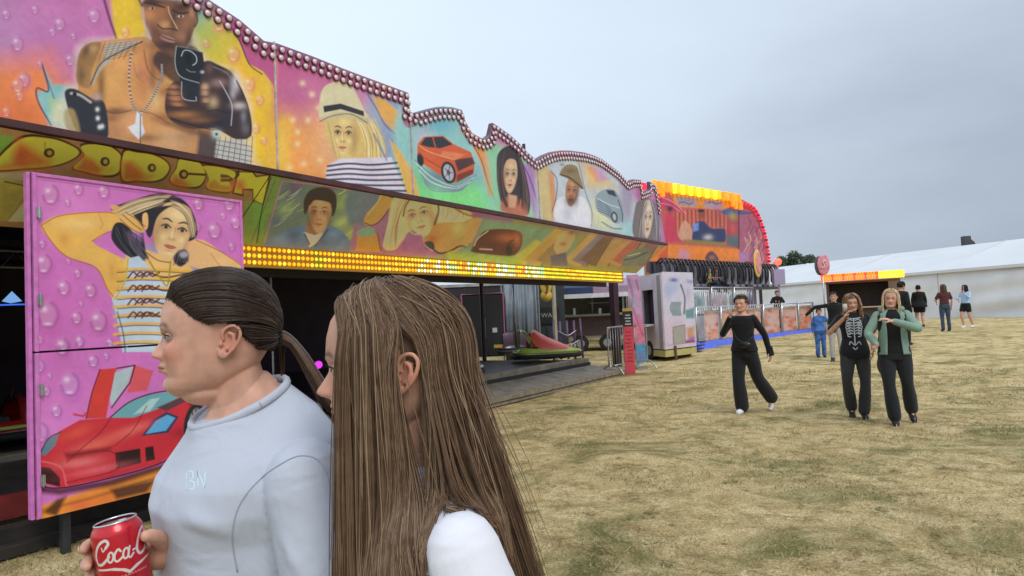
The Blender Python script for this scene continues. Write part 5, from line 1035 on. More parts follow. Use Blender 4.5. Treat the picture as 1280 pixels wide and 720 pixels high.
# ---- narrow pink painted board
D7 = 16.6; c7 = atD(800, D7)
t = thing('painted_side_board', 'tall narrow pink painted board with a blue foot beside the red notice', 'board', c7, CAMROT)
cxr = R3 @ Vector((1, 0, 0)); cxr.z = 0; cxr.normalize()
def wboard(name, D, poly_px, paintfn, parent, thick, edge, res=170, rough=.4, k=.85, rotd=0.0, pivot=None):
    """flat painted board standing at depth D, facing the camera (turned by rotd about pivot column)"""
    pv = atD(pivot if pivot is not None else poly_px[0][0], D); U = Matrix.Rotation(rotd, 3, 'Z') @ cxr; N = U.cross(Vector((0, 0, 1)))
    P = [onPlane(x, y, pv, N) for x, y in poly_px]; us = [(q-pv).dot(U) for q in P]; zs_ = [q.z for q in P]
    O = pv+U*min(us); O.z = min(zs_)
    pt = Paint(O, U, (0, 0, 1), max(us)-min(us), max(zs_)-min(zs_), res); paintfn(pt); m = pt.material(name+'_artwork', rough, k)
    W = Matrix.Translation(Vector(parent.location)) @ Matrix.Rotation(parent.rotation_euler.z, 4, 'Z')
    o = pt.panel(name, [(u-min(us), z-min(zs_)) for u, z in zip(us, zs_)], thick, m, edge, None); o.parent = parent; o.matrix_parent_inverse = W.inverted()
    return o, pt
def f7(p):
    p.C[:] = lin((214, 160, 198)); p.poly([(790, 400), (812, 400), (815, 440), (790, 440)], (226, 130, 150), 8, .9); p.poly([(790, 430), (820, 428), (820, 470), (790, 470)], (90, 160, 200), 3, 1)
    p.line([(786, 350), (791, 370), (789, 385)], 3, (130, 120, 160), 1, .7); p.line([(795, 350), (798, 362)], 2, (90, 90, 120), .8, .7); p.line([(791, 385), (798, 405), (804, 420)], 2, (200, 70, 110), 1, .7); p.blob(793, 378, 4, 8, (190, 190, 215), .7); p.blob(801, 447, 4, 6, (180, 80, 150), .6); p.noise(.25, 16, 5)
wboard('painted_panel', D7, [(783, 344), (798, 343), (809, 452), (797, 456)], f7, t, .04, WHITEP)
mb = MB(); mb.box((0, .3, .02), (.25, .6, .03)); mb.tube([(0, .06, 1.6), (0, .6, .03)], .02, 6); mb.build('stand', STEEL, t)
# ---- pink and white games trailer, seen on its corner
D8 = 19.0; c8 = atD(829, D8-.9)
t = thing('games_trailer', 'pale pink and white painted trailer with an open hatch beside the dodgem ride', 'trailer', c8, CAMROT)
zt8 = yz(829, 343, D8-.9); A8 = atD(800, D8+.6); B8 = atD(829, D8-.9); C8 = atD(868, D8+.2)
iT = (Matrix.Translation(Vector(c8)) @ Matrix.Rotation(CAMROT, 4, 'Z')).inverted()
def loc8(P, z): q = iT @ Vector((P.x, P.y, 0)); return Vector((q.x, q.y, z-c8.z))
D8v = A8+(C8-B8)
A_, B_, C_, E_ = [loc8(P, 0) for P in (A8, B8, C8, D8v)]
bt, tp = .42, zt8
LP = mat('pale_pink_panel', (.62, .50, .57), .45, var=.12, vscale=3)
def wall(a, b, z0_, z1_, th=.05, inset=0.0):
    d = (b-a).normalized(); n = Vector((d.y, -d.x, 0)); return [a+Vector((0, 0, z0_)), b+Vector((0, 0, z0_)), b+Vector((0, 0, z1_)), a+Vector((0, 0, z1_))], -n*th
mb = MB()
dAB = (B_-A_); f1, f2 = A_+dAB*.12, A_+dAB*.62
for (a, b, z0_, z1_) in ((A_, f1, bt, tp), (f2, B_, bt, tp), (f1, f2, bt, 1.05), (f1, f2, 2.05, tp), (B_, C_, bt, tp), (C_, E_, bt, tp), (E_, A_, bt, tp)):
    P_, off = wall(a, b, z0_, z1_); mb.prism(P_, off)
mb.build('body', LP, t)
mb = MB(); mb.prism([A_+Vector((0, 0, tp)), B_+Vector((0, 0, tp)), C_+Vector((0, 0, tp)), E_+Vector((0, 0, tp))], (0, 0, .06)); mb.build('roof', WHITEP, t)
mb = MB(); mb.prism([A_+Vector((0, 0, bt-.2)), B_+Vector((0, 0, bt-.2)), C_+Vector((0, 0, bt-.2)), E_+Vector((0, 0, bt-.2))], (0, 0, .17)); mb.build('chassis', mat('yellow_chassis', (.45, .40, .14), .5), t)
cen = (A_+C_)/2; mb = MB(); mb.prism([p_+(cen-p_)*.35+Vector((0, 0, bt+.02)) for p_ in (A_, B_, C_, E_)], (0, 0, tp-bt-.1)); mb.build('interior', mat('dark_interior', (.035, .025, .03), .7), t)
mb = MB(); _d = (A_-B_).normalized(); mb.prism([B_+_d*.02+Vector((0, -.012, bt)), B_+_d*.34+Vector((0, -.012, bt)), B_+_d*.34+Vector((0, -.012, tp)), B_+_d*.02+Vector((0, -.012, tp))], (0, .008, 0)); mb.build('corner_panel', mat('taupe_panel', (.30, .27, .27), .5, var=.2), t)
n1 = Vector((dAB.y, -dAB.x, 0)).normalized(); n1 = n1 if n1.y < 0 else -n1
mb = MB(); mb.prism([f1+n1*.02+Vector((0, 0, 1.06)), f2+n1*.02+Vector((0, 0, 1.06)), f2+n1*.35+Vector((0, 0, 1.02)), f1+n1*.35+Vector((0, 0, 1.02))], (0, 0, .04)); mb.build('counter', WHITEP, t)
mb = MB(); V = []
for i in range(13):
    a = f1+(f2-f1)*(i/12)+n1*(.33+.03*math.sin(i*2.2)); V += [a+Vector((0, 0, 1.0)), a+Vector((0, 0, .66+.04*math.sin(i*1.3)))+n1*.03]
mb.add(V, [(2*i, 2*i+2, 2*i+3, 2*i+1) for i in range(12)]); mb.build('drape', mat('purple_drape', (.20, .09, .20), .6, var=.3), t, True)
def f8(p):
    p.C[:] = lin((222, 214, 232)); p.blob(838, 362, 10, 10, (170, 190, 230), .8); p.blob(842, 350, 6, 3, (60, 90, 170), .9); p.poly([(829, 400), (850, 395), (868, 420), (868, 445), (829, 445)], (222, 200, 216), 5, .9)
    for k in range(7): p.line([(840+k*1.8, 378), (838+k*2, 385), (841+k*1.7, 394)], 1.6, (90, 130, 130), .6, .8)
    p.line([(851, 356), (856, 372), (855, 392)], 2, (80, 76, 96), .8, .9); p.blob(860, 365, 4, 10, (190, 186, 214), .8); p.poly([(856, 388), (868, 384), (868, 398), (858, 398)], (90, 150, 150), 1.5, .9); p.poly([(858, 410), (868, 408), (868, 424), (860, 424)], (210, 140, 60), 2, .8)
    p.poly([(846, 432), (868, 420), (870, 440), (846, 440)], (170, 90, 180), 1.5, .9); p.line([(840, 436), (855, 428), (868, 426)], 1.6, (120, 60, 160), .8, .9); p.blob(863, 352, 5, 3, (120, 140, 190), .7)
    p.poly([(841, 409), (856, 406), (857, 431), (842, 432)], (176, 170, 160), .8, 1); p.line([(841, 409), (856, 406), (857, 431), (842, 432), (841, 409)], 1, (120, 110, 110), .5, .8, sm=False); p.noise(.12, 12, 5)
U8 = (C8-B8); U8.z = 0; L8 = U8.length; U8.normalize(); n8 = Vector((U8.y, -U8.x, 0))
O8 = Vector((B8.x, B8.y, B8.z+bt+.02))+n8*.012; pt = Paint(O8, U8, (0, 0, 1), L8, tp-bt-.04, 170); f8(pt); m8 = pt.material('trailer_end_artwork', .4, .85)
o = pt.panel('end_panel', [(0.01, 0), (L8-.01, 0), (L8-.01, tp-bt-.04), (.01, tp-bt-.04)], .009, m8, WHITEP, None); o.parent = t; o.matrix_parent_inverse = (Matrix.Translation(Vector(c8)) @ Matrix.Rotation(CAMROT, 4, 'Z')).inverted()
for a_, b_, s in ((A_, B_, .35), (C_, E_, .35)): q = a_+(b_-a_)*s; wheel('wheel', (q.x*.9+cen.x*.1, q.y*.9+cen.y*.1, .27), .27, .16, (B_-A_).cross(Vector((0, 0, 1))), t)
mb = MB(); q = B_+(C_-B_)*.3; mb.tube([q+Vector((0, -.05, .5)), q+Vector((0, -.05, .03))], .035, 8); mb.box(q+Vector((0, -.05, .02)), (.22, .22, .03)); mb.build('jack', mat('rusty_jack', (.12, .06, .04), .7), t)
# ---- the second ride: backdrop, gondola, fences
th2 = math.atan2(1450-640, 850); fw = R3 @ Vector((0, 0, -1)); fw.z = 0; fw.normalize()
u2 = (fw*math.cos(th2)+cxr*math.sin(th2)).normalized(); n2 = Vector((u2.y, -u2.x, 0))       # n2 points to the camera side
if n2.dot(-fw) < 0: n2 = -n2
A2 = atD(869, 21.0); A2.z = .08
def along(P, px):
    lo, hi = 0, 60
    for _ in range(50):
        m_ = (lo+hi)/2
        if proj(P+u2*m_)[0] < px: lo = m_
        else: hi = m_
    return lo
L2 = along(A2, 1019)
rz2 = math.atan2(u2.y, u2.x)
t2 = thing('swing_ride', 'bright fairground swing ride with lamp lit painted backdrop and a row of harnessed seats', 'fairground ride', A2, rz2)
# local frame: +x along the front, +y away from the camera
W2 = Matrix.Translation(A2) @ Matrix.Rotation(rz2, 4, 'Z'); W2i = W2.inverted(); sy = 1 if (W2.to_3x3() @ Vector((0, 1, 0))).dot(n2) < 0 else -1
def wl(x, y, z): return W2 @ Vector((x, y*sy, z))
def hat(px, py, y):
    """local (x, z) of the pixel in the plane y of the ride"""
    O = wl(0, y, 0); q = W2i @ onPlane(px, py, O, n2); return q.x, q.z
BL = mat('glowing_blue_skirt', (.10, .16, .55), .4, var=.2, vscale=3, emit=(.05, .10, .9), es=.25)  # skirt given a faint blue glow of its own, without lamps
mb = MB(); mb.box((L2/2, sy*.02, .19), (L2, .06, .30)); mb.build('blue_skirt', BL, t2)
mb = MB(); mb.box((L2/2, sy*2.2, .36), (L2, 4.3, .05)); mb.build('deck', mat('grey_deck', (.28, .27, .27), .5, .3), t2)
for k in range(6): mb = MB(); mb.box((L2*k/6+.6, sy*.04, -.02), (.3, .3, .14)); mb.build('foot', BLACK, t2)
# orange fence panels, railings
def fpan(p):
    rs = random.Random(8); p.C[:] = lin((222, 190, 184))
    X0, X1, Y0, Y1 = p.X.min(), p.X.max(), p.Y.min(), p.Y.max()
    yy = np.clip((p.Y-Y0)/(Y1-Y0), 0, 1)
    for k in range(170):
        x = rs.uniform(X0, X1); b = Y0+(Y1-Y0)*rs.uniform(.1, .95); p.blob(x, b, rs.uniform(1.5, 5), rs.uniform(1, 4), rs.choice([(224, 110, 60), (230, 130, 70), (214, 90, 60), (240, 160, 110)]), .8)
    for k in range(60): x = rs.uniform(X0, X1); y = rs.uniform(Y0+3, Y1); p.line([(x, y), (x+rs.uniform(-2, 3), y-4)], .9, rs.choice([(180, 70, 50), (250, 230, 220), (200, 120, 60)]), .5, .7)
npan = 6
O3 = wl(0, .06, .38); ht3 = .98; PF = Paint(O3, u2, (0, 0, 1), L2, ht3, 110); fpan(PF); MF = PF.material('flame_panel_artwork', .35, .85)
for k in range(npan):
    a, b = (k+.05)*L2/npan, (k+.95)*L2/npan
    if k == 0: a += .6
    o = PF.panel('fence_panel', [(a, 0), (b, 0), (b, ht3*.94), (a, ht3*.94)], .03, MF, WHITEP, None); o.parent = t2; o.matrix_parent_inverse = W2i
for k in range(npan):
    a, b = (k+.03)*L2/npan, (k+.97)*L2/npan
    mb = MB(); mb.tube([(a, 0, .36), (a, 0, 1.42), (b, 0, 1.42), (b, 0, .36)], .025, 6); mb.tube([(a, 0, 1.30), (b, 0, 1.30)], .014, 6)
    for j in range(1, 9): x = a+(b-a)*j/9; mb.tube([(x, -.02*sy, 1.18), (x, -.02*sy, 1.42)], .009, 4)
    mb.build('railing', CHROME, t2, True)
# raised rear stage with pale panels and its own railing
mb = MB(); mb.box((L2*.5, sy*2.6, .75), (L2*.96, .06, .8)); mb.build('stage_front', mat('stage_grey', (.33, .31, .33), .45, var=.4, vscale=1.5), t2)
mb = MB(); mb.box((L2*.5, sy*3.4, 1.15), (L2*.96, 1.7, .05)); mb.build('stage', mat('grey_deck', (.28, .27, .27), .5), t2)
for k in range(5):
    a, b = (k+.04)*L2/5, (k+.96)*L2/5
    mb = MB(); mb.tube([(a, sy*2.5, 1.1), (a, sy*2.5, 2.2), (b, sy*2.5, 2.2), (b, sy*2.5, 1.1)], .028, 6)
    for j in range(1, 12): x = a+(b-a)*j/12; mb.tube([(x, sy*2.5, 1.2), (x, sy*2.5, 2.2)], .010, 4)
    mb.tube([(a, sy*2.5, 1.3), (b, sy*2.5, 1.3)], .018, 6); mb.build('upper_railing', CHROME, t2, True)
    mb = MB(); mb.box(((a+b)/2, sy*2.75, 1.62), (b-a-.1, .04, .75)); mb.build('stage_panel', [mat('teal_white_panel', (.32, .44, .45), .4, var=.5, vscale=2.5, dirt=(.6, .6, .6)), mat('rose_white_panel', (.5, .40, .42), .4, var=.4, vscale=2.5, dirt=(.2, .12, .14))][k % 2], t2)
# sloping stair rails at the left end
mb = MB(); mb.tube([(-.9, -.2*sy, .0), (.3, .4*sy, 1.5), (.9, 1.4*sy, 2.2), (1.6, 2.4*sy, 2.2)], .028, 6); mb.tube([(-.7, -.2*sy, .0), (-.7, -.2*sy, .9), (.5, .5*sy, 2.0)], .024, 6); mb.tube([(-.5, -.1*sy, .7), (.4, .5*sy, 1.3)], .02, 6); mb.build('stair_rail', CHROME, t2, True)
mb = MB()
for k in range(4): mb.box((-.45+.25*k, sy*(.1+.1*k), .08+.09*k), (.3, .9, .03))
mb.build('stair', DARKSTEEL, t2)
# backdrop
YB = 4.6
def pxz(px, py): return hat(px, py, YB)
bx0 = pxz(806, 300)[0]
out2 = [(812, 340), (812, 231), (870, 238), (924, 247.5), (940, 256), (948, 268), (955, 285), (960, 305), (962, 345)]
loc = [pxz(x, y) for x, y in out2]; mx0 = min(a for a, b in loc); mz0 = min(b for a, b in loc); mw = max(a for a, b in loc)-mx0; mh = max(b for a, b in loc)-mz0
def fback(p):
    b = zc(780, 210, 5.14); rs = random.Random(6)
    p.C[:] = lin((206, 92, 84)); p.poly(b(160, 480, 760, 520, 760, 620, 160, 640), (250, 138, 28), 1.5, 1); p.poly(b(160, 600, 800, 600, 800, 700, 160, 700), (150, 60, 70), 1.5, 1)
    for k in range(26): x = 330+k*13; p.line(b(x, 270, x+4, 460), 1.2, (214, 140, 60) if k % 2 else (150, 50, 56), .5, .9)
    p.poly(b(280, 130, 700, 190, 690, 270, 340, 250), (236, 150, 40), 1, .95); p.poly(b(335, 185, 460, 200, 465, 250, 350, 240), (170, 150, 170), .8, 1); p.poly(b(515, 205, 630, 215, 625, 270, 520, 258), (186, 150, 170), .8, 1)
    for f_ in (340, 520): p.line(b(f_+15, 225, f_+45, 218, f_+75, 232, f_+100, 224), 1.4, (100, 80, 130), .5, .9)
    p.poly(b(225, 180, 300, 200, 400, 290, 300, 270, 225, 240), (206, 60, 110), 1, 1); p.line(b(228, 185, 310, 215, 395, 290), 1.3, (240, 150, 150), .5, .9); p.line(b(225, 225, 300, 240, 360, 280), 1.2, (240, 150, 150), .5, .9)
    p.poly(b(265, 300, 300, 280, 330, 330, 330, 420, 380, 470, 260, 480), (214, 60, 90), 1, 1); p.blob(*b(295, 262)[0], 5, 4.5, (50, 20, 40), .95); p.poly(b(350, 440, 370, 360, 400, 340, 440, 400, 440, 460, 390, 470), (220, 160, 130), 1, 1, True)
    p.poly(b(440, 420, 460, 350, 520, 345, 570, 390, 640, 380, 650, 470, 560, 480, 450, 470), (50, 56, 100), 1, 1, True); p.poly(b(440, 360, 480, 350, 480, 400, 445, 410), (120, 150, 214), 1, 1); p.blob(*b(497, 300)[0], 5, 6, (150, 70, 50), 1); p.oval(*b(495, 275)[0], 4.5, 2, (60, 24, 30), .6); p.blob(*b(540, 445)[0], 6, 4, (214, 206, 210), .9); p.line(b(520, 340, 560, 380, 640, 385), 2, (190, 100, 80), .7, .9); p.blob(*b(600, 300)[0], 6, 10, (150, 60, 50), .5)
    p.poly(b(620, 280, 680, 250, 740, 270, 850, 290, 735, 310, 640, 300), (70, 90, 150), 1, 1); p.poly(b(660, 300, 735, 300, 735, 510, 660, 480), (170, 60, 80), 1, 1); p.blob(*b(700, 310)[0], 6, 6, (170, 170, 80), .8); p.poly(b(660, 430, 735, 430, 738, 515, 660, 500), (80, 110, 110), 1, .9); p.blob(*b(700, 390)[0], 5, 7, (214, 90, 80), .9)
    p.poly(b(380, 455, 560, 470, 660, 480, 660, 505, 380, 480), (150, 130, 50), 1, .9)
    p.poly(b(740, 300, 850, 300, 900, 400, 920, 560, 900, 700, 745, 640), (176, 96, 120), 1, 1)
    for k in range(18): x = rs.uniform(750, 890); y = rs.uniform(310, 560); p.line(b(x, y, x+14, y+50, x-6, y+90), 1.4, rs.choice([(214, 150, 130), (120, 60, 110), (236, 180, 160), (150, 60, 80)]), .6, .8)
    p.line(b(738, 280, 738, 520), 1.4, (60, 30, 50), .5); p.blob(*b(385, 560)[0], 7, 8, (206, 150, 190), .9); p.poly(b(525, 590, 535, 550, 565, 535, 595, 560, 605, 595), (100, 60, 60), 1, 1, True); p.blob(*b(565, 575)[0], 4, 3, (180, 120, 100), .8); p.poly(b(740, 540, 800, 540, 800, 620, 740, 620), (190, 130, 180), 1.5, .9); p.line(b(290, 500, 290, 620), 1.2, (250, 190, 120), .5, .8)
    p.poly(b(220, 560, 280, 500, 290, 620, 220, 640), (224, 84, 40), 2, .9); p.noise(.15, 10, 4)
PB = Paint(wl(mx0, YB, mz0), u2, (0, 0, 1), mw, mh, 60); fback(PB); MBk = PB.material('backdrop_artwork', .3, .95)
o = PB.panel('backdrop', [(a-mx0, b-mz0) for a, b in loc], .15, MBk, EDGE, None); o.parent = t2; o.matrix_parent_inverse = W2i
for x in (mx0+.4, mx0+mw*.5, mx0+mw-.5): mb = MB(); mb.tube([(x, sy*(YB+.35), -.05), (x, sy*(YB+.35), 4.6)], .09, 8); mb.build('backdrop_mast', DARKSTEEL, t2)
# lamp caps along its top and red lamps down its side
YC = YB-.12
def row(pxs, mats, w=.34, h=.42, name='lamp_box'):
    for i, (px, py) in enumerate(pxs):
        x, z = hat(px, py, YC); mb = MB(); mb.box((x, sy*YC, z), (w, .14, h)); mb.build(name, mats[i % len(mats)], t2, bevel=.03)
LY2 = em('sign_gold', L(232, 180, 20), .9); LY = em('sign_yellow', L(255, 220, 40), 1.1); LO = em('sign_orange', L(255, 120, 20), 1.2); LR = em('sign_red', L(240, 30, 60), 1.2)
nT = 22; topx = [(818+k*(924-818)/(nT-1), 231+k*(247.5-231)/(nT-1)) for k in range(nT)]
for k, (x, y) in enumerate(topx): row([(x, y+(k % 2)*.8)], [(LY if k % 2 else LY2) if 5 <= k <= 16 else (LO if k % 2 else em('sign_amber', L(250, 150, 30), .9))], w=.22 if k > 12 else .18, h=.42)
for (x, y) in ((828, 240), (824, 236), (916, 253), (920, 256), (926, 257)): row([(x, y)], [LO], w=.22, h=.4)
arc = cr([(926, 254), (934, 256), (942, 260), (948, 269), (954, 284), (958, 300), (961, 318), (962, 335)], 4)
for k, (x, y) in enumerate(arc): row([(x, y)], [LR if k % 2 else em('sign_dark_red', L(150, 14, 34), .6)], w=.13, h=.13)
for (x, y) in ((787, 232), (797, 231), (804, 233), (808, 236)): row([(x, y)], [LR], w=.28, h=.3)
# gold oval emblem
x, z = hat(947, 329, 3.0); mb = MB(); mb.ell((x, sy*3.0, z), (.40, .06, .66), 24, 10); em_ = mb.build('emblem', mat('emblem_gold', (.75, .48, .12), .3), t2, True)
mb = MB(); mb.ell((x, sy*2.95, z), (.28, .04, .50), 20, 10); mb.box((x, sy*3.3, z+.1), (.08, .6, .08)); mb.build('emblem_face', mat('emblem_rose', (.62, .26, .24), .35, var=.3, vscale=5), em_, True)
# gondola of seats with over-shoulder harnesses
yg = 3.7; gx0, gz = hat(828, 352, yg); gx1, _ = hat(972, 350, yg); nS = 18; gz0 = 2.15
mb = MB(); mb.box(((gx0+gx1)/2, sy*(yg+.25), gz0+.10), (gx1-gx0, .5, .12)); mb.box(((gx0+gx1)/2, sy*(yg+.52), gz0+.62), (gx1-gx0, .08, 1.15)); mb.build('gondola', mat('gondola_black', (.03, .025, .035), .4), t2, bevel=.02)
HM = mat('harness_black', (.02, .02, .024), .3); SM = [mat('seat_silver', (.30, .29, .33), .3, .5), mat('seat_dark', (.05, .05, .06), .4)]
for k in range(nS):
    x = gx0+(k+.5)*(gx1-gx0)/nS; w = (gx1-gx0)/nS*.34
    mb = MB(); mb.box((x, sy*(yg+.42), gz0+.62), (w*1.9, .12, 1.0)); mb.box((x, sy*(yg+.18), gz0+.22), (w*1.8, .4, .12)); st = mb.build('seat', SM[k % 3 == 0], t2, bevel=.02)
    mb = MB(); mb.tube(cr([(x-w*.6, sy*(yg+.35), gz0+1.12), (x-w*.7, sy*(yg+.05), gz0+1.28), (x-w*.6, sy*(yg-.12), gz0+.9), (x-w*.4, sy*(yg-.1), gz0+.45), (x+w*.4, sy*(yg-.1), gz0+.45), (x+w*.6, sy*(yg-.12), gz0+.9), (x+w*.7, sy*(yg+.05), gz0+1.28), (x+w*.6, sy*(yg+.35), gz0+1.12)], 4), .045, 6); mb.build('harness', HM, st, True)
mb = MB(); mb.box((gx0+.9, sy*(yg+1.1), 2.8), (.35, .35, 4.6)); mb.build('arm', mat('ride_arm_orange', (.55, .20, .04), .4), t2, bevel=.02)
mb = MB(); mb.box((gx1-.7, sy*(yg+1.1), 2.8), (.35, .35, 4.6)); mb.build('arm', mat('ride_arm_violet', (.22, .12, .28), .4), t2, bevel=.02)
# lit lamp head at the right of the ride
cL = atD(975, 31)
t = thing('lamp_post', 'slim lamp post with a glowing red lamp at the right end of the swing ride', 'lamp', cL, CAMROT)
zL = yz(975, 327, 31)-cL.z
mb = MB(); mb.tube([(0, 0, 0), (0, 0, zL)], .05, 8); mb.box((0, 0, zL-.7), (.5, .3, .7)); mb.build('pole', mat('pale_violet_pole', (.35, .30, .42), .4), t)
mb = MB(); mb.ell((0, -.05, zL), (.17, .14, .16), 14, 10); mb.build('lamp', em('red_glow', L(255, 70, 50), 3.0), t, True)
# ---- small orange topped kiosk
DK = 27.0; cK = atD(1079, DK)
t = thing('orange_kiosk', 'small dark kiosk with an orange and yellow lit canopy before the white marquee', 'kiosk', cK, CAMROT-.50)
wK = (1120-1037)/850*DK; zc0 = yz(1080, 350, DK)-cK.z; zc1 = yz(1080, 341.5, DK)-cK.z
BRN = mat('kiosk_brown', (.085, .055, .045), .6, var=.3)
mb = MB(); mb.box((-wK/2+.06, .9, zc0/2), (.10, 1.8, zc0)); mb.box((wK/2-.06, .9, zc0/2), (.10, 1.8, zc0)); mb.box((0, 1.75, zc0/2), (wK-.2, .08, zc0)); mb.box((0, .9, .45), (wK-.25, 1.5, .9)); mb.box((0, .9, zc0-.05), (wK, 1.9, .08)); mb.build('body', BRN, t)
mb = MB(); mb.box((wK/2-.2, -.02, zc0/2), (.42, .04, zc0)); mb.build('side_panel', mat('kiosk_taupe', (.16, .12, .11), .6), t)
mb = MB(); mb.box((0, .05, .93), (wK-.3, .5, .05)); mb.build('counter', mat('counter_top', (.42, .34, .22), .4), t)
nK = 30
for k in range(nK):
    x = -wK/2-.15+(k+.5)*(wK+.3)/nK; mb = MB(); mb.box((x, -.35, (zc0+zc1)/2+.02), ((wK+.3)/nK*.86, .12, (zc1-zc0)*1.05)); mb.build('lamp_box', (LY if k > 20 else (LO if k % 4 else em('sign_deep_orange', L(245, 80, 30), 1.1))), t, bevel=.02)
mb = MB(); mb.box((0, .45, zc1), (wK+.3, 1.5, .06)); mb.build('canopy', mat('canopy_orange', (.45, .16, .03), .5), t)
# ---- round sign on a pole
cS = atD(1030.5, 26)
t = thing('round_sign', 'pink oval sign board on a thin pole left of the orange kiosk', 'sign', cS, CAMROT)
z1 = yz(1030, 318, 26)-cS.z; z0_ = yz(1030, 344, 26)-cS.z; zm = (z1+z0_)/2
mb = MB(); mb.tube([(0, 0, 0), (0, 0, zm)], .025, 8); mb.build('pole', STEEL, t, True)
mb = MB(); mb.ell((.04, -.04, zm), (.24, .04, (z1-z0_)/2), 20, 10); o = mb.build('sign_plate', mat('sign_rose', (.60, .22, .26), .4, var=.35, vscale=9), t, True)
mb = MB(); mb.ell((-.08, .03, zm-.02), (.20, .04, (z1-z0_)/2*.96), 20, 10); mb.build('rear_plate', mat('sign_dark', (.08, .06, .09), .4), t, True)
mb = MB(); mb.tube(cr([(-.06, -.1, zm-.12), (.06, -.1, zm-.05), (0, -.1, zm+.1), (.12, -.1, zm+.16)], 4), .022, 6); mb.build('mark', mat('sign_cream', (.65, .50, .50), .4), o, True)
# ---- marquee
Z1, Z0 = 34.5, 50.0
E1 = atD(1280, Z1); E0 = atD(982, Z0)
um = (E0-E1); um.z = 0; um.normalize(); nm = Vector((um.y, -um.x, 0))
if nm.dot(fw) < 0: nm = -nm                                          # nm = away from the camera
def _ub(px):
    lo, hi = -5, 60
    for _ in range(50):
        m_ = (lo+hi)/2; q = E1+um*m_; q.z = 2.98
        if proj(q)[0] > px: lo = m_
        else: hi = m_
    return lo
u1, u2_ = _ub(1172), _ub(1036); bay = u2_-u1; S = E1+um*(u1-3*bay); nb = 6; Lm = nb*bay; rzm = math.atan2(um.y, um.x); S.z = .28
tm_ = thing('marquee', 'long white frame marquee with sagging wall panels across the far side of the field', 'marquee', S, rzm)
Wm = (Matrix.Translation(S) @ Matrix.Rotation(rzm, 4, 'Z')); sm_ = 1 if (Wm.to_3x3() @ Vector((0, 1, 0))).dot(nm) > 0 else -1
eh, rh, dp = 2.68, 4.42, 6.0
PVC = mat('white_pvc', (.60, .61, .63), .45, var=.05, vscale=.6, bump=.12, bscale=1.2); PVW = mat('white_wall_pvc', (.68, .69, .72), .5, var=.08, vscale=.8, bump=.35, bscale=1.6)
rs = random.Random(12)
for k in range(nb):
    a = k*bay; nxx, nzz = 40, 14; V = []
    ph = rs.uniform(0, 6)
    for j in range(nzz+1):
        for i in range(nxx+1):
            s_ = i/nxx; q = j/nzz
            sag = .10*math.sin(math.pi*s_)*(math.sin(q*3.1))+.085*math.sin(q*15+2*math.sin(s_*3+ph)+ph)*(1-q*.5)*math.sin(math.pi*min(1, s_*1.02))+.02*math.sin(s_*40+ph)*(1-q)
            V.append((a+.03+s_*(bay-.06), -sm_*sag-sm_*.04, q*eh))
    mb = MB(); mb.add(V, [(j*(nxx+1)+i, j*(nxx+1)+i+1, (j+1)*(nxx+1)+i+1, (j+1)*(nxx+1)+i) for j in range(nzz) for i in range(nxx)]); mb.build('wall_panel', PVW, tm_, True)
    V = []
    for (yy0, yy1) in ((-.25, dp),):
        for j in range(9):
            for i in range(13):
                s_ = i/12; q = j/8; z = eh+.02+(rh-eh)*q-.12*math.sin(math.pi*q)*math.sin(math.pi*s_); V.append((a+s_*bay, sm_*(yy0+(yy1-yy0)*q), z))
    mb = MB(); mb.add(V, [(j*13+i, j*13+i+1, (j+1)*13+i+1, (j+1)*13+i) for j in range(8) for i in range(12)]); mb.build('roof_panel', PVC, tm_, True)
    mb = MB(); mb.add([(v[0], sm_*(2*dp)-v[1], v[2]) for v in V], [(j*13+i, j*13+i+1, (j+1)*13+i+1, (j+1)*13+i) for j in range(8) for i in range(12)]); mb.build('roof_panel', PVC, tm_, True)
    mb = MB(); mb.tube([(a, -.03*sm_, 0), (a, -.03*sm_, eh), (a, sm_*dp, rh+.03), (a, sm_*2*dp, eh), (a, sm_*2*dp, 0)], .05, 6); mb.build('frame_rib', mat('tent_seam', (.48, .49, .51), .5), tm_)
    mb = MB(); mb.box((a+bay/2, sm_*2*dp, eh/2), (bay-.06, .04, eh)); mb.build('wall_panel', PVW, tm_)
mb = MB(); mb.box((Lm/2, -.27*sm_, eh-.04), (Lm, .03, .16)); mb.build('eave_flap', PVC, tm_)
for x_ in (0, nb*bay): mb = MB(); mb.prism([(x_, 0, 0), (x_, sm_*2*dp, 0), (x_, sm_*2*dp, eh), (x_, sm_*dp, rh), (x_, 0, eh)], (.03, 0, 0)); mb.build('gable', PVW, tm_)
# chimney standing behind the marquee
cc = atD(1214, 58); t = thing('chimney', 'small dark chimney stack showing above the marquee ridge', 'chimney', cc, CAMROT)
hz = yz(1214, 294, 58)-cc.z; mb = MB(); mb.box((0, 0, (hz-.9)/2), (1.1, 1.1, hz-.9)); mb.build('stack', mat('dark_brick', (.06, .06, .07), .8), t)
mb = MB(); mb.box((-.1, 0, hz-.5), (.55, .5, .9)); mb.prism([(.18, -.2, hz-.95), (.62, -.2, hz-.95), (.5, -.2, hz-.6), (.18, -.2, hz-.3)], (0, .4, 0)); mb.build('cowl', mat('dark_brick', (.06, .06, .07), .8), t)
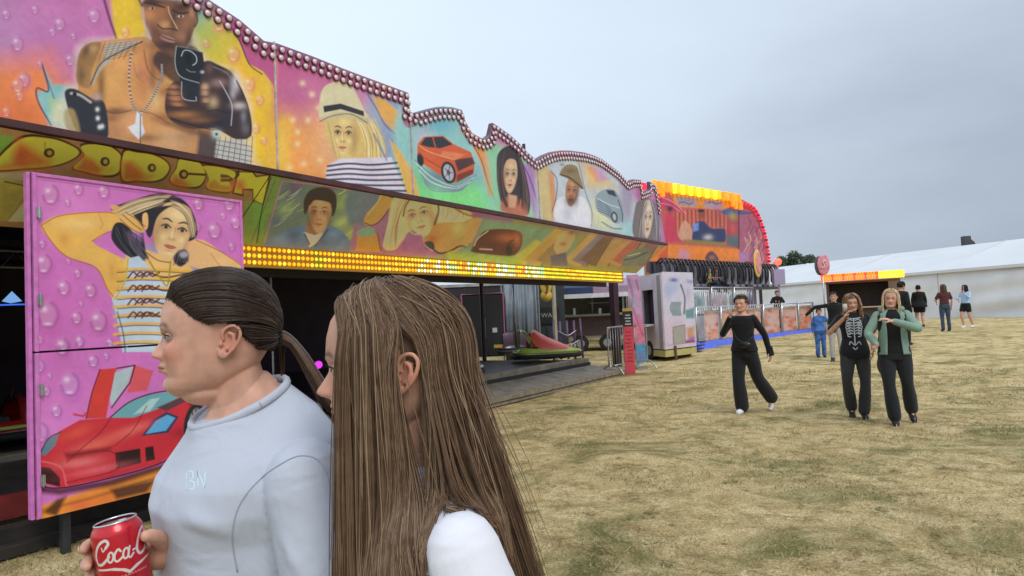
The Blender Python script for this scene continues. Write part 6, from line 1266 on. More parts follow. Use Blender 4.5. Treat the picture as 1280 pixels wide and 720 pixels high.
# ---- trees beyond the marquee
def tree(c, h, w, seed, label):
    rs = random.Random(seed); t = thing('tree', label, 'tree', c, 0, 'trees beyond the marquee')
    mb = MB(); mb.tube([(0, 0, 0), (.1, 0, h*.35), (0, .1, h*.7)], [.3, .22, .08], 8)
    for k in range(7): a = rs.uniform(0, 6.3); mb.tube([(0, 0, h*(.3+.05*k)), (w*.35*math.cos(a), w*.35*math.sin(a), h*(.5+.05*k))], [.1, .03], 6)
    mb.build('trunk', mat('bark', (.06, .045, .035), .9), t)
    mb = MB(); cl = []
    for k in range(26): a = rs.uniform(0, 6.3); q = rs.uniform(0, 1)**.6; z = rs.uniform(.35, .95); r = w*.5*q*math.sin(math.pi*min(1, max(.12, 1.12-z))); cl.append((r*math.cos(a), r*math.sin(a), h*z, rs.uniform(.5, 1.0)*w*.16))
    for (x, y, z, r) in cl:
        mb.cur = rs.randrange(2)
        for _ in range(130):
            d = Vector((rs.gauss(0, 1), rs.gauss(0, 1), rs.gauss(0, .8))).normalized()*r*rs.uniform(.4, 1.1); q = Vector((x, y, z))+d; a = Vector((rs.gauss(0, 1), rs.gauss(0, 1), rs.gauss(0, 1))).normalized(); b = a.orthogonal().normalized(); s_ = rs.uniform(.09, .2)
            mb.quad(q-a*s_, q-b*s_*.6, q+a*s_, q+b*s_*.6)
    mb.build('crown', [mat('leaf_dark', (.030, .050, .022), .7), mat('leaf_mid', (.050, .072, .030), .7)], t)
hz = lambda px, py, D: yz(px, py, D)-.3
tree(atD(997, 75), hz(997, 313, 75), 4.2, 1, 'round dark tree top just left of the pink oval sign')
tree(atD(1012, 78), hz(1012, 319, 78), 3.6, 2, 'lower dark tree top between the tall tree and the pink oval sign')
tree(atD(986, 82), hz(986, 321, 82), 3.6, 3, 'low dark tree top beside the swing ride lamp')
# lamps inside the dodgem hall
cB = onX(15, 371, -12.5); mb = MB(); mb.add([(cB.x, cB.y-.14, cB.z-.07), (cB.x, cB.y+.14, cB.z-.07), (cB.x, cB.y, cB.z+.09), (cB.x-.05, cB.y, cB.z-.1)], [(0, 1, 2), (0, 3, 1), (0, 2, 3), (1, 3, 2)]); mb.build('lit_triangle', em('blue_white_glow', L(120, 170, 225), .7), ride)
mb = MB(); mb.tube([(cB.x, cB.y-.2, cB.z-.13), (cB.x, cB.y+.2, cB.z-.12)], .012, 6); mb.build('blue_tube', em('blue_glow', L(60, 100, 220), .9), ride)
cB = onX(398, 456, -11.0); mb = MB(); mb.ell(cB, (.05, .10, .08), 10, 8); mb.build('magenta_lamp', em('magenta_glow', L(220, 60, 220), .9), ride)
# ------------------------------------------------------------ people
from mathutils.bvhtree import BVHTree
def skin_mat(name, c, seedcol=None):
    m = bpy.data.materials.new(name); m.use_nodes = True; nt = m.node_tree; b = nt.nodes['Principled BSDF']; N = nt.nodes.new; K = nt.links.new
    at = N('ShaderNodeAttribute'); at.attribute_name = 'Col'; tc = N('ShaderNodeTexCoord')
    n1 = N('ShaderNodeTexNoise'); n1.inputs['Scale'].default_value = 26; n1.inputs['Detail'].default_value = 6; K(tc.outputs['Object'], n1.inputs['Vector'])
    n2 = N('ShaderNodeTexNoise'); n2.inputs['Scale'].default_value = 900; n2.inputs['Detail'].default_value = 3; K(tc.outputs['Object'], n2.inputs['Vector'])
    r = N('ShaderNodeMapRange'); r.inputs[1].default_value = .3; r.inputs[2].default_value = .7; r.inputs[3].default_value = .80; r.inputs[4].default_value = 1.15; K(n1.outputs['Fac'], r.inputs[0])
    mx = N('ShaderNodeMix'); mx.data_type = 'RGBA'; mx.blend_type = 'MULTIPLY'; mx.inputs[0].default_value = 1; K(at.outputs['Color'], mx.inputs[6]); K(r.outputs[0], mx.inputs[7]); K(mx.outputs[2], b.inputs['Base Color'])
    b.inputs['Roughness'].default_value = .52; b.inputs['Specular IOR Level'].default_value = .3; b.inputs['Subsurface Weight'].default_value = .25; b.inputs['Subsurface Radius'].default_value = (1, .3, .15); b.inputs['Subsurface Scale'].default_value = .006
    bp = N('ShaderNodeBump'); bp.inputs['Strength'].default_value = .3; bp.inputs['Distance'].default_value = .001; K(n2.outputs['Fac'], bp.inputs['Height']); K(bp.outputs[0], b.inputs['Normal'])
    return m
SKIN = skin_mat('skin', None)
def cloth(name, c, var=.06, bump=.25, bscale=14, rough=.85, weave=True):
    if name in _mats: return _mats[name]
    m = mat(name, c, rough, var=var, vscale=5, spec=.2, sheen=.15); nt = m.node_tree; b = nt.nodes['Principled BSDF']; N = nt.nodes.new; K = nt.links.new
    tc = N('ShaderNodeTexCoord'); n = N('ShaderNodeTexNoise'); n.inputs['Scale'].default_value = bscale; n.inputs['Detail'].default_value = 3; n.inputs['Distortion'].default_value = .5; K(tc.outputs['Object'], n.inputs['Vector'])
    n2 = N('ShaderNodeTexNoise'); n2.inputs['Scale'].default_value = 700; K(tc.outputs['Object'], n2.inputs['Vector'])
    ad = N('ShaderNodeMath'); ad.operation = 'MULTIPLY_ADD'; K(n2.outputs['Fac'], ad.inputs[0]); ad.inputs[1].default_value = .04; K(n.outputs['Fac'], ad.inputs[2])
    bp = N('ShaderNodeBump'); bp.inputs['Strength'].default_value = bump; bp.inputs['Distance'].default_value = .03; K(ad.outputs[0], bp.inputs['Height']); K(bp.outputs[0], b.inputs['Normal']); return m
HK = dict(
    z=[.1165, .112, .104, .090, .070, .045, .025, .012, .000, -.015, -.030, -.043, -.052, -.063, -.073, -.084, -.094, -.104, -.111, -.115],
    f=[-.005, -.030, -.052, -.073, -.087, -.0945, -.0965, -.0965, -.0915, -.0915, -.0915, -.0900, -.0905, -.0885, -.0850, -.0875, -.0880, -.0820, -.072, -.058],
    b=[.020, .042, .062, .080, .094, .102, .104, .103, .101, .097, .091, .084, .078, .068, .058, .045, .030, .010, -.015, -.035],
    w=[.012, .030, .047, .061, .0705, .0755, .0765, .0762, .0755, .0742, .0725, .0700, .0680, .0650, .0615, .0565, .0500, .0390, .0250, .008])
def head_mesh(fat=0.0, nz=120, nu=160, nose=1.0, off=0.0, lip=1.0):
    """head loft: origin at eye level between the ears, facing -Y"""
    t = np.linspace(0, 1, nz); zk = np.array(HK['z']); zz = zk[0]+(zk[-1]-zk[0])*(0.5-0.5*np.cos(np.pi*t))
    s = lambda k: np.interp(-zz, -zk, np.array(HK[k]))
    fz, bz, wz = s('f'), s('b'), s('w')
    for a in (fz, bz, wz):                                            # soften the knots
        for _ in range(3): a[1:-1] = (a[:-2]+2*a[1:-1]+a[2:])/4
    jaw = np.exp(-((zz+.075)/.03)**2); wz = wz*(1+fat*.22*jaw+fat*.05)
    ph = np.linspace(0, 2*np.pi, nu, endpoint=False)
    Z, PH = np.meshgrid(zz, ph, indexing='ij'); Fz, Bz, Wz = [np.repeat(a[:, None], nu, 1) for a in (fz, bz, wz)]
    wq = 1/(1+np.exp((Z+.062)/.008)); mid = .008*(1-wq)+np.minimum(.008, (Fz+Bz)/2)*wq
    sn, cs = np.sin(PH), np.cos(PH)                                  # PH=0 -> front
    X = Wz*np.sign(sn)*np.abs(sn)**.92
    Y = np.where(cs > 0, mid+(Fz-mid)*np.abs(cs)**.86, mid+(Bz-mid)*np.abs(cs)**.95)
    fr = np.clip(cs, 0, 1)**.5
    g = lambda x0, z0, sx, sz: np.exp(-((np.abs(X)-x0)/sx)**2-((Z-z0)/sz)**2)
    N_ = np.interp(-Z, [-.016, -.004, .006, .014, .022, .029, .0335, .038, .042, .047], [0, .0015, .005, .0105, .0165, .0225, .0245, .0200, .0080, 0])*nose
    wn = np.interp(-Z, [-.01, .01, .025, .034, .045], [.0065, .0075, .0095, .0125, .013])
    d = -N_*np.exp(-(X/wn)**2*1.1)-.0055*nose*g(.0125, -.0365, .0062, .0062)
    d += .0105*g(.031, .000, .017, .0115)-.0022*(lip-1)*5*g(0, -.058, .03, .018)-.0030*g(.028, .0165, .018, .006)+.003*g(.009, .0, .006, .010)
    d += -.0058*lip*g(0, -.0530, .019, .0048)-.0066*lip*g(0, -.0628, .017, .0052)+.0035*g(0, -.0580, .022, .0014)+.0022*g(0, -.0465, .005, .006)+.0030*g(0, -.0710, .016, .005)-.0045*g(0, -.090, .018, .012)
    d += .0020*g(.026, -.050, .006, .012)-(.0035+.004*fat)*g(.043, -.030, .020, .020)
    Y = Y+d*fr
    X = X+np.sign(X)*(.002+.004*fat)*np.exp(-((Z+.03)/.03)**2)*np.clip(cs+.2, 0, 1)
    if off:
        r = np.sqrt(X**2+Y**2+Z**2)+1e-9; k = 1+off/r; X, Y, Z = X*k, Y*k, Z*k
    V = np.stack([X, Y, Z], -1).reshape(-1, 3)
    Fc = [(i*nu+j, i*nu+(j+1) % nu, (i+1)*nu+(j+1) % nu, (i+1)*nu+j) for i in range(nz-1) for j in range(nu)]
    Fc += [tuple(range(nu))[::-1], tuple((nz-1)*nu+k for k in range(nu))]
    return V, Fc
def ear_into(mb, side, c=(.0735, .014, -.012), k=1.0):
    """outer ear, side=+1 for the figure's left"""
    def P(u, v, w): # u back, v up, w outward
        return Vector((side*(c[0]+(w+.35*max(0, u)+.002)*k), c[1]+(u*.97-v*-.18)*k, c[2]+(v-.1*u)*k))
    hel = cr([(-.004, .004, .004), (-.008, .018, .006), (-.002, .030, .008), (.012, .034, .010), (.023, .026, .011), (.025, .010, .011), (.020, -.006, .009), (.012, -.018, .007), (.003, -.028, .005), (-.006, -.024, .004), (-.008, -.014, .003)], 5)
    mb.tube([P(*q) for q in hel], [.0032]*len(hel), 8)
    ant = cr([(.002, .020, .006), (.012, .016, .009), (.015, .004, .008), (.010, -.008, .006), (.003, -.012, .005)], 4); mb.tube([P(*q) for q in ant], [.0034]*len(ant), 8)
    pl = [P(*q) for q in ((.006, .024, .002), (.018, .020, .005), (.018, .004, .004), (.010, -.012, .003), (.001, -.022, .002), (-.004, -.010, .000), (-.003, .012, .000))]
    cen = sum(pl, Vector())/len(pl); n = Vector((side, 0, 0))
    mb.prism([p_ for p_ in pl], n*-.006)
    mb.ell(P(.001, -.022, .004), (.0045, .0065, .0075), 10, 8); mb.ell(P(-.007, -.003, .004), (.0035, .0035, .006), 8, 6)
def frame(loc, yaw=0, pitch=0, roll=0):
    """yaw turns about z, pitch>0 lowers the face, roll tilts towards the figure's left"""
    return Matrix.Translation(loc) @ Matrix.Rotation(yaw, 4, 'Z') @ Matrix.Rotation(pitch, 4, 'X') @ Matrix.Rotation(roll, 4, 'Y')
def loft(mb, rings, n=28):
    """rings: (cx, cy, cz, rx, ry, yaw)"""
    v = []
    for (cx, cy, cz, rx, ry, yw) in rings:
        c, s = math.cos(yw), math.sin(yw)
        for k in range(n):
            a = 2*math.pi*k/n; x = rx*math.copysign(abs(math.cos(a))**.85, math.cos(a)); y = ry*math.copysign(abs(math.sin(a))**.9, math.sin(a)); v.append((cx+x*c-y*s, cy+x*s+y*c, cz))
    m = len(rings); f = [(i*n+k, i*n+(k+1) % n, (i+1)*n+(k+1) % n, (i+1)*n+k) for i in range(m-1) for k in range(n)]
    f += [tuple(range(n))[::-1], tuple((m-1)*n+k for k in range(n))]; mb.add(v, f)
def limb(mb, pts, rad, sub=6, n=14):
    P = cr(pts, sub); R_ = [float(x[0]) for x in cr([(r,) for r in rad], sub)]; mb.tube(P, [max(.003, r) for r in R_], n)
    mb.ell(P[0], (R_[0]*.98,)*3, n, 8); mb.ell(P[-1], (R_[-1]*.98,)*3, n, 8)
def remesh(mb, vox, smooth=2, name='m', fac=.5):
    me = mb.mesh(name); o = bpy.data.objects.new(name, me); COL.objects.link(o)
    r = o.modifiers.new('r', 'REMESH'); r.mode = 'VOXEL'; r.voxel_size = vox; r.adaptivity = 0
    if smooth: s = o.modifiers.new('s', 'SMOOTH'); s.iterations = smooth; s.factor = fac
    baked(o); me2 = o.data; bpy.data.objects.remove(o); 
    return me2
def join_meshes(name, ms):
    V, Fc = [], []
    for me in ms:
        n = len(V); V += [tuple(v.co) for v in me.vertices]; Fc += [tuple(i+n for i in p_.vertices) for p_ in me.polygons]
    out_ = bpy.data.meshes.new(name); out_.from_pydata(V, [], Fc); return out_
def ik(S, W, a, b, pole):
    S, W, pole = Vector(S), Vector(W), Vector(pole); d = W-S; Ln = min(d.length, (a+b)*.999); u = d.normalized(); x = (a*a-b*b+Ln*Ln)/(2*Ln); h = math.sqrt(max(0, a*a-x*x)); p_ = (pole-u*pole.dot(u)).normalized(); return S+u*x+p_*h
def hand_into(mb, W, d, n, thumb, curl=.5, k=1.0, spread=1.0):
    """W wrist, d finger direction, n palm normal (fingers curl towards n), thumb = side of the thumb"""
    W, d, n = Vector(W), Vector(d).normalized(), Vector(n); n = (n-d*n.dot(d)).normalized(); s = Vector(thumb); s = (s-d*s.dot(d)-n*s.dot(n)).normalized()
    M = Matrix((s, n, d)).transposed()
    mb.ell(W+d*.045*k, (.038*k, .0135*k, .048*k), 14, 10, M); mb.ell(W+d*.02*k+s*.018*k+n*.004, (.018*k, .014*k, .03*k), 10, 8, M)
    for i, (o, Ln, r) in enumerate(((.027, .072, .0088), (.009, .080, .009), (-.009, .075, .0086), (-.026, .058, .0076))):
        p_ = W+d*(.080 if i in (1, 2) else .074)*k+s*o*k; pts = [p_-d*.02*k, p_]; a = 0
        for q, fr_ in enumerate((.45, .32, .25)):
            a += curl*(.55+.25*q)*(1+.08*i); dd = d*math.cos(a)+n*math.sin(a)+s*(o*1.5*spread); pts.append(pts[-1]+dd.normalized()*Ln*fr_*k)
        mb.tube(pts, [r*k*1.05, r*k*1.05, r*k, r*k*.92, r*k*.8], 10); mb.ell(pts[-1], (r*k*.8,)*3, 8, 6)
    b0 = W+d*.022*k+s*.026*k; p1 = b0+(s*.8+d*.75+n*.25).normalized()*.030*k; p2 = p1+(s*.45+d*.8+n*(.25+.4*curl)).normalized()*.026*k; p3 = p2+(s*.15+d*.8+n*(.3+.6*curl)).normalized()*.020*k
    mb.tube([b0-s*.012*k, b0, p1, p2, p3], [.012*k, .0125*k, .0108*k, .0098*k, .0085*k], 10); mb.ell(p3, (.0085*k,)*3, 8, 6)
SKC = (.60, .335, .24)
def paint_skin(me, HM_, base=SKC, lips=(.44, .145, .13), brow=(.09, .055, .035), browa=.8):
    """colour attribute of the skin: lips, brows, flush, painted shade at eye sockets, nostrils and lip line"""
    n = len(me.vertices); co = np.empty(n*3, np.float32); me.vertices.foreach_get('co', co); co = co.reshape(-1, 3)
    Mi = np.array(HM_.inverted()); q = co@Mi[:3, :3].T+Mi[:3, 3]; x, y, z = np.abs(q[:, 0]), q[:, 1], q[:, 2]; isf = (y < -.055) & (np.abs(z) < .13)
    C = np.ones((n, 4), np.float32); C[:, :3] = base
    def mixc(a, c): a = np.clip(a, 0, 1)[:, None]; C[:, :3] = C[:, :3]*(1-a)+np.array(c)*a
    G = lambda x0, z0, sx, sz: np.exp(-((x-x0)/sx)**2-((z-z0)/sz)**2)
    fl = (base[0]*1.0, base[1]*.72, base[2]*.70)
    mixc(isf*.9*G(.042, -.028, .024, .022), fl); mixc(isf*.5*G(0, -.034, .014, .010), fl); mixc(.6*np.exp(-((y-.024)/.022)**2-((z+.012)/.030)**2)*np.clip((x-.066)/.014, 0, 1), (base[0]*1.02, base[1]*.66, base[2]*.58))
    wl_ = np.clip(1-(x/.025)**2, 0, 1); lm = ((z < -.0575+.0068*wl_**.6) & (z > -.0580-.0088*wl_) & (x < .024) & isf); mixc(lm*.85, lips); mixc(isf*.8*np.exp(-((z+.0577)/.0011)**2)*(x < .023), (.16, .05, .05))
    bz = .0195+.004*np.clip((x-.012)/.02, 0, 1)-.006*np.clip((x-.036)/.014, 0, 1); mixc(isf*browa*np.exp(-((z-bz)/.0044)**2)*np.clip((x-.010)/.006, 0, 1)*np.clip((.050-x)/.008, 0, 1), brow)
    mixc(isf*.18*G(.031, .001, .016, .009), (base[0]*.6, base[1]*.5, base[2]*.5)); mixc(isf*.7*G(.007, -.0425, .0035, .0022), (.12, .05, .04))  # shade of eye sockets and nostrils painted into the skin colour
    at = me.color_attributes.new('Col', 'FLOAT_COLOR', 'POINT'); at.data.foreach_set('color', C.ravel())
EYEW = mat('eye_white', (.34, .29, .27), .2); IRIS = mat('iris_brown', (.07, .035, .02), .08); IRISB = mat('iris_blue', (.10, .16, .22), .08); PUP = mat('pupil', (.004, .004, .005), .05)
LASH = mat('lashes', (.02, .014, .012), .6)
def eyes(HM_, parent, detail=True, iris=None, look=0.0):
    for s in (1, -1):
        c = Vector((s*.0305, -.0735, .000)); fwd = Vector((math.sin(look), -math.cos(look), 0))
        mb = MB(); mb.ell(c, (.0125,)*3, 20, 14)
        mb.cur = 1; mb.ell(c+fwd*.0093, (.0058, .0042, .0058), 14, 8); mb.cur = 2; mb.ell(c+fwd*.0128, (.0026, .0014, .0026), 10, 6)
        me = mb.mesh('eye'); me.transform(HM_); link('eye', me, [EYEW, iris or IRIS, PUP], parent, True)
def lids(HM_):
    """upper and lower eyelid shells, part of the body mesh"""
    V, Fc = [], []; base = 0
    for s in (1, -1):
        c = Vector((s*.0305, -.0735, .000))
        for (a0, a1) in ((.30, 1.45), (-.42, -1.35)):
            nu, nv = 18, 7
            for j in range(nv+1):
                el = a0+(a1-a0)*j/nv
                for i in range(nu+1):
                    az = -1.35+2.7*i/nu; e = el*(1 if j else (1-.55*(az/1.35)**2)); r = .0133+(.0009 if j == 0 else 0)
                    V.append(c+Vector((r*math.sin(az)*math.cos(e), -r*math.cos(az)*math.cos(e), r*math.sin(e))))
            Fc += [(base+j*(nu+1)+i, base+j*(nu+1)+i+1, base+(j+1)*(nu+1)+i+1, base+(j+1)*(nu+1)+i) for j in range(nv) for i in range(nu)]; base += (nu+1)*(nv+1)
    me = bpy.data.meshes.new('lids'); me.from_pydata([tuple(HM_ @ v) for v in V], [], Fc); return me
def lashes(HM_, parent):
    for s in (1, -1):
        c = Vector((s*.0305, -.0735, 0)); mb = MB()
        pts = [c+Vector((.0150*math.sin(a)*math.cos(e), -.0150*math.cos(a)*math.cos(e), .0150*math.sin(e))) for a in np.linspace(-1.2, 1.25, 12) for e in (.30*(1-.55*(a/1.35)**2),)]
        mb.tube(pts, [.0005]+[.0012]*10+[.0005], 6)
        for k in range(12):
            p_ = pts[k]; d = (p_-c).normalized(); mb.tube([p_, p_+d*.0035+Vector((0, 0, .0006)), p_+d*.0065+Vector((0, 0, .003))], [.0004, .0003, .0001], 4)
        me = mb.mesh('eyelashes'); me.transform(HM_); link('eyelashes', me, LASH, parent)
def fast_tubes(groups, name, mats, parent, n=4):
    """groups: (paths, material index, radius list); one mesh"""
    VV, FF, MM = [], [], []; base = 0
    for P, mi, rad in groups:
        P = np.array([[tuple(q) for q in p_] for p_ in P], float)
        if not len(P): continue
        k, m, _ = P.shape; T_ = np.empty_like(P); T_[:, 1:-1] = P[:, 2:]-P[:, :-2]; T_[:, 0] = P[:, 1]-P[:, 0]; T_[:, -1] = P[:, -1]-P[:, -2]
        T_ /= np.linalg.norm(T_, axis=2, keepdims=True)+1e-12; ref = np.array([.31, .87, .38]); U_ = np.cross(T_, ref); U_ /= np.linalg.norm(U_, axis=2, keepdims=True)+1e-12; W_2 = np.cross(T_, U_)
        R_ = np.array(rad, float)[:, :, None, None]; an = np.arange(n)*2*np.pi/n
        V_ = P[:, :, None, :]+R_*(U_[:, :, None, :]*np.cos(an)[None, None, :, None]+W_2[:, :, None, :]*np.sin(an)[None, None, :, None])
        VV.append(V_.reshape(-1, 3)); i = np.arange(k)[:, None, None]*m*n+np.arange(m-1)[None, :, None]*n; c = np.arange(n)[None, None, :]; c1 = (c+1) % n
        f = np.stack([i+c, i+c1, i+n+c1, i+n+c], -1).reshape(-1, 4)+base; FF.append(f); MM.append(np.full(len(f), mi)); base += k*m*n
    V_ = np.concatenate(VV); F_ = np.concatenate(FF); M_ = np.concatenate(MM); me = bpy.data.meshes.new(name)
    me.vertices.add(len(V_)); me.vertices.foreach_set('co', V_.astype(np.float32).ravel()); me.loops.add(F_.size); me.loops.foreach_set('vertex_index', F_.astype(np.int32).ravel())
    me.polygons.add(len(F_)); me.polygons.foreach_set('loop_start', np.arange(0, F_.size, 4, dtype=np.int32)); me.update(calc_edges=True)
    o = link(name, me, mats, parent); me.polygons.foreach_set('material_index', M_.astype(np.int32)); me.polygons.foreach_set('use_smooth', np.ones(len(F_), bool)); return o
def strands(name, paths, mats, parent, r0=.0011, n=4, seed=1, flat=1.0):
    """one mesh of hair from many paths"""
    rs = random.Random(seed); g = {}
    for P in paths:
        mi = rs.choices(range(len(mats)), [3, 4, 2, 1][:len(mats)])[0]; m = len(P); r = r0*rs.uniform(.6, 1.35)
        e = g.setdefault((m, mi), ([], [])); e[0].append(P); e[1].append([r*(.55 if i == 0 else (1 if i < m*.7 else max(.15, 1-(i-m*.7)/(m*.3)))) for i in range(m)])
    return fast_tubes([(e[0], k[1], e[1]) for k, e in g.items()], name, mats, parent, n)
def hairmat(name, c, rough=.38):
    return mat(name, c, rough, spec=.28, var=.18, vscale=60)
# ---- small figures -------------------------------------------------------------------------
def figure(label, loc, rz, H=1.65, J=None, girth=1.0, top=None, bottom=None, shoes=None, hair=None, group=None, vox=.008, head=(0, 0, 0), sleeve='long', leg='wide', skin=SKC, hands=True, topcut=.88, neckop=False, hem=None, shoulders=.158, ty=0.0, flare=1.0):
    """standing/walking figure facing local -Y.  J overrides joints given for a height of 1.65"""
    s = H/1.65; t = thing('person', label, 'person', loc, rz, group); t.scale = (s, s, s); j = dict(
        hipL=(.085, 0, .88), knL=(.095, -.01, .47), anL=(.10, .02, .085), hipR=(-.085, 0, .88), knR=(-.095, -.01, .47), anR=(-.10, .02, .085),
        shL=(shoulders, .01, 1.355), elL=(.225, .03, 1.09), wrL=(.225, -.04, .85), shR=(-shoulders, .01, 1.355), elR=(-.225, .03, 1.09), wrR=(-.225, -.04, .85),
        toeL=(0, -1, 0), toeR=(0, -1, 0), hdL=(0, -.1, -1), hdR=(0, -.1, -1), pel=(0, 0, .92), chest=(0, 0, 1.27), nk=(0, .005, 1.42), hd=(0, -.015, 1.535))
    if J: j.update(J)
    j = {k: Vector(v) for k, v in j.items()}
    for a in 'LR':
        if 'sh'+a not in (J or {}): x = shoulders*(1 if a == 'L' else -1); j['sh'+a] = Vector((j['chest'].x+x*math.cos(ty), j['chest'].y+x*math.sin(ty)+.01, 1.335+j['chest'].z-1.27))
    g = girth; HMt = frame(j['hd'], head[0], head[1], head[2]); pel, ch, nk = j['pel'], j['chest'], j['nk']
    def torso(mb, e=0.0, lo=.86, hi=1.43, widen=0.0):
        pts = [(.80, .150, .105), (.88, .160, .115), (.95, .150, .105), (1.05, .128, .092), (1.15, .135, .098), (1.25, .155, .108), (1.33, .152, .096), (1.375, .112, .076), (1.405, .072, .062), (1.43, .058, .056)]
        R_ = []
        for z, rx, ry in pts:
            if z < lo-.001 or z > hi+.001: continue
            q = (z-.92)/(1.27-.92); c = pel+(ch-pel)*q; yw = ty*min(1, max(0, q)); R_.append((c.x, c.y+.004, c.z if 0 else pel.z+(z-.92), (rx*g+e+widen*max(0, 1.1-z)), (ry*g+e+widen*max(0, 1.1-z)), yw))
        loft(mb, R_)
    body = MB(); torso(body, -.006)
    limb(body, [nk-Vector((0, 0, .06)), nk+Vector((0, 0, .02)), j['hd']+Vector((0, .015, -.06))], [.062, .052, .054], 3)
    for a in 'LR':
        S, E, W = j['sh'+a], j['el'+a], j['wr'+a]; limb(body, [S, S+(E-S)*.5, E, E+(W-E)*.45, W], [.043*g, .040*g, .034, .032, .023])
        if hands: d = j['hd'+a]; d = (d.normalized()); nrm = Vector((-1 if a == 'L' else 1, 0, 0)); hand_into(body, W, d, nrm, Vector((0, -1, .2)), .45)
        Hh, Kk, A = j['hip'+a], j['kn'+a], j['an'+a]; limb(body, [Hh, Hh+(Kk-Hh)*.5, Kk, Kk+(A-Kk)*.35, A], [.088*g, .078*g, .055*g, .054*g, .034])
        td = j['toe'+a].normalized(); body.tube([A, A+td*.03-Vector((0, 0, .03)), A+td*.10-Vector((0, 0, .045))], [.028, .026, .018], 10)
    hm_ = MB(); V, Fc = head_mesh(.1, 90, 110, 1.1); hm_.add([HMt @ Vector(v) for v in V], Fc)
    eb = MB(); [ear_into(eb, q) for q in (1, -1)]; hm_.add([HMt @ Vector(v) for v in eb.v], eb.f); limb(hm_, [nk+Vector((0, 0, .0)), j['hd']+Vector((0, .015, -.06))], [.050, .054], 3)
    me = join_meshes('body', [remesh(body, vox*.75, 1), remesh(hm_, max(.0032, vox*.4), 1), lids(HMt)]); paint_skin(me, HMt, skin); b = link('body', me, SKIN, t, True); eyes(HMt, t)
    if top:
        mb = MB(); torso(mb, .014, topcut, 1.385 if neckop else 1.405, widen=.06 if hem is None else hem)
        for a in 'LR':
            S, E, W = j['sh'+a], j['el'+a], j['wr'+a]; k = .012
            if sleeve == 'long': limb(mb, [S, S+(E-S)*.5, E, E+(W-E)*.5, W-(W-E)*.05], [.053*g, .051*g, .045, .042, .036])
            elif sleeve == 'short': limb(mb, [S, S+(E-S)*.45, S+(E-S)*.72], [.053*g, .056, .060])
            elif sleeve == 'none': pass
        me = remesh(mb, vox, 2); link('top', me, top, t, True)
    if bottom:
        mb = MB(); rr = {'wide': (.100, .096, .084, .084, .084), 'slim': (.096, .088, .066, .062, .050), 'shorts': (.100, .100, .104, 0, 0), 'jeans': (.096, .086, .064, .062, .060)}[leg]
        torso(mb, .010, .80, 1.0)
        for a in 'LR':
            Hh, Kk, A = j['hip'+a], j['kn'+a], j['an'+a]
            if leg == 'shorts': limb(mb, [Hh, Hh+(Kk-Hh)*.3, Hh+(Kk-Hh)*.5], [r*g for r in rr[:3]])
            else: limb(mb, [Hh, Hh+(Kk-Hh)*.5, Kk, Kk+(A-Kk)*.5, A+Vector((0, 0, .015))], [r*g*(1 if q < 3 else flare) for q, r in enumerate(rr)])
        link('bottoms', remesh(mb, vox, 2), bottom, t, True)
    if shoes:
        for a in 'LR':
            A = j['an'+a]; td = j['toe'+a].normalized(); dn = Vector((0, 0, -1)); 
            if abs(td.z) > .35: dn = (dn-td*dn.dot(td)).normalized()
            mb = MB(); mb.tube([A-td*.055+dn*.045, A-td*.02+dn*.04, A+td*.05+dn*.048, A+td*.12+dn*.055, A+td*.165+dn*.058], [.030, .042, .042, .040, .026], 12); mb.tube([A+dn*-.02, A+dn*.05], [.046, .046], 12); u = remesh(mb, .006, 2); sh_ = link('shoe', u, shoes, t, True)
            mb = MB(); mb.tube([A-td*.07+dn*.078, A+td*.05+dn*.082, A+td*.17+dn*.080], [.034, .040, .030], 12, True, .25); mb.build('sole', mat('shoe_sole', (.35, .34, .33) if shoes.name.startswith('white') else (.03, .03, .03), .7), sh_, True)
    if hair: hair(t, HMt, b)
    return t
def sdir(az, el): return Vector((math.sin(az)*math.cos(el), -math.cos(az)*math.cos(el), math.sin(el)))   # az 0 = front, + = figure's left
def scalp(bvh, HMt, d, off=.006):
    """point on the head in direction d (head space) pushed out by off"""
    c = HMt @ Vector((0, .005, .012)); dw = (HMt.to_3x3() @ Vector(d)).normalized(); h, nrm, _, _ = bvh.ray_cast(c+dw*.4, -dw)
    if h is None: h = c+dw*.09
    return h+dw*off
def bvh_of(me): return BVHTree.FromPolygons([v.co.copy() for v in me.vertices], [tuple(p_.vertices) for p_ in me.polygons])
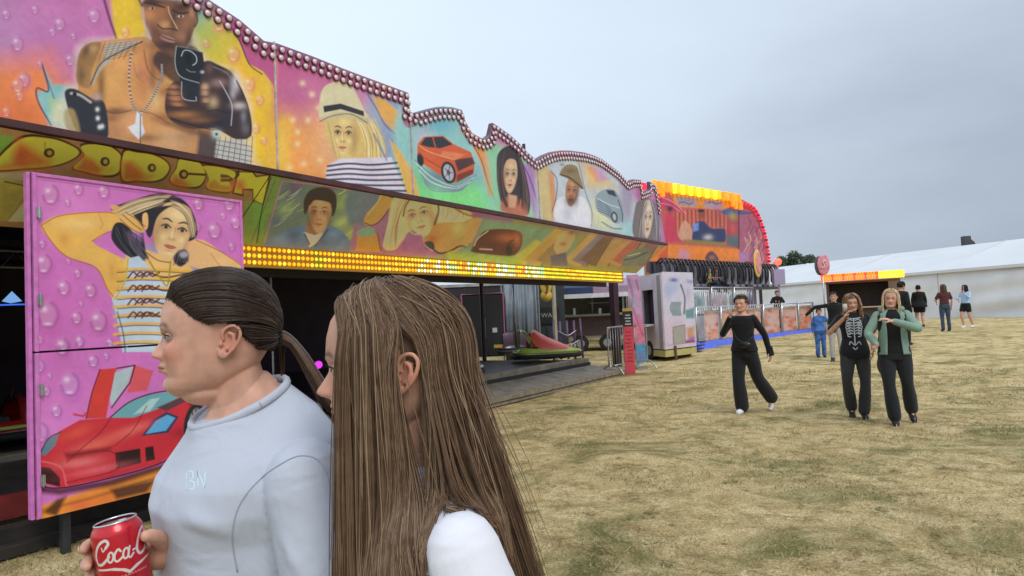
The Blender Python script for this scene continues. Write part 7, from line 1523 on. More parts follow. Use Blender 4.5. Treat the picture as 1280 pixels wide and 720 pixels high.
def hair_long(mats, length=.35, n=260, wave=.0, part=0.0, r=.0035, cover=.95, fore=.3, seed=1, vol=.012):
    def f(t, HMt, b):
        rs = random.Random(seed); bv = BVHTree.FromPolygons([tuple(v) for v in (np.array([list(HMt @ Vector(q)) for q in head_mesh(.1, 40, 48)[0]]))], head_mesh(.1, 40, 48)[1]); paths = []
        for _ in range(n):
            sd_ = rs.choice((-1, 1)); az = sd_*(rs.uniform(fore, math.pi)); P = []
            p0 = rs.uniform(.5, 1.35); el_end = rs.uniform(-.35, -.1); o = vol*rs.uniform(.5, 1.2)
            a0 = part+sd_*.1 if rs.random() < .6 else az*.5
            for k in range(7):
                q = k/6; P.append(scalp(bv, HMt, sdir(a0+(az-a0)*min(1, q*1.6), 1.35+(el_end-1.35)*q if k else 1.4), o*(.6+.6*q)))
            Ln = length*rs.uniform(.75, 1.05); d = P[-1]-(HMt @ Vector((0, .01, P[-1].z*0-.03))); d.z = 0; ph = rs.uniform(0, 6.3)
            base = P[-1]
            for k in range(1, 8):
                q = k/7; w = wave*math.sin(q*9+ph); P.append(base+Vector((d.x*.12*q+w*d.y/(d.length+1e-6), d.y*.12*q+w*.5, -Ln*q)))
            paths.append(P)
        strands('hair', paths, mats, t, r, 5, seed)
        cap = MB(); V, Fc = head_mesh(.1, 40, 48, 0, vol*.35); keep = [Vector(v) for v in V]
        Fk = [q for q in Fc if len(q) == 4 and all(not (keep[i].y < -.045 and keep[i].z < .072) and keep[i].z > -.06 for i in q)]
        cap.add([HMt @ v for v in keep], Fk); cap.build('hair_base', mats[0], t, True)
    return f
def hair_cap(mats, r=.003, n=300, bun=None, seed=1, low=-.35, fr=.072, vol=.010):
    def f(t, HMt, b):
        rs = random.Random(seed); hv, hf = head_mesh(.1, 40, 48); bv = BVHTree.FromPolygons([tuple(HMt @ Vector(q)) for q in hv], hf); paths = []
        tgt = bun or (math.pi, .2)
        for _ in range(n):
            az = rs.uniform(-math.pi, math.pi); el = rs.uniform(.75 if abs(az) < .9 else (.1 if abs(az) < 1.4 else low), 1.45); d0 = sdir(az, el)
            if bun: d1 = sdir(*bun)
            else: d1 = sdir(az*1.1+.25, max(low, el-.7))
            P = []
            for k in range(8): q = k/7; d = (d0*(1-q)+d1*q); P.append(scalp(bv, HMt, d if d.length > .05 else d0, vol*rs.uniform(.7, 1.1)))
            paths.append(P)
        strands('hair', paths, mats, t, r, 5, seed)
        V, Fc = head_mesh(.1, 40, 48, 0, vol*.4); Fk = [q for q in Fc if len(q) == 4 and all(not (V[i][1] < -.045 and V[i][2] < fr) and V[i][2] > (-.045 if V[i][1] > .02 else .01) for i in q)]
        cap = MB(); cap.add([HMt @ Vector(v) for v in V], Fk)
        if bun: cap.ell(scalp(bv, HMt, sdir(*bun), .02), (.035, .035, .035), 12, 8)
        cap.build('hair_base', mats[0], t, True)
    return f
HB = [hairmat('hair_brown_dark', (.035, .018, .010)), hairmat('hair_brown', (.10, .052, .028)), hairmat('hair_brown_light', (.20, .115, .065))]
HBL = [hairmat('hair_blonde_dark', (.30, .20, .10)), hairmat('hair_blonde', (.52, .38, .21)), hairmat('hair_blonde_light', (.70, .56, .36))]
HBK = [hairmat('hair_black', (.010, .008, .008)), hairmat('hair_black_soft', (.022, .016, .014))]
HAU = [hairmat('hair_auburn_dark', (.09, .045, .025)), hairmat('hair_auburn', (.22, .12, .062)), hairmat('hair_auburn_light', (.36, .22, .12))]
BLK = cloth('black_cotton', (.010, .010, .012)); CHAR = cloth('charcoal_denim', (.035, .034, .037), .25); NAVY = cloth('navy_denim', (.022, .028, .042), .25)
WSH = mat('white_trainer', (.72, .72, .74), .4); BSH = mat('black_boot', (.014, .013, .013), .4)
# ------------------------------------------------------------ the people on the field
G_ = lambda x, y: ground(x, y)
def project_strokes(parent, target, paths, w, m, name='print', off=.003, dirn=Vector((0, 1, 0)), n=6):
    """lay thin printed strokes on a garment, cast along dirn (parent space)"""
    bv = bvh_of(target.data)
    for P in paths:
        Q = []
        for (x, z) in cr(P, 6):
            h, nr, _, _ = bv.ray_cast(Vector((x, -1, z)), dirn)
            if h is not None: Q.append(h-dirn*off)
        if len(Q) > 1: yield Q
# 1 person in black with hand at mouth
c = G_(935, 517)
p1 = figure('person in black top and wide black trousers with white trainers, hand at the mouth', c, CAMROT-.75, 1.62, dict(
    hipL=(.08, .0, .88), knL=(.10, .16, .50), anL=(.16, .44, .17), toeL=(.0, -.6, -.75), hipR=(-.08, 0, .88), knR=(-.08, -.06, .47), anR=(-.07, -.02, .085),
    elR=(-.27, -.08, 1.12), wrR=(-.09, -.20, 1.36), hdR=(.35, .05, 1), elL=(.25, .12, 1.10), wrL=(.29, .17, .86), hdL=(.1, .1, -1), chest=(0, -.01, 1.27)),
    1.0, BLK, cloth('black_trousers', (.014, .014, .017)), WSH, hair_cap([HB[0], HB[1], HAU[1]], n=520, bun=(math.pi, .35), seed=2, vol=.026, r=.0032, low=-.2), head=(.1, -.05, 0), flare=1.12, hem=.08, neckop=True, shoulders=.155)
bag = MB(); bag.ell((.08, -.15, .97), (.09, .04, .055), 16, 10); bag.tube(cr([(.1, -.15, 1.0), (.16, -.05, 1.1), (.0, .13, 1.2), (-.14, 0, 1.3), (-.05, -.15, 1.1), (.05, -.16, 1.0)], 5), .008, 6)
o = bag.build('waist_bag', mat('black_leather', (.008, .008, .008), .3), p1, True)
mb = MB(); mb.tube([(.285, .165, .93), (.300, .18, .80)], [.047, .052], 12); o = link('glove', remesh(mb, .008, 2), BLK, p1, True)
# 2 skeleton tee
c = G_(1074, 523)
p2 = figure('person with wavy brown hair in a black skeleton print tee and charcoal jeans', c, CAMROT-.38, 1.57, dict(
    knL=(.10, -.02, .47), anL=(.07, .03, .085), knR=(-.12, -.10, .50), anR=(-.07, .16, .12), toeR=(0, -.8, -.45), elR=(-.30, -.04, 1.14), wrR=(-.13, -.22, 1.33), hdR=(.5, .1, .8),
    elL=(.24, .03, 1.10), wrL=(.20, -.12, .93)), 1.02, cloth('black_tee', (.011, .011, .013)), CHAR, BSH, hair_long([HAU[0], HAU[1], HBL[1]], .25, 520, .022, seed=3, r=.0032, fore=.7, vol=.026), head=(.05, .12, -.08), leg='jeans', sleeve='short', hem=.045, topcut=.80, flare=1.2, group=None)
tgt = [o for o in p2.children if o.name.startswith('top')][0]
PRN = mat('bone_print', (.42, .46, .50), .7)
ribs = []
for k in range(6):
    z = 1.30-.035*k; w = .095-.006*abs(k-2)
    for s in (-1, 1): ribs.append([(s*.012, z), (s*w*.6, z+.012), (s*w, z-.008), (s*w*.92, z-.035), (s*w*.5, z-.040)])
ribs.append([(0, 1.33), (0, 1.2), (0, 1.05), (0, .97)]); ribs.append([(-.07, .98), (-.05, 1.02), (-.01, .98), (.01, .98), (.05, 1.02), (.07, .98)]); ribs.append([(-.09, 1.335), (0, 1.325), (.09, 1.335)]); ribs.append([(-.03, .95), (0, .92), (.03, .95)])
mb = MB()
for Q in project_strokes(p2, tgt, ribs, .01, PRN): mb.tube(Q, .0075, 6, True, .3)
mb.build('skeleton_print', PRN, tgt, True)
mb = MB(); mb.tube([(-.10, -.26, 1.36), (-.10, -.27, 1.45)], [.024, .028], 12); o = mb.build('paper_cup', mat('pale_cup', (.5, .45, .4), .5), None, True); o.parent = p2
o.parent = None; o.matrix_world = Matrix.Translation(p2.location) @ Matrix.Rotation(p2.rotation_euler.z, 4, 'Z'); o.location = p2.location; o.rotation_euler = p2.rotation_euler; tag(o, 'small pale cup held to the mouth by the person in the skeleton tee', 'cup')
# 3 blonde in green hooded jacket
c = G_(1124, 531)
GRN = cloth('sage_hoodie', (.20, .30, .24), .12)
p3 = figure('smiling blonde person in a sage green hooded jacket over black top and trousers', c, CAMROT-.42, 1.60, dict(
    knR=(-.08, -.05, .48), anR=(-.04, .02, .085), knL=(.12, .02, .50), anL=(.17, .26, .15), toeL=(.1, -.8, -.5), elL=(.25, -.14, 1.17), wrL=(-.02, -.26, 1.27), hdL=(-.9, -.1, .35), elR=(-.27, -.04, 1.12), wrR=(-.20, -.22, .98), hdR=(-.4, -.7, -.3)),
    1.06, cloth('black_vest', (.010, .010, .011)), cloth('black_jeans', (.017, .018, .022)), BSH, hair_long(HBL, .17, 420, .006, seed=5, r=.0032, fore=.85, vol=.016), head=(-.12, .02, .10), leg='jeans', sleeve='none', hem=.0, flare=1.2)
# open jacket: shell with the front cut away, sleeves, hood
mb = MB(); g = 1.06
def jk(z): return np.interp(z, [.86, .95, 1.05, 1.15, 1.25, 1.33, 1.375, 1.41], [.172, .160, .146, .146, .158, .160, .124, .080]), np.interp(z, [.86, .95, 1.05, 1.15, 1.25, 1.33, 1.375, 1.41], [.145, .135, .125, .125, .130, .122, .10, .075])
V = []; nz_, na = 24, 40
for i in range(nz_+1):
    z = .86+(1.41-.86)*i/nz_; rx, ry = jk(z)
    for k in range(na+1): a = -math.pi/2+.50+(2*math.pi-1.0)*k/na; V.append((rx*g*math.cos(a), ry*g*math.sin(a), z))
mb.add(V, [(i*(na+1)+k, i*(na+1)+k+1, (i+1)*(na+1)+k+1, (i+1)*(na+1)+k) for i in range(nz_) for k in range(na)])
o = mb.build('jacket', GRN, p3, True); sm = o.modifiers.new('thick', 'SOLIDIFY'); sm.thickness = .008; jacket = o
jj = dict(L=(Vector((.155, .01, 1.335)), Vector((.25, -.14, 1.17)), Vector((-.02, -.26, 1.27))), R=(Vector((-.155, .01, 1.335)), Vector((-.27, -.04, 1.12)), Vector((-.20, -.22, .98))))
for a in 'LR':
    S, E, W = jj[a]; mb = MB(); limb(mb, [S, S+(E-S)*.5, E, E+(W-E)*.5, W-(W-E)*.08], [.058, .057, .052, .048, .038]); link('sleeve', remesh(mb, .008, 2), GRN, jacket, True)
mb = MB(); mb.tube(cr([(-.09, -.05, 1.40), (-.11, .06, 1.41), (0, .13, 1.40), (.11, .06, 1.41), (.09, -.05, 1.40)], 6), [.02]+[.034]*23+[.02], 10, True); link('hood', remesh(mb, .008, 2), GRN, jacket, True)
# patterned bag hanging behind the couple
c = G_(1100, 520); mb = MB(); zb_ = yz(1100, 463, 9.2); cb = atD(1100, 9.2); t = thing('shoulder_bag', 'dark bag with a spotted cream base carried low between the couple', 'bag', (cb.x, cb.y, zb_-.08), CAMROT)
mb = MB(); mb.ell((0, 0, .16), (.10, .05, .15), 16, 12); mb.build('body', mat('bag_maroon', (.05, .018, .016), .6), t, True)
mb = MB(); mb.ell((.02, -.01, .04), (.085, .055, .045), 16, 10); mb.build('spotted_base', mat('spotted_fabric', (.45, .38, .28), .7, var=.9, vscale=45), t, True)
mb = MB(); mb.tube(cr([(-.08, 0, .22), (-.05, 0, .55), (.02, 0, .80), (.06, 0, .55), (.08, 0, .22)], 5), .008, 6); mb.build('strap', mat('bag_strap', (.02, .012, .012), .5), t, True)
# 4 dark clad person behind reaching out
c = G_(1047, 452)
p4 = figure('person in black with pale trousers reaching towards the child in blue', c, CAMROT-.5, 1.62, dict(elR=(-.42, -.06, 1.30), wrR=(-.62, -.12, 1.12), hdR=(-1, -.2, -.6)), .95, BLK, cloth('pale_trousers', (.42, .40, .39)), BSH, hair_cap(HBK, n=200, seed=6), leg='slim', vox=.011)
# 5 child
c = G_(1027, 447)
p5 = figure('small child in a blue patterned outfit and dark boots left of the couple', c, CAMROT-.2, 1.22, dict(elL=(.30, -.05, 1.16), wrL=(.42, -.10, 1.34), hdL=(.6, 0, 1)), 1.15, cloth('blue_pattern', (.05, .13, .36), .8, bscale=30), cloth('blue_pattern', (.05, .13, .36)), BSH, hair_cap(HBK, n=160, seed=7), leg='jeans', vox=.011, hem=.05)
# 6-10 further people
c = G_(1131, 431)
figure('person with dark hair and a black coat standing close behind the blonde person', c, CAMROT+1.9, 1.76, None, 1.05, cloth('black_coat', (.012, .011, .012)), BLK, BSH, hair_cap(HBK, n=200, seed=8), vox=.012, topcut=.80, hem=.12)
c = G_(1151, 410)
figure('person in a long loose black coat with bare calves seen from behind', c, CAMROT+2.6, 1.70, dict(anR=(-.1, .15, .12), knL=(.10, -.05, .48)), 1.1, cloth('black_coat', (.012, .011, .012)), BLK, BSH, hair_cap(HBK, n=160, seed=9), vox=.014, leg='shorts', topcut=.80, hem=.35)
c = G_(1183, 414)
figure('person with long brown hair in a maroon top and blue jeans facing the marquee', c, CAMROT+2.9, 1.62, dict(elL=(.26, -.05, 1.1), wrL=(.18, -.2, 1.05)), .98, cloth('maroon_top', (.085, .025, .028)), cloth('blue_jeans', (.045, .065, .10), .3), BSH, hair_long(HB, .22, 220, .004, seed=10, r=.006), vox=.014, leg='jeans', sleeve='short', topcut=.95, hem=0)
c = G_(1209, 410)
figure('person in a light blue top and black shorts with white shoes beside the maroon top', c, CAMROT-1.1, 1.60, dict(knL=(.10, .03, .47), anL=(.10, .22, .10), knR=(-.10, -.12, .48), anR=(-.10, -.02, .085), elL=(.22, -.12, 1.16), wrL=(.14, -.28, 1.30), hdL=(0, -.3, 1), elR=(-.24, -.10, 1.14), wrR=(-.1, -.26, 1.12), chest=(0, .04, 1.27), nk=(0, .05, 1.42), hd=(0, .03, 1.535)), .98,
       cloth('light_blue_top', (.36, .50, .68)), BLK, WSH, hair_long(HBK, .16, 180, .004, seed=11, r=.006), vox=.014, leg='shorts', topcut=.93, hem=.05)
# on the ride: one by the rail, three riders
P_ = wl(*((lambda q: (q[0], .9, q[1]))(hat(973, 398, .9)))); 
figure('person in black leaning on the swing ride railing', (P_.x, P_.y, .46), CAMROT-.3, 1.60, dict(elL=(.25, -.12, 1.15), wrL=(.05, -.25, 1.2), elR=(-.26, -.1, 1.14), wrR=(-.08, -.26, 1.22)), 1.0, BLK, BLK, BSH, hair_cap(HB, n=120, seed=12), vox=.016)
for k, (px, cl, lb) in enumerate(((886, cloth('yellow_shirt', (.50, .42, .12)), 'rider in a yellow shirt in the swing ride seats'), (893, cloth('green_shirt', (.10, .22, .12)), 'rider in a green shirt in the swing ride seats'), (901, cloth('grey_shirt', (.3, .3, .3)), 'rider in a grey shirt in the swing ride seats'))):
    x_, _ = hat(px, 345, yg); kk = min(nS-1, max(0, int((x_-gx0)/((gx1-gx0)/nS)))); x_ = gx0+(kk+.5)*(gx1-gx0)/nS; q = wl(x_, yg+.10, gz0+.30)
    dz = -.86
    figure(lb, (q.x, q.y, q.z+dz), rz2+(0 if sy > 0 else math.pi), 1.55, dict(hipL=(.085, 0, .90), knL=(.10, -.42, .92), anL=(.10, -.46, .50), hipR=(-.085, 0, .90), knR=(-.10, -.42, .92), anR=(-.10, -.46, .50), elL=(.2, -.1, 1.14), wrL=(.12, -.26, 1.2), elR=(-.2, -.1, 1.14), wrR=(-.12, -.26, 1.2)), .9, cl, NAVY, BSH, hair_cap(HB if k else HBK, n=80, seed=20+k), vox=.018, leg='slim', sleeve='short', group='riders in the swing ride seats')
# ------------------------------------------------------------ the two people in front
def rotz(a): return Matrix.Rotation(a, 4, 'Z')
def smooth_noise(me, amp, sc, seed=0, folds=None):
    """soft cloth folds pushed along the normals"""
    me.update(); n = len(me.vertices); co = np.empty(n*3, np.float32); no = np.empty(n*3, np.float32); me.vertices.foreach_get('co', co); me.vertices.foreach_get('normal', no); co = co.reshape(-1, 3).astype(float); no = no.reshape(-1, 3)
    d = np.zeros(n); rs = np.random.RandomState(seed)
    for k in range(14):
        v = rs.randn(3); v[2] *= .45; v /= np.linalg.norm(v); f = sc*rs.uniform(.6, 2.2); w = rs.randn(3)*sc*.35; d += np.sin(co@v*f+1.8*np.sin(co@w+rs.uniform(0, 6))+rs.uniform(0, 6))*(.9/(.6+f/sc))
    d *= amp/3.0
    for (p0, p1, w, a) in (folds or []):                              # ridges between two points
        p0, p1 = np.array(p0), np.array(p1); e = p1-p0; t = np.clip(((co-p0)@e)/(e@e), 0, 1); r = np.linalg.norm(co-p0-t[:, None]*e, axis=1); d += a*np.exp(-(r/w)**2)*np.sin(np.pi*np.clip(t, .05, .95))
    co += no*d[:, None]; me.vertices.foreach_set('co', co.astype(np.float32).ravel()); me.update()
def push_out(bv, p_, off):
    l_, nr, _, dist = bv.find_nearest(p_)
    if l_ is not None and (dist < .25) and (p_-l_).dot(nr) < off: return l_+nr*off
    return p_
def cast(bv, px, py):
    d = ray(px, py).normalized(); h, nr, _, _ = bv.ray_cast(CAM, d); return (h, nr)
def seam(name, bv, px, r, m, parent, off=.0005):
    P = []
    for (x, y) in cr([(a, b) for a, b in px], 8):
        h, nr = cast(bv, x, y)
        if h is not None: P.append(h+nr*off)
    if len(P) > 2: mb = MB(); mb.tube(P, r, 6); mb.build(name, m, parent, True)
def tilt_neck(vs_, T_inv, z0, k):
    out_ = []
    for v in vs_:
        v = Vector(v); q = T_inv @ Vector((v.x, v.y, 0)); w = min(1, max(0, (v.z-(z0-.10))/.09)); v.z += k*w*(q.y-.0) if abs(q.x) < .14 else k*w*q.y*max(0, 1-(abs(q.x)-.14)/.05); out_.append(tuple(v))
    return out_
def bigperson(label, O, head_yaw, head_pitch, head_roll, tyaw, N, shape, arms, girth, teeM, fat, foot, lower, legM, shoeM, handfn=None, ear_k=1.0, hs=1.0, nose=1.0, lip=1.0, tilt=0.0, nkk=1.0, skin=SKC, brow=(.06, .035, .025)):
    gx = N.x; gy = N.y; t = wthing('person', label, 'person', (gx, gy, 0)); HMt = frame(O, head_yaw, head_pitch, head_roll) @ Matrix.Scale(hs, 4); TM = Matrix.Translation((N.x, N.y, 0)) @ rotz(tyaw)
    T = lambda x, y, z: TM @ Vector((x, y, z))
    hb = MB(); V, Fc = head_mesh(fat, 170, 220, nose, 0, lip); hb.add([HMt @ Vector(v) for v in V], Fc)
    eb = MB(); [ear_into(eb, q, k=ear_k) for q in (1, -1)]; hb.add([HMt @ Vector(v) for v in eb.v], eb.f)
    nk_t = HMt @ Vector((0, .022, -.055)); limb(hb, [N-Vector((0, 0, .05)), N, (N+nk_t)/2, nk_t], [.075*girth*nkk, .060*girth*nkk, .052*girth*nkk, .053*girth*nkk], 5, 24)
    if fat > .3: M_ = HMt; hb.ell(M_ @ Vector((0, -.045, -.093)), (.040, .040, .020), 16, 12, HMt.to_3x3()); hb.ell(M_ @ Vector((0, -.02, -.105)), (.050, .045, .026), 16, 12, HMt.to_3x3())
    head = remesh(hb, .0017, 2, fac=.4)
    bb = MB(); rings = []
    for z, rx, ry, dy in shape: p_ = T(0, dy, z); rings.append((p_.x, p_.y, z, rx-.018, ry-.018, tyaw))
    loft(bb, rings, 36); limb(bb, [T(0, .0, shape[-1][0]-.08), N], [.08, .064*girth], 3)
    bbt = []; nbt = len(bb.v)
    for S, E, W, rr in arms: limb(bb, [S, S+(E-S)*.5, E, E+(W-E)*.4, W], rr, 6, 18)
    for q in (1, -1):
        Hh, Kk, A = T(q*.085, .0, lower), T(q*.095, -.01, .46), T(q*.10, .03, .08); limb(bb, [Hh, Hh+(Kk-Hh)*.5, Kk, Kk+(A-Kk)*.4, A], [.09*girth, .08*girth, .056, .054, .034]); 
    if handfn: handfn(bb)
    if tilt: bb.v = bbt + tilt_neck(bb.v[len(bbt):nbt], TM.inverted(), N.z-.015, tilt) + bb.v[nbt:]
    rest = remesh(bb, .0042, 2); me = join_meshes('body', [head, rest, lids(HMt)])
    paint_skin(me, HMt, skin, (skin[0]*.80, skin[1]*.48, skin[2]*.50), brow); b = link('body', me, SKIN, t, True)
    eyes(HMt, t, look=0); lashes(HMt, t)
    tb = MB(); rings = []
    for z, rx, ry, dy in shape: p_ = T(0, dy, z); rings.append((p_.x, p_.y, z, rx, ry, tyaw))
    loft(tb, rings, 48)
    return t, HMt, T, tb, b, bvh_of(head)
TEEA = cloth('grey_blue_tee', (.46, .49, .57), .04, .5, 8); TEEB = cloth('white_tee', (.72, .72, .78), .03, .35, 7)
# ---- person A: pale blue grey tee, dark ponytail, holding the can
yA = CAMROT-math.radians(67); tA = CAMROT-math.radians(47)
offA = rotz(yA).to_3x3() @ Vector((.0765, .020, -.012))*.9; OA = onD(286, 427, 1.11)-offA
bk = rotz(yA).to_3x3() @ Vector((0, 1, 0)); NA = OA+bk*.038; NA.z = OA.z-.130
def TA(x, y, z): return Matrix.Translation((NA.x, NA.y, 0)) @ rotz(tA) @ Vector((x, y, z))
zA = NA.z
shapeA = [(.74, .172, .135, .01), (.82, .180, .146, .01), (.95, .172, .146, .006), (1.05, .166, .142, .006), (1.15, .168, .142, .006), (zA-.145, .180, .148, .005), (zA-.105, .180, .142, .012), (zA-.065, .162, .126, .014), (zA-.032, .130, .108, .008), (zA-.006, .102, .090, .000), (zA+.014, .084, .080, -.004)]
can_c = onD(153, 699, 1.02); KC = 1.06; 
cam_r = R3 @ Vector((1, 0, 0)); cam_u = R3 @ Vector((0, 1, 0)); cam_f = R3 @ Vector((0, 0, -1))
axis = (Vector((0, 0, 1))-cam_r*.16-cam_f*.02).normalized(); cR = (cam_r-axis*cam_r.dot(axis)).normalized(); cF = axis.cross(cR).normalized()
if cF.dot(cam_f) > 0: cF = -cF                                           # cF points to the camera, cR to the right
CM = Matrix((cR, -cF, axis)).transposed().to_4x4(); CM.translation = can_c
def cpt(deg, h, r): a = math.radians(deg); return can_c+(cF*math.cos(a)+cR*math.sin(a))*r*KC+axis*h*KC
wrR = cpt(162, -.035, .115)-Vector((0, 0, .015)); shR = TA(-.165, .015, zA-.100); elR = ik(shR, wrR-Vector((0, 0, .02)), .27, .235, Vector((0, 0, -1))+(TA(-1, 0, 0)-TA(0, 0, 0))*.3)
shL = TA(.180, .022, zA-.105); elL = TA(.245, .055, zA-.36); wrL = TA(.24, -.04, zA-.58)
def hand_can(bb):
    R0 = .033; palm = [cpt(118, -.02, .066), cpt(140, -.012, .050), cpt(165, -.005, .046)]
    bb.tube([wrR, cpt(156, -.020, .078), cpt(160, -.008, .054), cpt(174, -.002, .046)], [.024, .030, .032, .026], 16)
    for i, (h, e) in enumerate(((.030, -62), (.008, -50), (-.014, -52), (-.034, -62))):
        P = []
        for q in range(8): a = 168+(360+e-168)*q/7; k = .0105 if q < 6 else .0098; P.append(cpt(a, h*(.65+.35*q/7)+.002*math.sin(q*1.5), R0+k+.002*(q in (2, 5))))
        r = (.0090, .0094, .0090, .0080)[i]; bb.tube(P, [r*1.1, r*1.1, r, r*1.08, r*.98, r*1.02, r*.92, r*.78], 12); bb.ell(P[-1], (r*.8,)*3, 10, 8)
    P = [cpt(140, -.004, .056), cpt(124, .008, .051), cpt(107, .018, .0465), cpt(92, .024, .0445), cpt(80, .027, .0435)]; bb.tube(P, [.015, .0135, .0115, .0108, .009], 12); bb.ell(P[-1], (.009,)*3, 10, 8)
A, HA, _, teeb, bodyA, bvA = bigperson('person with a dark low ponytail and pale grey blue tee, holding a red can', OA, yA, -.02, .02, tA, NA, shapeA,
    [(shL, elL, wrL, [.060, .054, .043, .040, .028]), (shR, elR, wrR, [.058, .050, .040, .038, .027])], 1.0, TEEA, .31, None, .78, None, None, hand_can, hs=.9, ear_k=.92, nose=.84, lip=1.35, tilt=.42, nkk=.93)
hL = hand_into
limb(teeb, [shL, shL+(elL-shL)*.3, shL+(elL-shL)*.66], [.066, .070, .075], 8, 24); limb(teeb, [shR, shR+(elR-shR)*.4, shR+(elR-shR)*.70], [.064, .068, .074], 8, 24)
TiA = (Matrix.Translation((NA.x, NA.y, 0)) @ rotz(tA)).inverted(); teeb.v = tilt_neck(teeb.v, TiA, zA, .42)
me = remesh(teeb, .0042, 4)
arm_pit = TA(.15, -.06, zA-.16)
F_ = lambda a, b, w, h: (tuple(a), tuple(b), w, h)
smooth_noise(me, .0058, 19, 3, [F_(TA(.20, -.06, zA-.19), TA(.05, -.17, zA-.10), .014, .007), F_(TA(.20, -.07, zA-.21), TA(.06, -.18, zA-.28), .016, .009), F_(TA(.205, -.06, zA-.23), TA(.10, -.17, zA-.40), .014, .008), F_(TA(.17, .12, zA-.13), TA(.23, .05, zA-.22), .010, -.006), F_(TA(.20, .10, zA-.08), TA(.24, .03, zA-.20), .012, .006), F_(TA(.22, -.06, zA-.14), TA(.26, .02, zA-.27), .012, .006), F_(TA(.12, .16, zA-.10), TA(.20, .12, zA-.20), .012, .007), F_(TA(.19, .13, zA-.16), TA(.10, .17, zA-.36), .016, .009), F_(TA(.04, -.15, zA-.06), TA(-.08, -.17, zA-.25), .02, .005)])
tee = link('tee_shirt', me, TEEA, A, True); bvt = bvh_of(me)
SE = cloth('tee_seam_crease', (.33, .36, .44), .04, .1)
seam('sleeve_seam_crease', bvt, [(297, 715), (291, 680), (292, 655), (300, 630), (318, 606), (345, 584), (375, 570), (400, 578), (412, 610), (414, 655), (412, 700)], .0011, SE, tee)  # seam; its lower left run is a dark line for the crease shade
mb = MB(); P = [TA(.081*math.cos(a), .077*math.sin(a)-.004, zA+.013+.034*math.sin(a)) for a in [2*math.pi*k/40 for k in range(41)]]; mb.tube(P, .0075, 10, False, .8); mb.build('collar', TEEA, tee, True)
mb = MB(); E2 = shL+(elL-shL)*.70; ax = (elL-shL).normalized(); o1 = ax.orthogonal().normalized(); o2 = ax.cross(o1); mb.tube([E2+(o1*math.cos(a)+o2*math.sin(a))*.0765 for a in [2*math.pi*k/32 for k in range(33)]], .0035, 8, False); mb.build('sleeve_hem', TEEA, tee, True)
# faint print on the chest
PR = mat('mint_print', (.52, .68, .68), .6); mb = MB()
for st in ([(233, 588), (233, 612)], [(233, 588), (241, 590), (241, 598), (234, 600), (243, 603), (242, 611), (233, 612)], [(247, 611), (247, 588), (256, 610), (256, 588)]):
    Q = []
    for x, y in (st if len(st) == 2 else [q for a, b in zip(st[:-1], st[1:]) for q in (a, ((a[0]+b[0])/2, (a[1]+b[1])/2))]+[st[-1]]):
        h, nr = cast(bvt, x, y)
        if h is not None: Q.append(h-nr*.0009)
    if len(Q) > 1: mb.tube(Q, .0016, 6)
if mb.v: mb.build('chest_print', PR, tee, True)
def trousers(parent, T, m, hz_, sh_, lower):
    mb = MB(); rr = []
    for z, rx, ry in ((lower-.06, .16, .12), (lower, .175, .13), (lower+.08, .170, .125), (lower+.16, .155, .115)): p_ = T(0, 0, z); rr.append((p_.x, p_.y, z, rx, ry, hz_))
    loft(mb, rr, 30)
    for q in (1, -1): Hh, Kk, Aa = T(q*.085, .0, lower), T(q*.095, -.01, .46), T(q*.10, .03, .08); limb(mb, [Hh, Hh+(Kk-Hh)*.5, Kk, Kk+(Aa-Kk)*.5, Aa], [.105, .095, .078, .075, .072])
    link('trousers', remesh(mb, .008, 2), m, parent, True)
    for q in (1, -1):
        Aa = T(q*.10, .03, .08); td = T(0, -1, 0)-T(0, 0, 0); dn = Vector((0, 0, -1)); mb = MB(); mb.tube([Aa-td*.055+dn*.03, Aa-td*.02+dn*.03, Aa+td*.05+dn*.038, Aa+td*.12+dn*.045, Aa+td*.165+dn*.05], [.030, .042, .042, .038, .024], 12); mb.tube([Aa+dn*-.03, Aa+dn*.04], [.046, .046], 12); link('shoe', remesh(mb, .006, 2), sh_, parent, True)
TAm = lambda x, y, z: TA(x, y, z)
trousers(A, TAm, cloth('dark_joggers', (.03, .03, .035)), tA, WSH, .78)
# finger nails on the can hand
NAIL = mat('nail', (.66, .42, .36), .25)
for i, (h, e) in enumerate(((.030, -62), (.008, -50), (-.014, -52), (-.034, -62))):
    p_ = cpt(360+e-4, h, .033+.0105+.0050); mb = MB(); mb.ell((0, 0, 0), (.0055, .0012, .0048), 12, 8); M_ = Matrix((cR*math.cos(math.radians(e))-cF*math.sin(math.radians(e)), cF*math.cos(math.radians(e))+cR*math.sin(math.radians(e)), axis)).transposed().to_4x4(); M_.translation = p_; me_ = mb.mesh('nail'); me_.transform(M_); link('nail', me_, NAIL, bodyA, True)
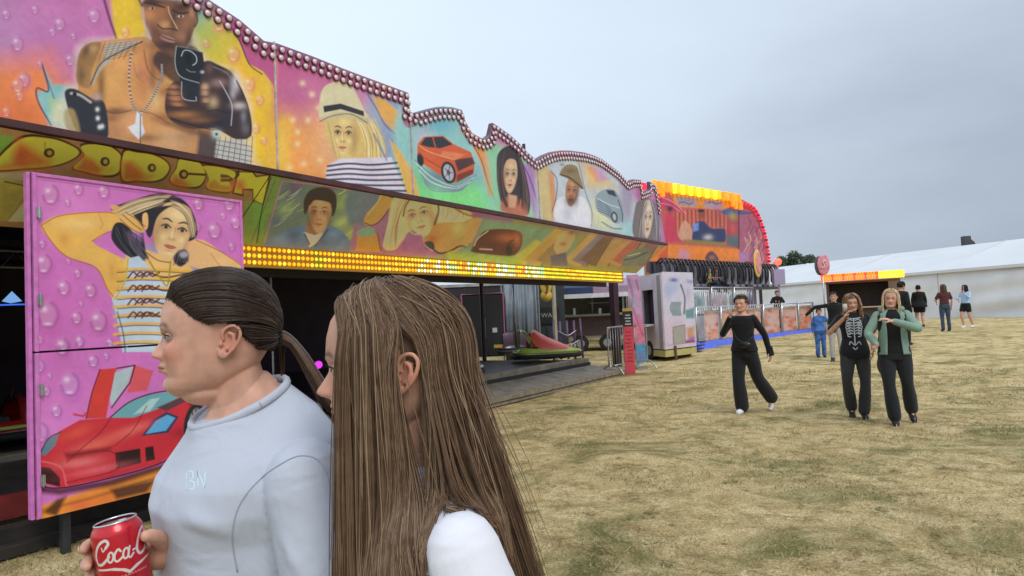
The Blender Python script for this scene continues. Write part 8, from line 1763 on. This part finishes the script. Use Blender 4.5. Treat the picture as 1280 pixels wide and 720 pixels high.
# hair of A: swept back into a low tail
HAm = [hairmat('dark_hair_deep', (.026, .015, .011), .4), hairmat('dark_hair', (.040, .023, .016), .4), hairmat('dark_hair_light', (.060, .036, .025), .4)]
def hairlineA(az):
    a = abs(az); return float(np.interp(a, [0, .45, .8, 1.05, 1.3, 1.6, 1.8, 2.0, 2.4, math.pi], [.60, .56, .42, .24, .13, .17, .16, -.12, -.42, -.48]))
rs = random.Random(41); paths = []; pony = sdir(math.pi, -.17)
for cl in range(460):
    az0 = rs.uniform(-math.pi, math.pi); hl = hairlineA(az0); el0 = hl if rs.random() < .5 else rs.uniform(hl, 1.5)
    for _ in range(12):
        az = az0+rs.gauss(0, .045); el = max(hairlineA(az), el0+rs.gauss(0, .03)); d0 = sdir(az, el); side = 1 if az > 0 else -1
        o = rs.uniform(.0040, .0090); P = []; ang = d0.angle(pony)
        if ang < .15: continue
        lift = (d0+pony).cross(Vector((0, 0, 1))).length
        for k in range(15):
            q = k/14; d = (d0*math.sin((1-q)*ang)+pony*math.sin(q*ang))/math.sin(ang) if ang < 3.0 else sdir(az, el+(math.pi-.17-el)*0+(1.5-el)*q if q < .5 else 1)
            d = d+Vector((0, 0, .16*math.sin(math.pi*q)*(1 if el > .1 else .2)))
            oo = o*(1+.5*math.sin(math.pi*q)) if k else .0015
            P.append(scalp(bvA, HA, d, oo+(.004 if k > 11 else 0)))
        paths.append(P)
for k in range(26):                                                     # loose fine hairs
    az = rs.uniform(1.0, 2.6); el = rs.uniform(.5, 1.4); d0 = sdir(az, el); P = [scalp(bvA, HA, (d0*(1-q/8)+pony*q/8), .007+.006*math.sin(q/8*3.1)*rs.uniform(.3, 1)) for q in range(8)]; paths.append(P)
for k in range(220):                                                    # fine short hairs that soften the hairline
    az = rs.uniform(-2.6, 2.6); el = hairlineA(az)-rs.uniform(-.01, .05); d0 = sdir(az, el); d1 = (d0*.80+pony*.16+Vector((0, 0, .12))).normalized(); P = []
    for q in range(15): P.append(scalp(bvA, HA, d0*(1-q/14)+d1*(q/14), .0008+.004*(q/14)))
    paths.append(P)
hA = strands('hair', paths[:-220], HAm, A, .00078, 4, 3); strands('baby_hair', paths[-220:], HAm[:2], hA, .00035, 4, 4)
cap = MB(); V, Fc = head_mesh(.75, 80, 100, 0, .0035)
def _az_el(v): v = Vector(v)-Vector((0, .005, .012)); return math.atan2(v.x, -v.y), math.atan2(v.z, math.hypot(v.x, v.y))
Fk = []
for q in Fc:
    ok = True
    for i in q[:4]:
        az, el = _az_el(V[i])
        if el < hairlineA(az)+.05: ok = False; break
    if ok: Fk.append(q)
cap.add([HA @ Vector(v) for v in V], Fk); cap.build('scalp_hair', HAm[0], hA, True)
pp0 = scalp(bvA, HA, pony, .008); bdir = (HA.to_3x3() @ Vector((0, 1, 0))).normalized(); ldir = (HA.to_3x3() @ Vector((1, 0, 0))).normalized()
mb = MB(); mb.tube([pp0+bdir*.004+(ldir*math.cos(a)+Vector((0, 0, 1))*math.sin(a))*.015 for a in [2*math.pi*k/20 for k in range(21)]], .0045, 8, False); mb.build('hair_tie', mat('black_elastic', (.01, .01, .01), .6), hA, True)
paths = []
for k in range(420):
    a = rs.uniform(0, 6.28); r = math.sqrt(rs.random()); o = ldir*math.cos(a)*r+Vector((0, 0, 1))*math.sin(a)*r
    key = [pp0-bdir*.006+o*.016, pp0+bdir*.022+o*.013+Vector((0, 0, -.010)), pp0+bdir*.052+o*.026+Vector((0, 0, -.060)), pp0+bdir*.078+o*.032+Vector((0, 0, -.112)), pp0+bdir*.110+o*.028+Vector((0, 0, -.150)), pp0+bdir*.122+o*.020+Vector((0, 0, -.21+rs.uniform(-.03, .03)))]
    P = [push_out(bvt, Vector(q), .004+.012*rs.random()) for q in cr(key, 3)]; paths.append(P)
strands('ponytail', paths, [HAm[1], hairmat('tail_hair', (.13, .075, .048)), HAm[2]], hA, .00115, 4, 9)
# the can: red with white script
class Flat(Paint):
    def __init__(s, w, h, res, base): s.W, s.H = int(w*res), int(h*res); u = (np.arange(s.W)+.5)/res; v = h-(np.arange(s.H)+.5)/res; s.X, s.Y = np.meshgrid(u, v); s.C = np.zeros((s.H, s.W, 3)); s.C[:] = lin(base)
cw, chh = 2*math.pi*33, 104.0; cp = Flat(cw, chh, 4, (206, 24, 44))
cp.poly([(0, 60), (cw, 60), (cw, chh+2), (0, chh+2)], (196, 18, 40), 4, .7)
wht = (240, 232, 232)
def script(x0, yb, k):
    S_ = lambda P: [(x0+(a+.22*b)*k, yb-b*k) for a, b in P]
    def st(P, w): cp.line(S_(P), w*k, wht, .35, 1)
    el_ = lambda cx_, cy_, rx, ry: [(cx_+rx*math.cos(t_), cy_+ry*math.sin(t_)) for t_ in np.linspace(.3, 6.6, 12)]
    st([(24, 27), (28, 33), (23, 39), (13, 36), (5, 26), (2, 13), (7, 2), (17, 1), (27, 8), (30, 12)], 4.6); st([(24, 27), (19, 22), (16, 28)], 2.4)
    st(el_(33, 10, 4.6, 8), 3.2); st([(49, 16), (45, 20), (40, 14), (40, 5), (45, 1), (53, 6)], 3.4); st(el_(58, 10, 4.6, 8), 3.2); st([(64, 19), (62, 6), (66, 1), (71, 6)], 3.2); st([(70, 11), (76, 12)], 2.8)
    st([(97, 27), (101, 34), (96, 41), (87, 36), (80, 24), (78, 10), (84, 1), (94, 3), (100, 9)], 4.6); st(el_(105, 10, 4.6, 8), 3.2); st([(111, 6), (119, 26), (121, 39), (116, 40), (113, 24), (113, 6), (118, 1), (123, 6)], 3.2); st(el_(129, 10, 4.6, 8), 3.2); st([(135, 19), (133, 6), (137, 1), (143, 7)], 3.2)
    cp.poly(S_([(6, -6), (40, -8), (58, -14), (66, -19), (76, -13), (100, -8), (146, -5), (146, -7.5), (100, -11), (80, -17), (66, -24), (52, -16), (34, -11), (6, -9)]), wht, .4, 1)
script(82, 46, .76)
rs = random.Random(2)
for k in range(13): x = 100+k*4.2; cp.line([(x, 66), (x+1.6, 64.4), (x+2.6, 66)], .8, (232, 190, 190), .3, .9)
for k in range(12):
    for r_ in range(3): cp.line([(112+k*2.6, 92+r_*3.2), (113.6+k*2.6, 92+r_*3.2)], .8, (226, 170, 175), .3, .8)
CANM = cp.material('can_print', .28, .92, bump=0); CANM.node_tree.nodes['Principled BSDF'].inputs['Metallic'].default_value = .35; CANM.node_tree.nodes['Principled BSDF'].inputs['Coat Weight'].default_value = .4
can = thing('drink_can', 'red drink can with white script lettering held by the person with a ponytail', 'can', can_c, 0); can.rotation_euler = CM.to_euler(); can.scale = (KC, KC, KC)
prof = [(.0260, -.0575), (.0285, -.0560), (.0320, -.0500), (.0330, -.0460), (.0330, .0400), (.0325, .0435), (.0300, .0490), (.0270, .0535), (.0268, .0550)]
V = []; nu = 64; UVs = []
for i, (r, z) in enumerate(prof):
    for k in range(nu+1): a = 2*math.pi*k/nu; V.append((r*math.sin(a), -r*math.cos(a), z)); UVs.append((k/nu, (z+.0575)/.1125))
me = bpy.data.meshes.new('shell'); me.from_pydata(V, [], [(i*(nu+1)+k, i*(nu+1)+k+1, (i+1)*(nu+1)+k+1, (i+1)*(nu+1)+k) for i in range(len(prof)-1) for k in range(nu)])
uvl = me.uv_layers.new(name='UVMap')
for lp in me.loops: u, v = UVs[lp.vertex_index]; uvl.data[lp.index].uv = (u+.5, v)
CANM.node_tree.nodes['Image Texture'].extension = 'REPEAT'
link('shell', me, CANM, can, True)
ALU = mat('aluminium_lid', (.62, .62, .63), .28, .95)
mb = MB(); mb.tube([(.0262*math.cos(a), .0262*math.sin(a), .0555) for a in [2*math.pi*k/40 for k in range(41)]], .0014, 8, False); mb.tube([(0, 0, .0520), (0, 0, .0522)], .0262, 40); mb.build('lid', ALU, can, True)
mb = MB(); mb.tube(cr([(.002, -.003, .0535), (.012, -.006, .054), (.016, 0, .054), (.012, .006, .054), (.002, .003, .0535)], 4), .0012, 6); mb.build('ring_pull', ALU, can, True)
mb = MB(); mb.tube([(0, 0, -.0578), (0, 0, -.0560)], .026, 32); mb.build('base', ALU, can, True)
# ---- person B: long light brown hair, white tee
yB = CAMROT-math.radians(83); tB = CAMROT-math.radians(70)
offB = rotz(yB).to_3x3() @ Vector((.0765, .020, -.012)); OB = onD(507, 469, .94)-offB
bkB = rotz(yB).to_3x3() @ Vector((0, 1, 0)); NB = OB+bkB*.035; NB.z = OB.z-.150
def TB(x, y, z): return Matrix.Translation((NB.x, NB.y, 0)) @ rotz(tB) @ Vector((x, y, z))
zB = NB.z
shapeB = [(.74, .160, .120, .0), (.85, .160, .118, .0), (.95, .150, .110, 0), (1.05, .150, .108, 0), (zB-.16, .156, .108, .0), (zB-.115, .154, .106, .005), (zB-.075, .146, .098, .008), (zB-.040, .122, .088, .008), (zB-.015, .082, .072, .004), (zB+.006, .066, .064, .0)]
sL = TB(.136, .020, zB-.088); eL = TB(.205, .075, zB-.32); wL_ = TB(.20, .0, zB-.55); sR = TB(-.136, .020, zB-.088); eR = TB(-.19, .05, zB-.33); wR_ = TB(-.18, -.04, zB-.55)
B_, HBm, _, teeb, bodyB, bvB = bigperson('person with very long light brown hair and a white tee, nearest the camera', OB, yB, .03, 0, tB, NB, shapeB,
    [(sL, eL, wL_, [.046, .042, .035, .033, .024]), (sR, eR, wR_, [.046, .042, .035, .033, .024])], .92, TEEB, .0, None, .76, None, None, lambda bb: [hand_into(bb, wL_, Vector((0, 0, -1)), TB(-1, 0, 0)-TB(0, 0, 0), TB(0, -1, 0)-TB(0, 0, 0), .4, .95), hand_into(bb, wR_, Vector((0, 0, -1)), TB(1, 0, 0)-TB(0, 0, 0), TB(0, -1, 0)-TB(0, 0, 0), .4, .95)], ear_k=.86, nose=.95)
limb(teeb, [sL, sL+(eL-sL)*.3, sL+(eL-sL)*.60], [.052, .057, .064], 8, 24); limb(teeb, [sR, sR+(eR-sR)*.4, sR+(eR-sR)*.60], [.052, .057, .064], 8, 24)
me = remesh(teeb, .004, 4); smooth_noise(me, .0045, 22, 8, [F_(TB(.17, -.05, zB-.15), TB(.10, -.10, zB-.30), .012, .007), F_(TB(.19, .03, zB-.10), TB(.22, .0, zB-.24), .010, .006), F_(TB(.16, .08, zB-.12), TB(.2, .10, zB-.22), .010, .006), F_(TB(.12, .10, zB-.14), TB(.08, .12, zB-.3), .012, .007)])
teeB = link('tee_shirt', me, TEEB, B_, True); bvtB = bvh_of(me)
mb = MB(); mb.tube([TB(.070*math.cos(a), .068*math.sin(a)+.002, zB-.006+.008*math.sin(a)) for a in [2*math.pi*k/40 for k in range(41)]], .006, 10, False, .8); mb.build('collar', TEEB, teeB, True)
mb = MB(); E2 = sL+(eL-sL)*.63; ax = (eL-sL).normalized(); o1 = ax.orthogonal().normalized(); o2 = ax.cross(o1); mb.tube([E2+(o1*math.cos(a)+o2*math.sin(a))*.0655 for a in [2*math.pi*k/32 for k in range(33)]], .003, 8, False); mb.build('sleeve_hem', TEEB, teeB, True)
trousers(B_, TB, NAVY, tB, WSH, .76)
HBm_ = [hairmat('light_brown_deep', (.090, .050, .029), .5), hairmat('light_brown', (.145, .085, .049), .5), hairmat('light_brown_mid', (.205, .128, .076), .5), hairmat('light_brown_pale', (.28, .19, .118), .5)]
rs = random.Random(77); paths = [[], [], [], []]
Rb = HBm.to_3x3(); fwd = Rb @ Vector((0, -1, 0)); lft = Rb @ Vector((1, 0, 0)); bvBody = bvtB
def lock(azt, az, p0el, o, length, drift, out, sway, tone):
    """one hair from the parting over the skull, then hanging free"""
    sd_ = 1 if az > 0 else -1; P = []; a0 = sd_*(.25+1.9*max(0, abs(azt)-.9)/2.2); e1 = -.10 if abs(az) < 1.6 else -.22
    for k in range(12):
        q = k/11; a = a0+(azt-a0)*min(1, q*1.8)**.8; a += (az-azt)*max(0, (q-.45)/.55)**1.3; el = p0el+(e1-p0el)*q**1.15; P.append(scalp(bvB, HBm, sdir(a, el), (.003 if k == 0 else o)*(1+.5*q)))
    dw = Rb @ sdir(az, 0); dw.z = 0; dw.normalize(); base = P[-1]; n = 16
    for k in range(1, n+1):
        q = k/n; p_ = base+Vector((0, 0, -length*q))+dw*out*(1-math.exp(-3*q))-fwd*drift*q**1.1+(lft*sway[0]+fwd*sway[1])*math.sin(q*3.2+sway[2])*q
        P.append(push_out(bvBody, p_, .004+o*.35))
    A_2 = np.array([tuple(q) for q in P])
    for _ in range(3): A_2[2:-1] = (A_2[1:-2]+2*A_2[2:-1]+A_2[3:])/4
    for k in range(13, len(A_2)): A_2[k] = tuple(push_out(bvBody, Vector(A_2[k]), .005+o*.3))
    paths[tone].append(A_2)
for cl in range(680):
    sd_ = 1 if rs.random() < .68 else -1; azt = rs.choices([rs.uniform(.84, 1.5), rs.uniform(1.4, 2.2), rs.uniform(2.1, 3.14)], [5, 3.4, 4])[0]; az0 = azt-(.10 if azt < 1.0 else 0)
    if 1.50 < azt < 1.78: az0 = rs.uniform(1.3, 1.58)
    elif 1.78 <= azt < 2.05: az0 = rs.uniform(2.02, 2.25)
    tone = rs.choices([0, 1, 2, 3], [2.8, 4, 3.2, .9])[0]; pe = rs.uniform(.9, 1.5); ln = rs.uniform(.38, .48); front = az0 < 1.62
    drift = (rs.uniform(-.008, .006) if az0 < 1.2 else rs.uniform(.0, .065)) if front else (rs.uniform(-.02, .06) if az0 < 2.3 and rs.random() < .5 else rs.uniform(.02, .105)); out = rs.uniform(.0, .008) if front else rs.uniform(.0, .015); sw = (rs.uniform(-.006, .006), rs.uniform(-.008, .008), rs.uniform(0, 6)); ob = rs.uniform(.004, .013)
    if front and 1.02 < az0 < 1.07: continue
    for _ in range(15):
        d_ = rs.gauss(0, .020); az = az0+d_
        if az0 > 1.9: az = max(az, 1.99)
        elif az0 < 1.62: az = min(az, 1.60)
        t_ = tone if rs.random() < .6 else rs.choices([0, 1, 2, 3], [3, 4, 3, .5])[0]
        lock(sd_*(azt+d_), sd_*az, pe+rs.gauss(0, .05), ob+rs.gauss(0, .0010), ln*rs.uniform(.9, 1.06), drift+rs.gauss(0, .004), out+rs.gauss(0, .0015), (sw[0]+rs.gauss(0, .001), sw[1]+rs.gauss(0, .0015), sw[2]), t_)
for cl in range(11):                                                    # thin wisps crossing the sleeve
    az = rs.uniform(1.99, 2.35); dr = rs.uniform(.03, .10); ot = rs.uniform(.035, .06)
    for _ in range(7): lock(az, az+rs.gauss(0, .01), rs.uniform(1.0, 1.3), .010, .44, dr+rs.gauss(0, .002), ot, (.004, .006, cl), rs.choice((0, 1, 1)))
for k in range(60):                                                     # fly-away hairs
    az = rs.choice((1, -1))*rs.uniform(.9, 3.1); lock(az, az, rs.uniform(.9, 1.5), rs.uniform(.010, .018), rs.uniform(.2, .45), rs.uniform(.0, .09), rs.uniform(.0, .03), (rs.uniform(-.02, .02), rs.uniform(-.02, .02), rs.uniform(0, 6)), rs.choice((2, 3)))
gr = []
for tn in range(4):
    if paths[tn]:
        m = len(paths[tn][0]); pr_ = np.array([.5]+[1 if i < m*.72 else max(.18, 1-(i-m*.72)/(m*.28)*.85) for i in range(1, m)]); gr.append((paths[tn], tn, [pr_*.00062*rs.uniform(.6, 1.4) for _ in paths[tn]]))
hB = fast_tubes(gr, 'hair', HBm_, B_, 4)
cap = MB(); V, Fc = head_mesh(0, 80, 100, 0, .0035)
def hairlineB(az): return float(np.interp(abs(az), [0, .4, .6, 1.0, 1.4, 1.6, 2.0, math.pi], [.80, .70, .50, .10, -.05, .12, -.45, -.55]))
Fk = []
for q in Fc:
    if all((lambda a_e: a_e[1] > hairlineB(a_e[0])+.04)(_az_el(V[i])) for i in q[:4]): Fk.append(q)
cap.add([HBm @ Vector(v) for v in V], Fk); cap.build('scalp_hair', HBm_[0], hB, True)
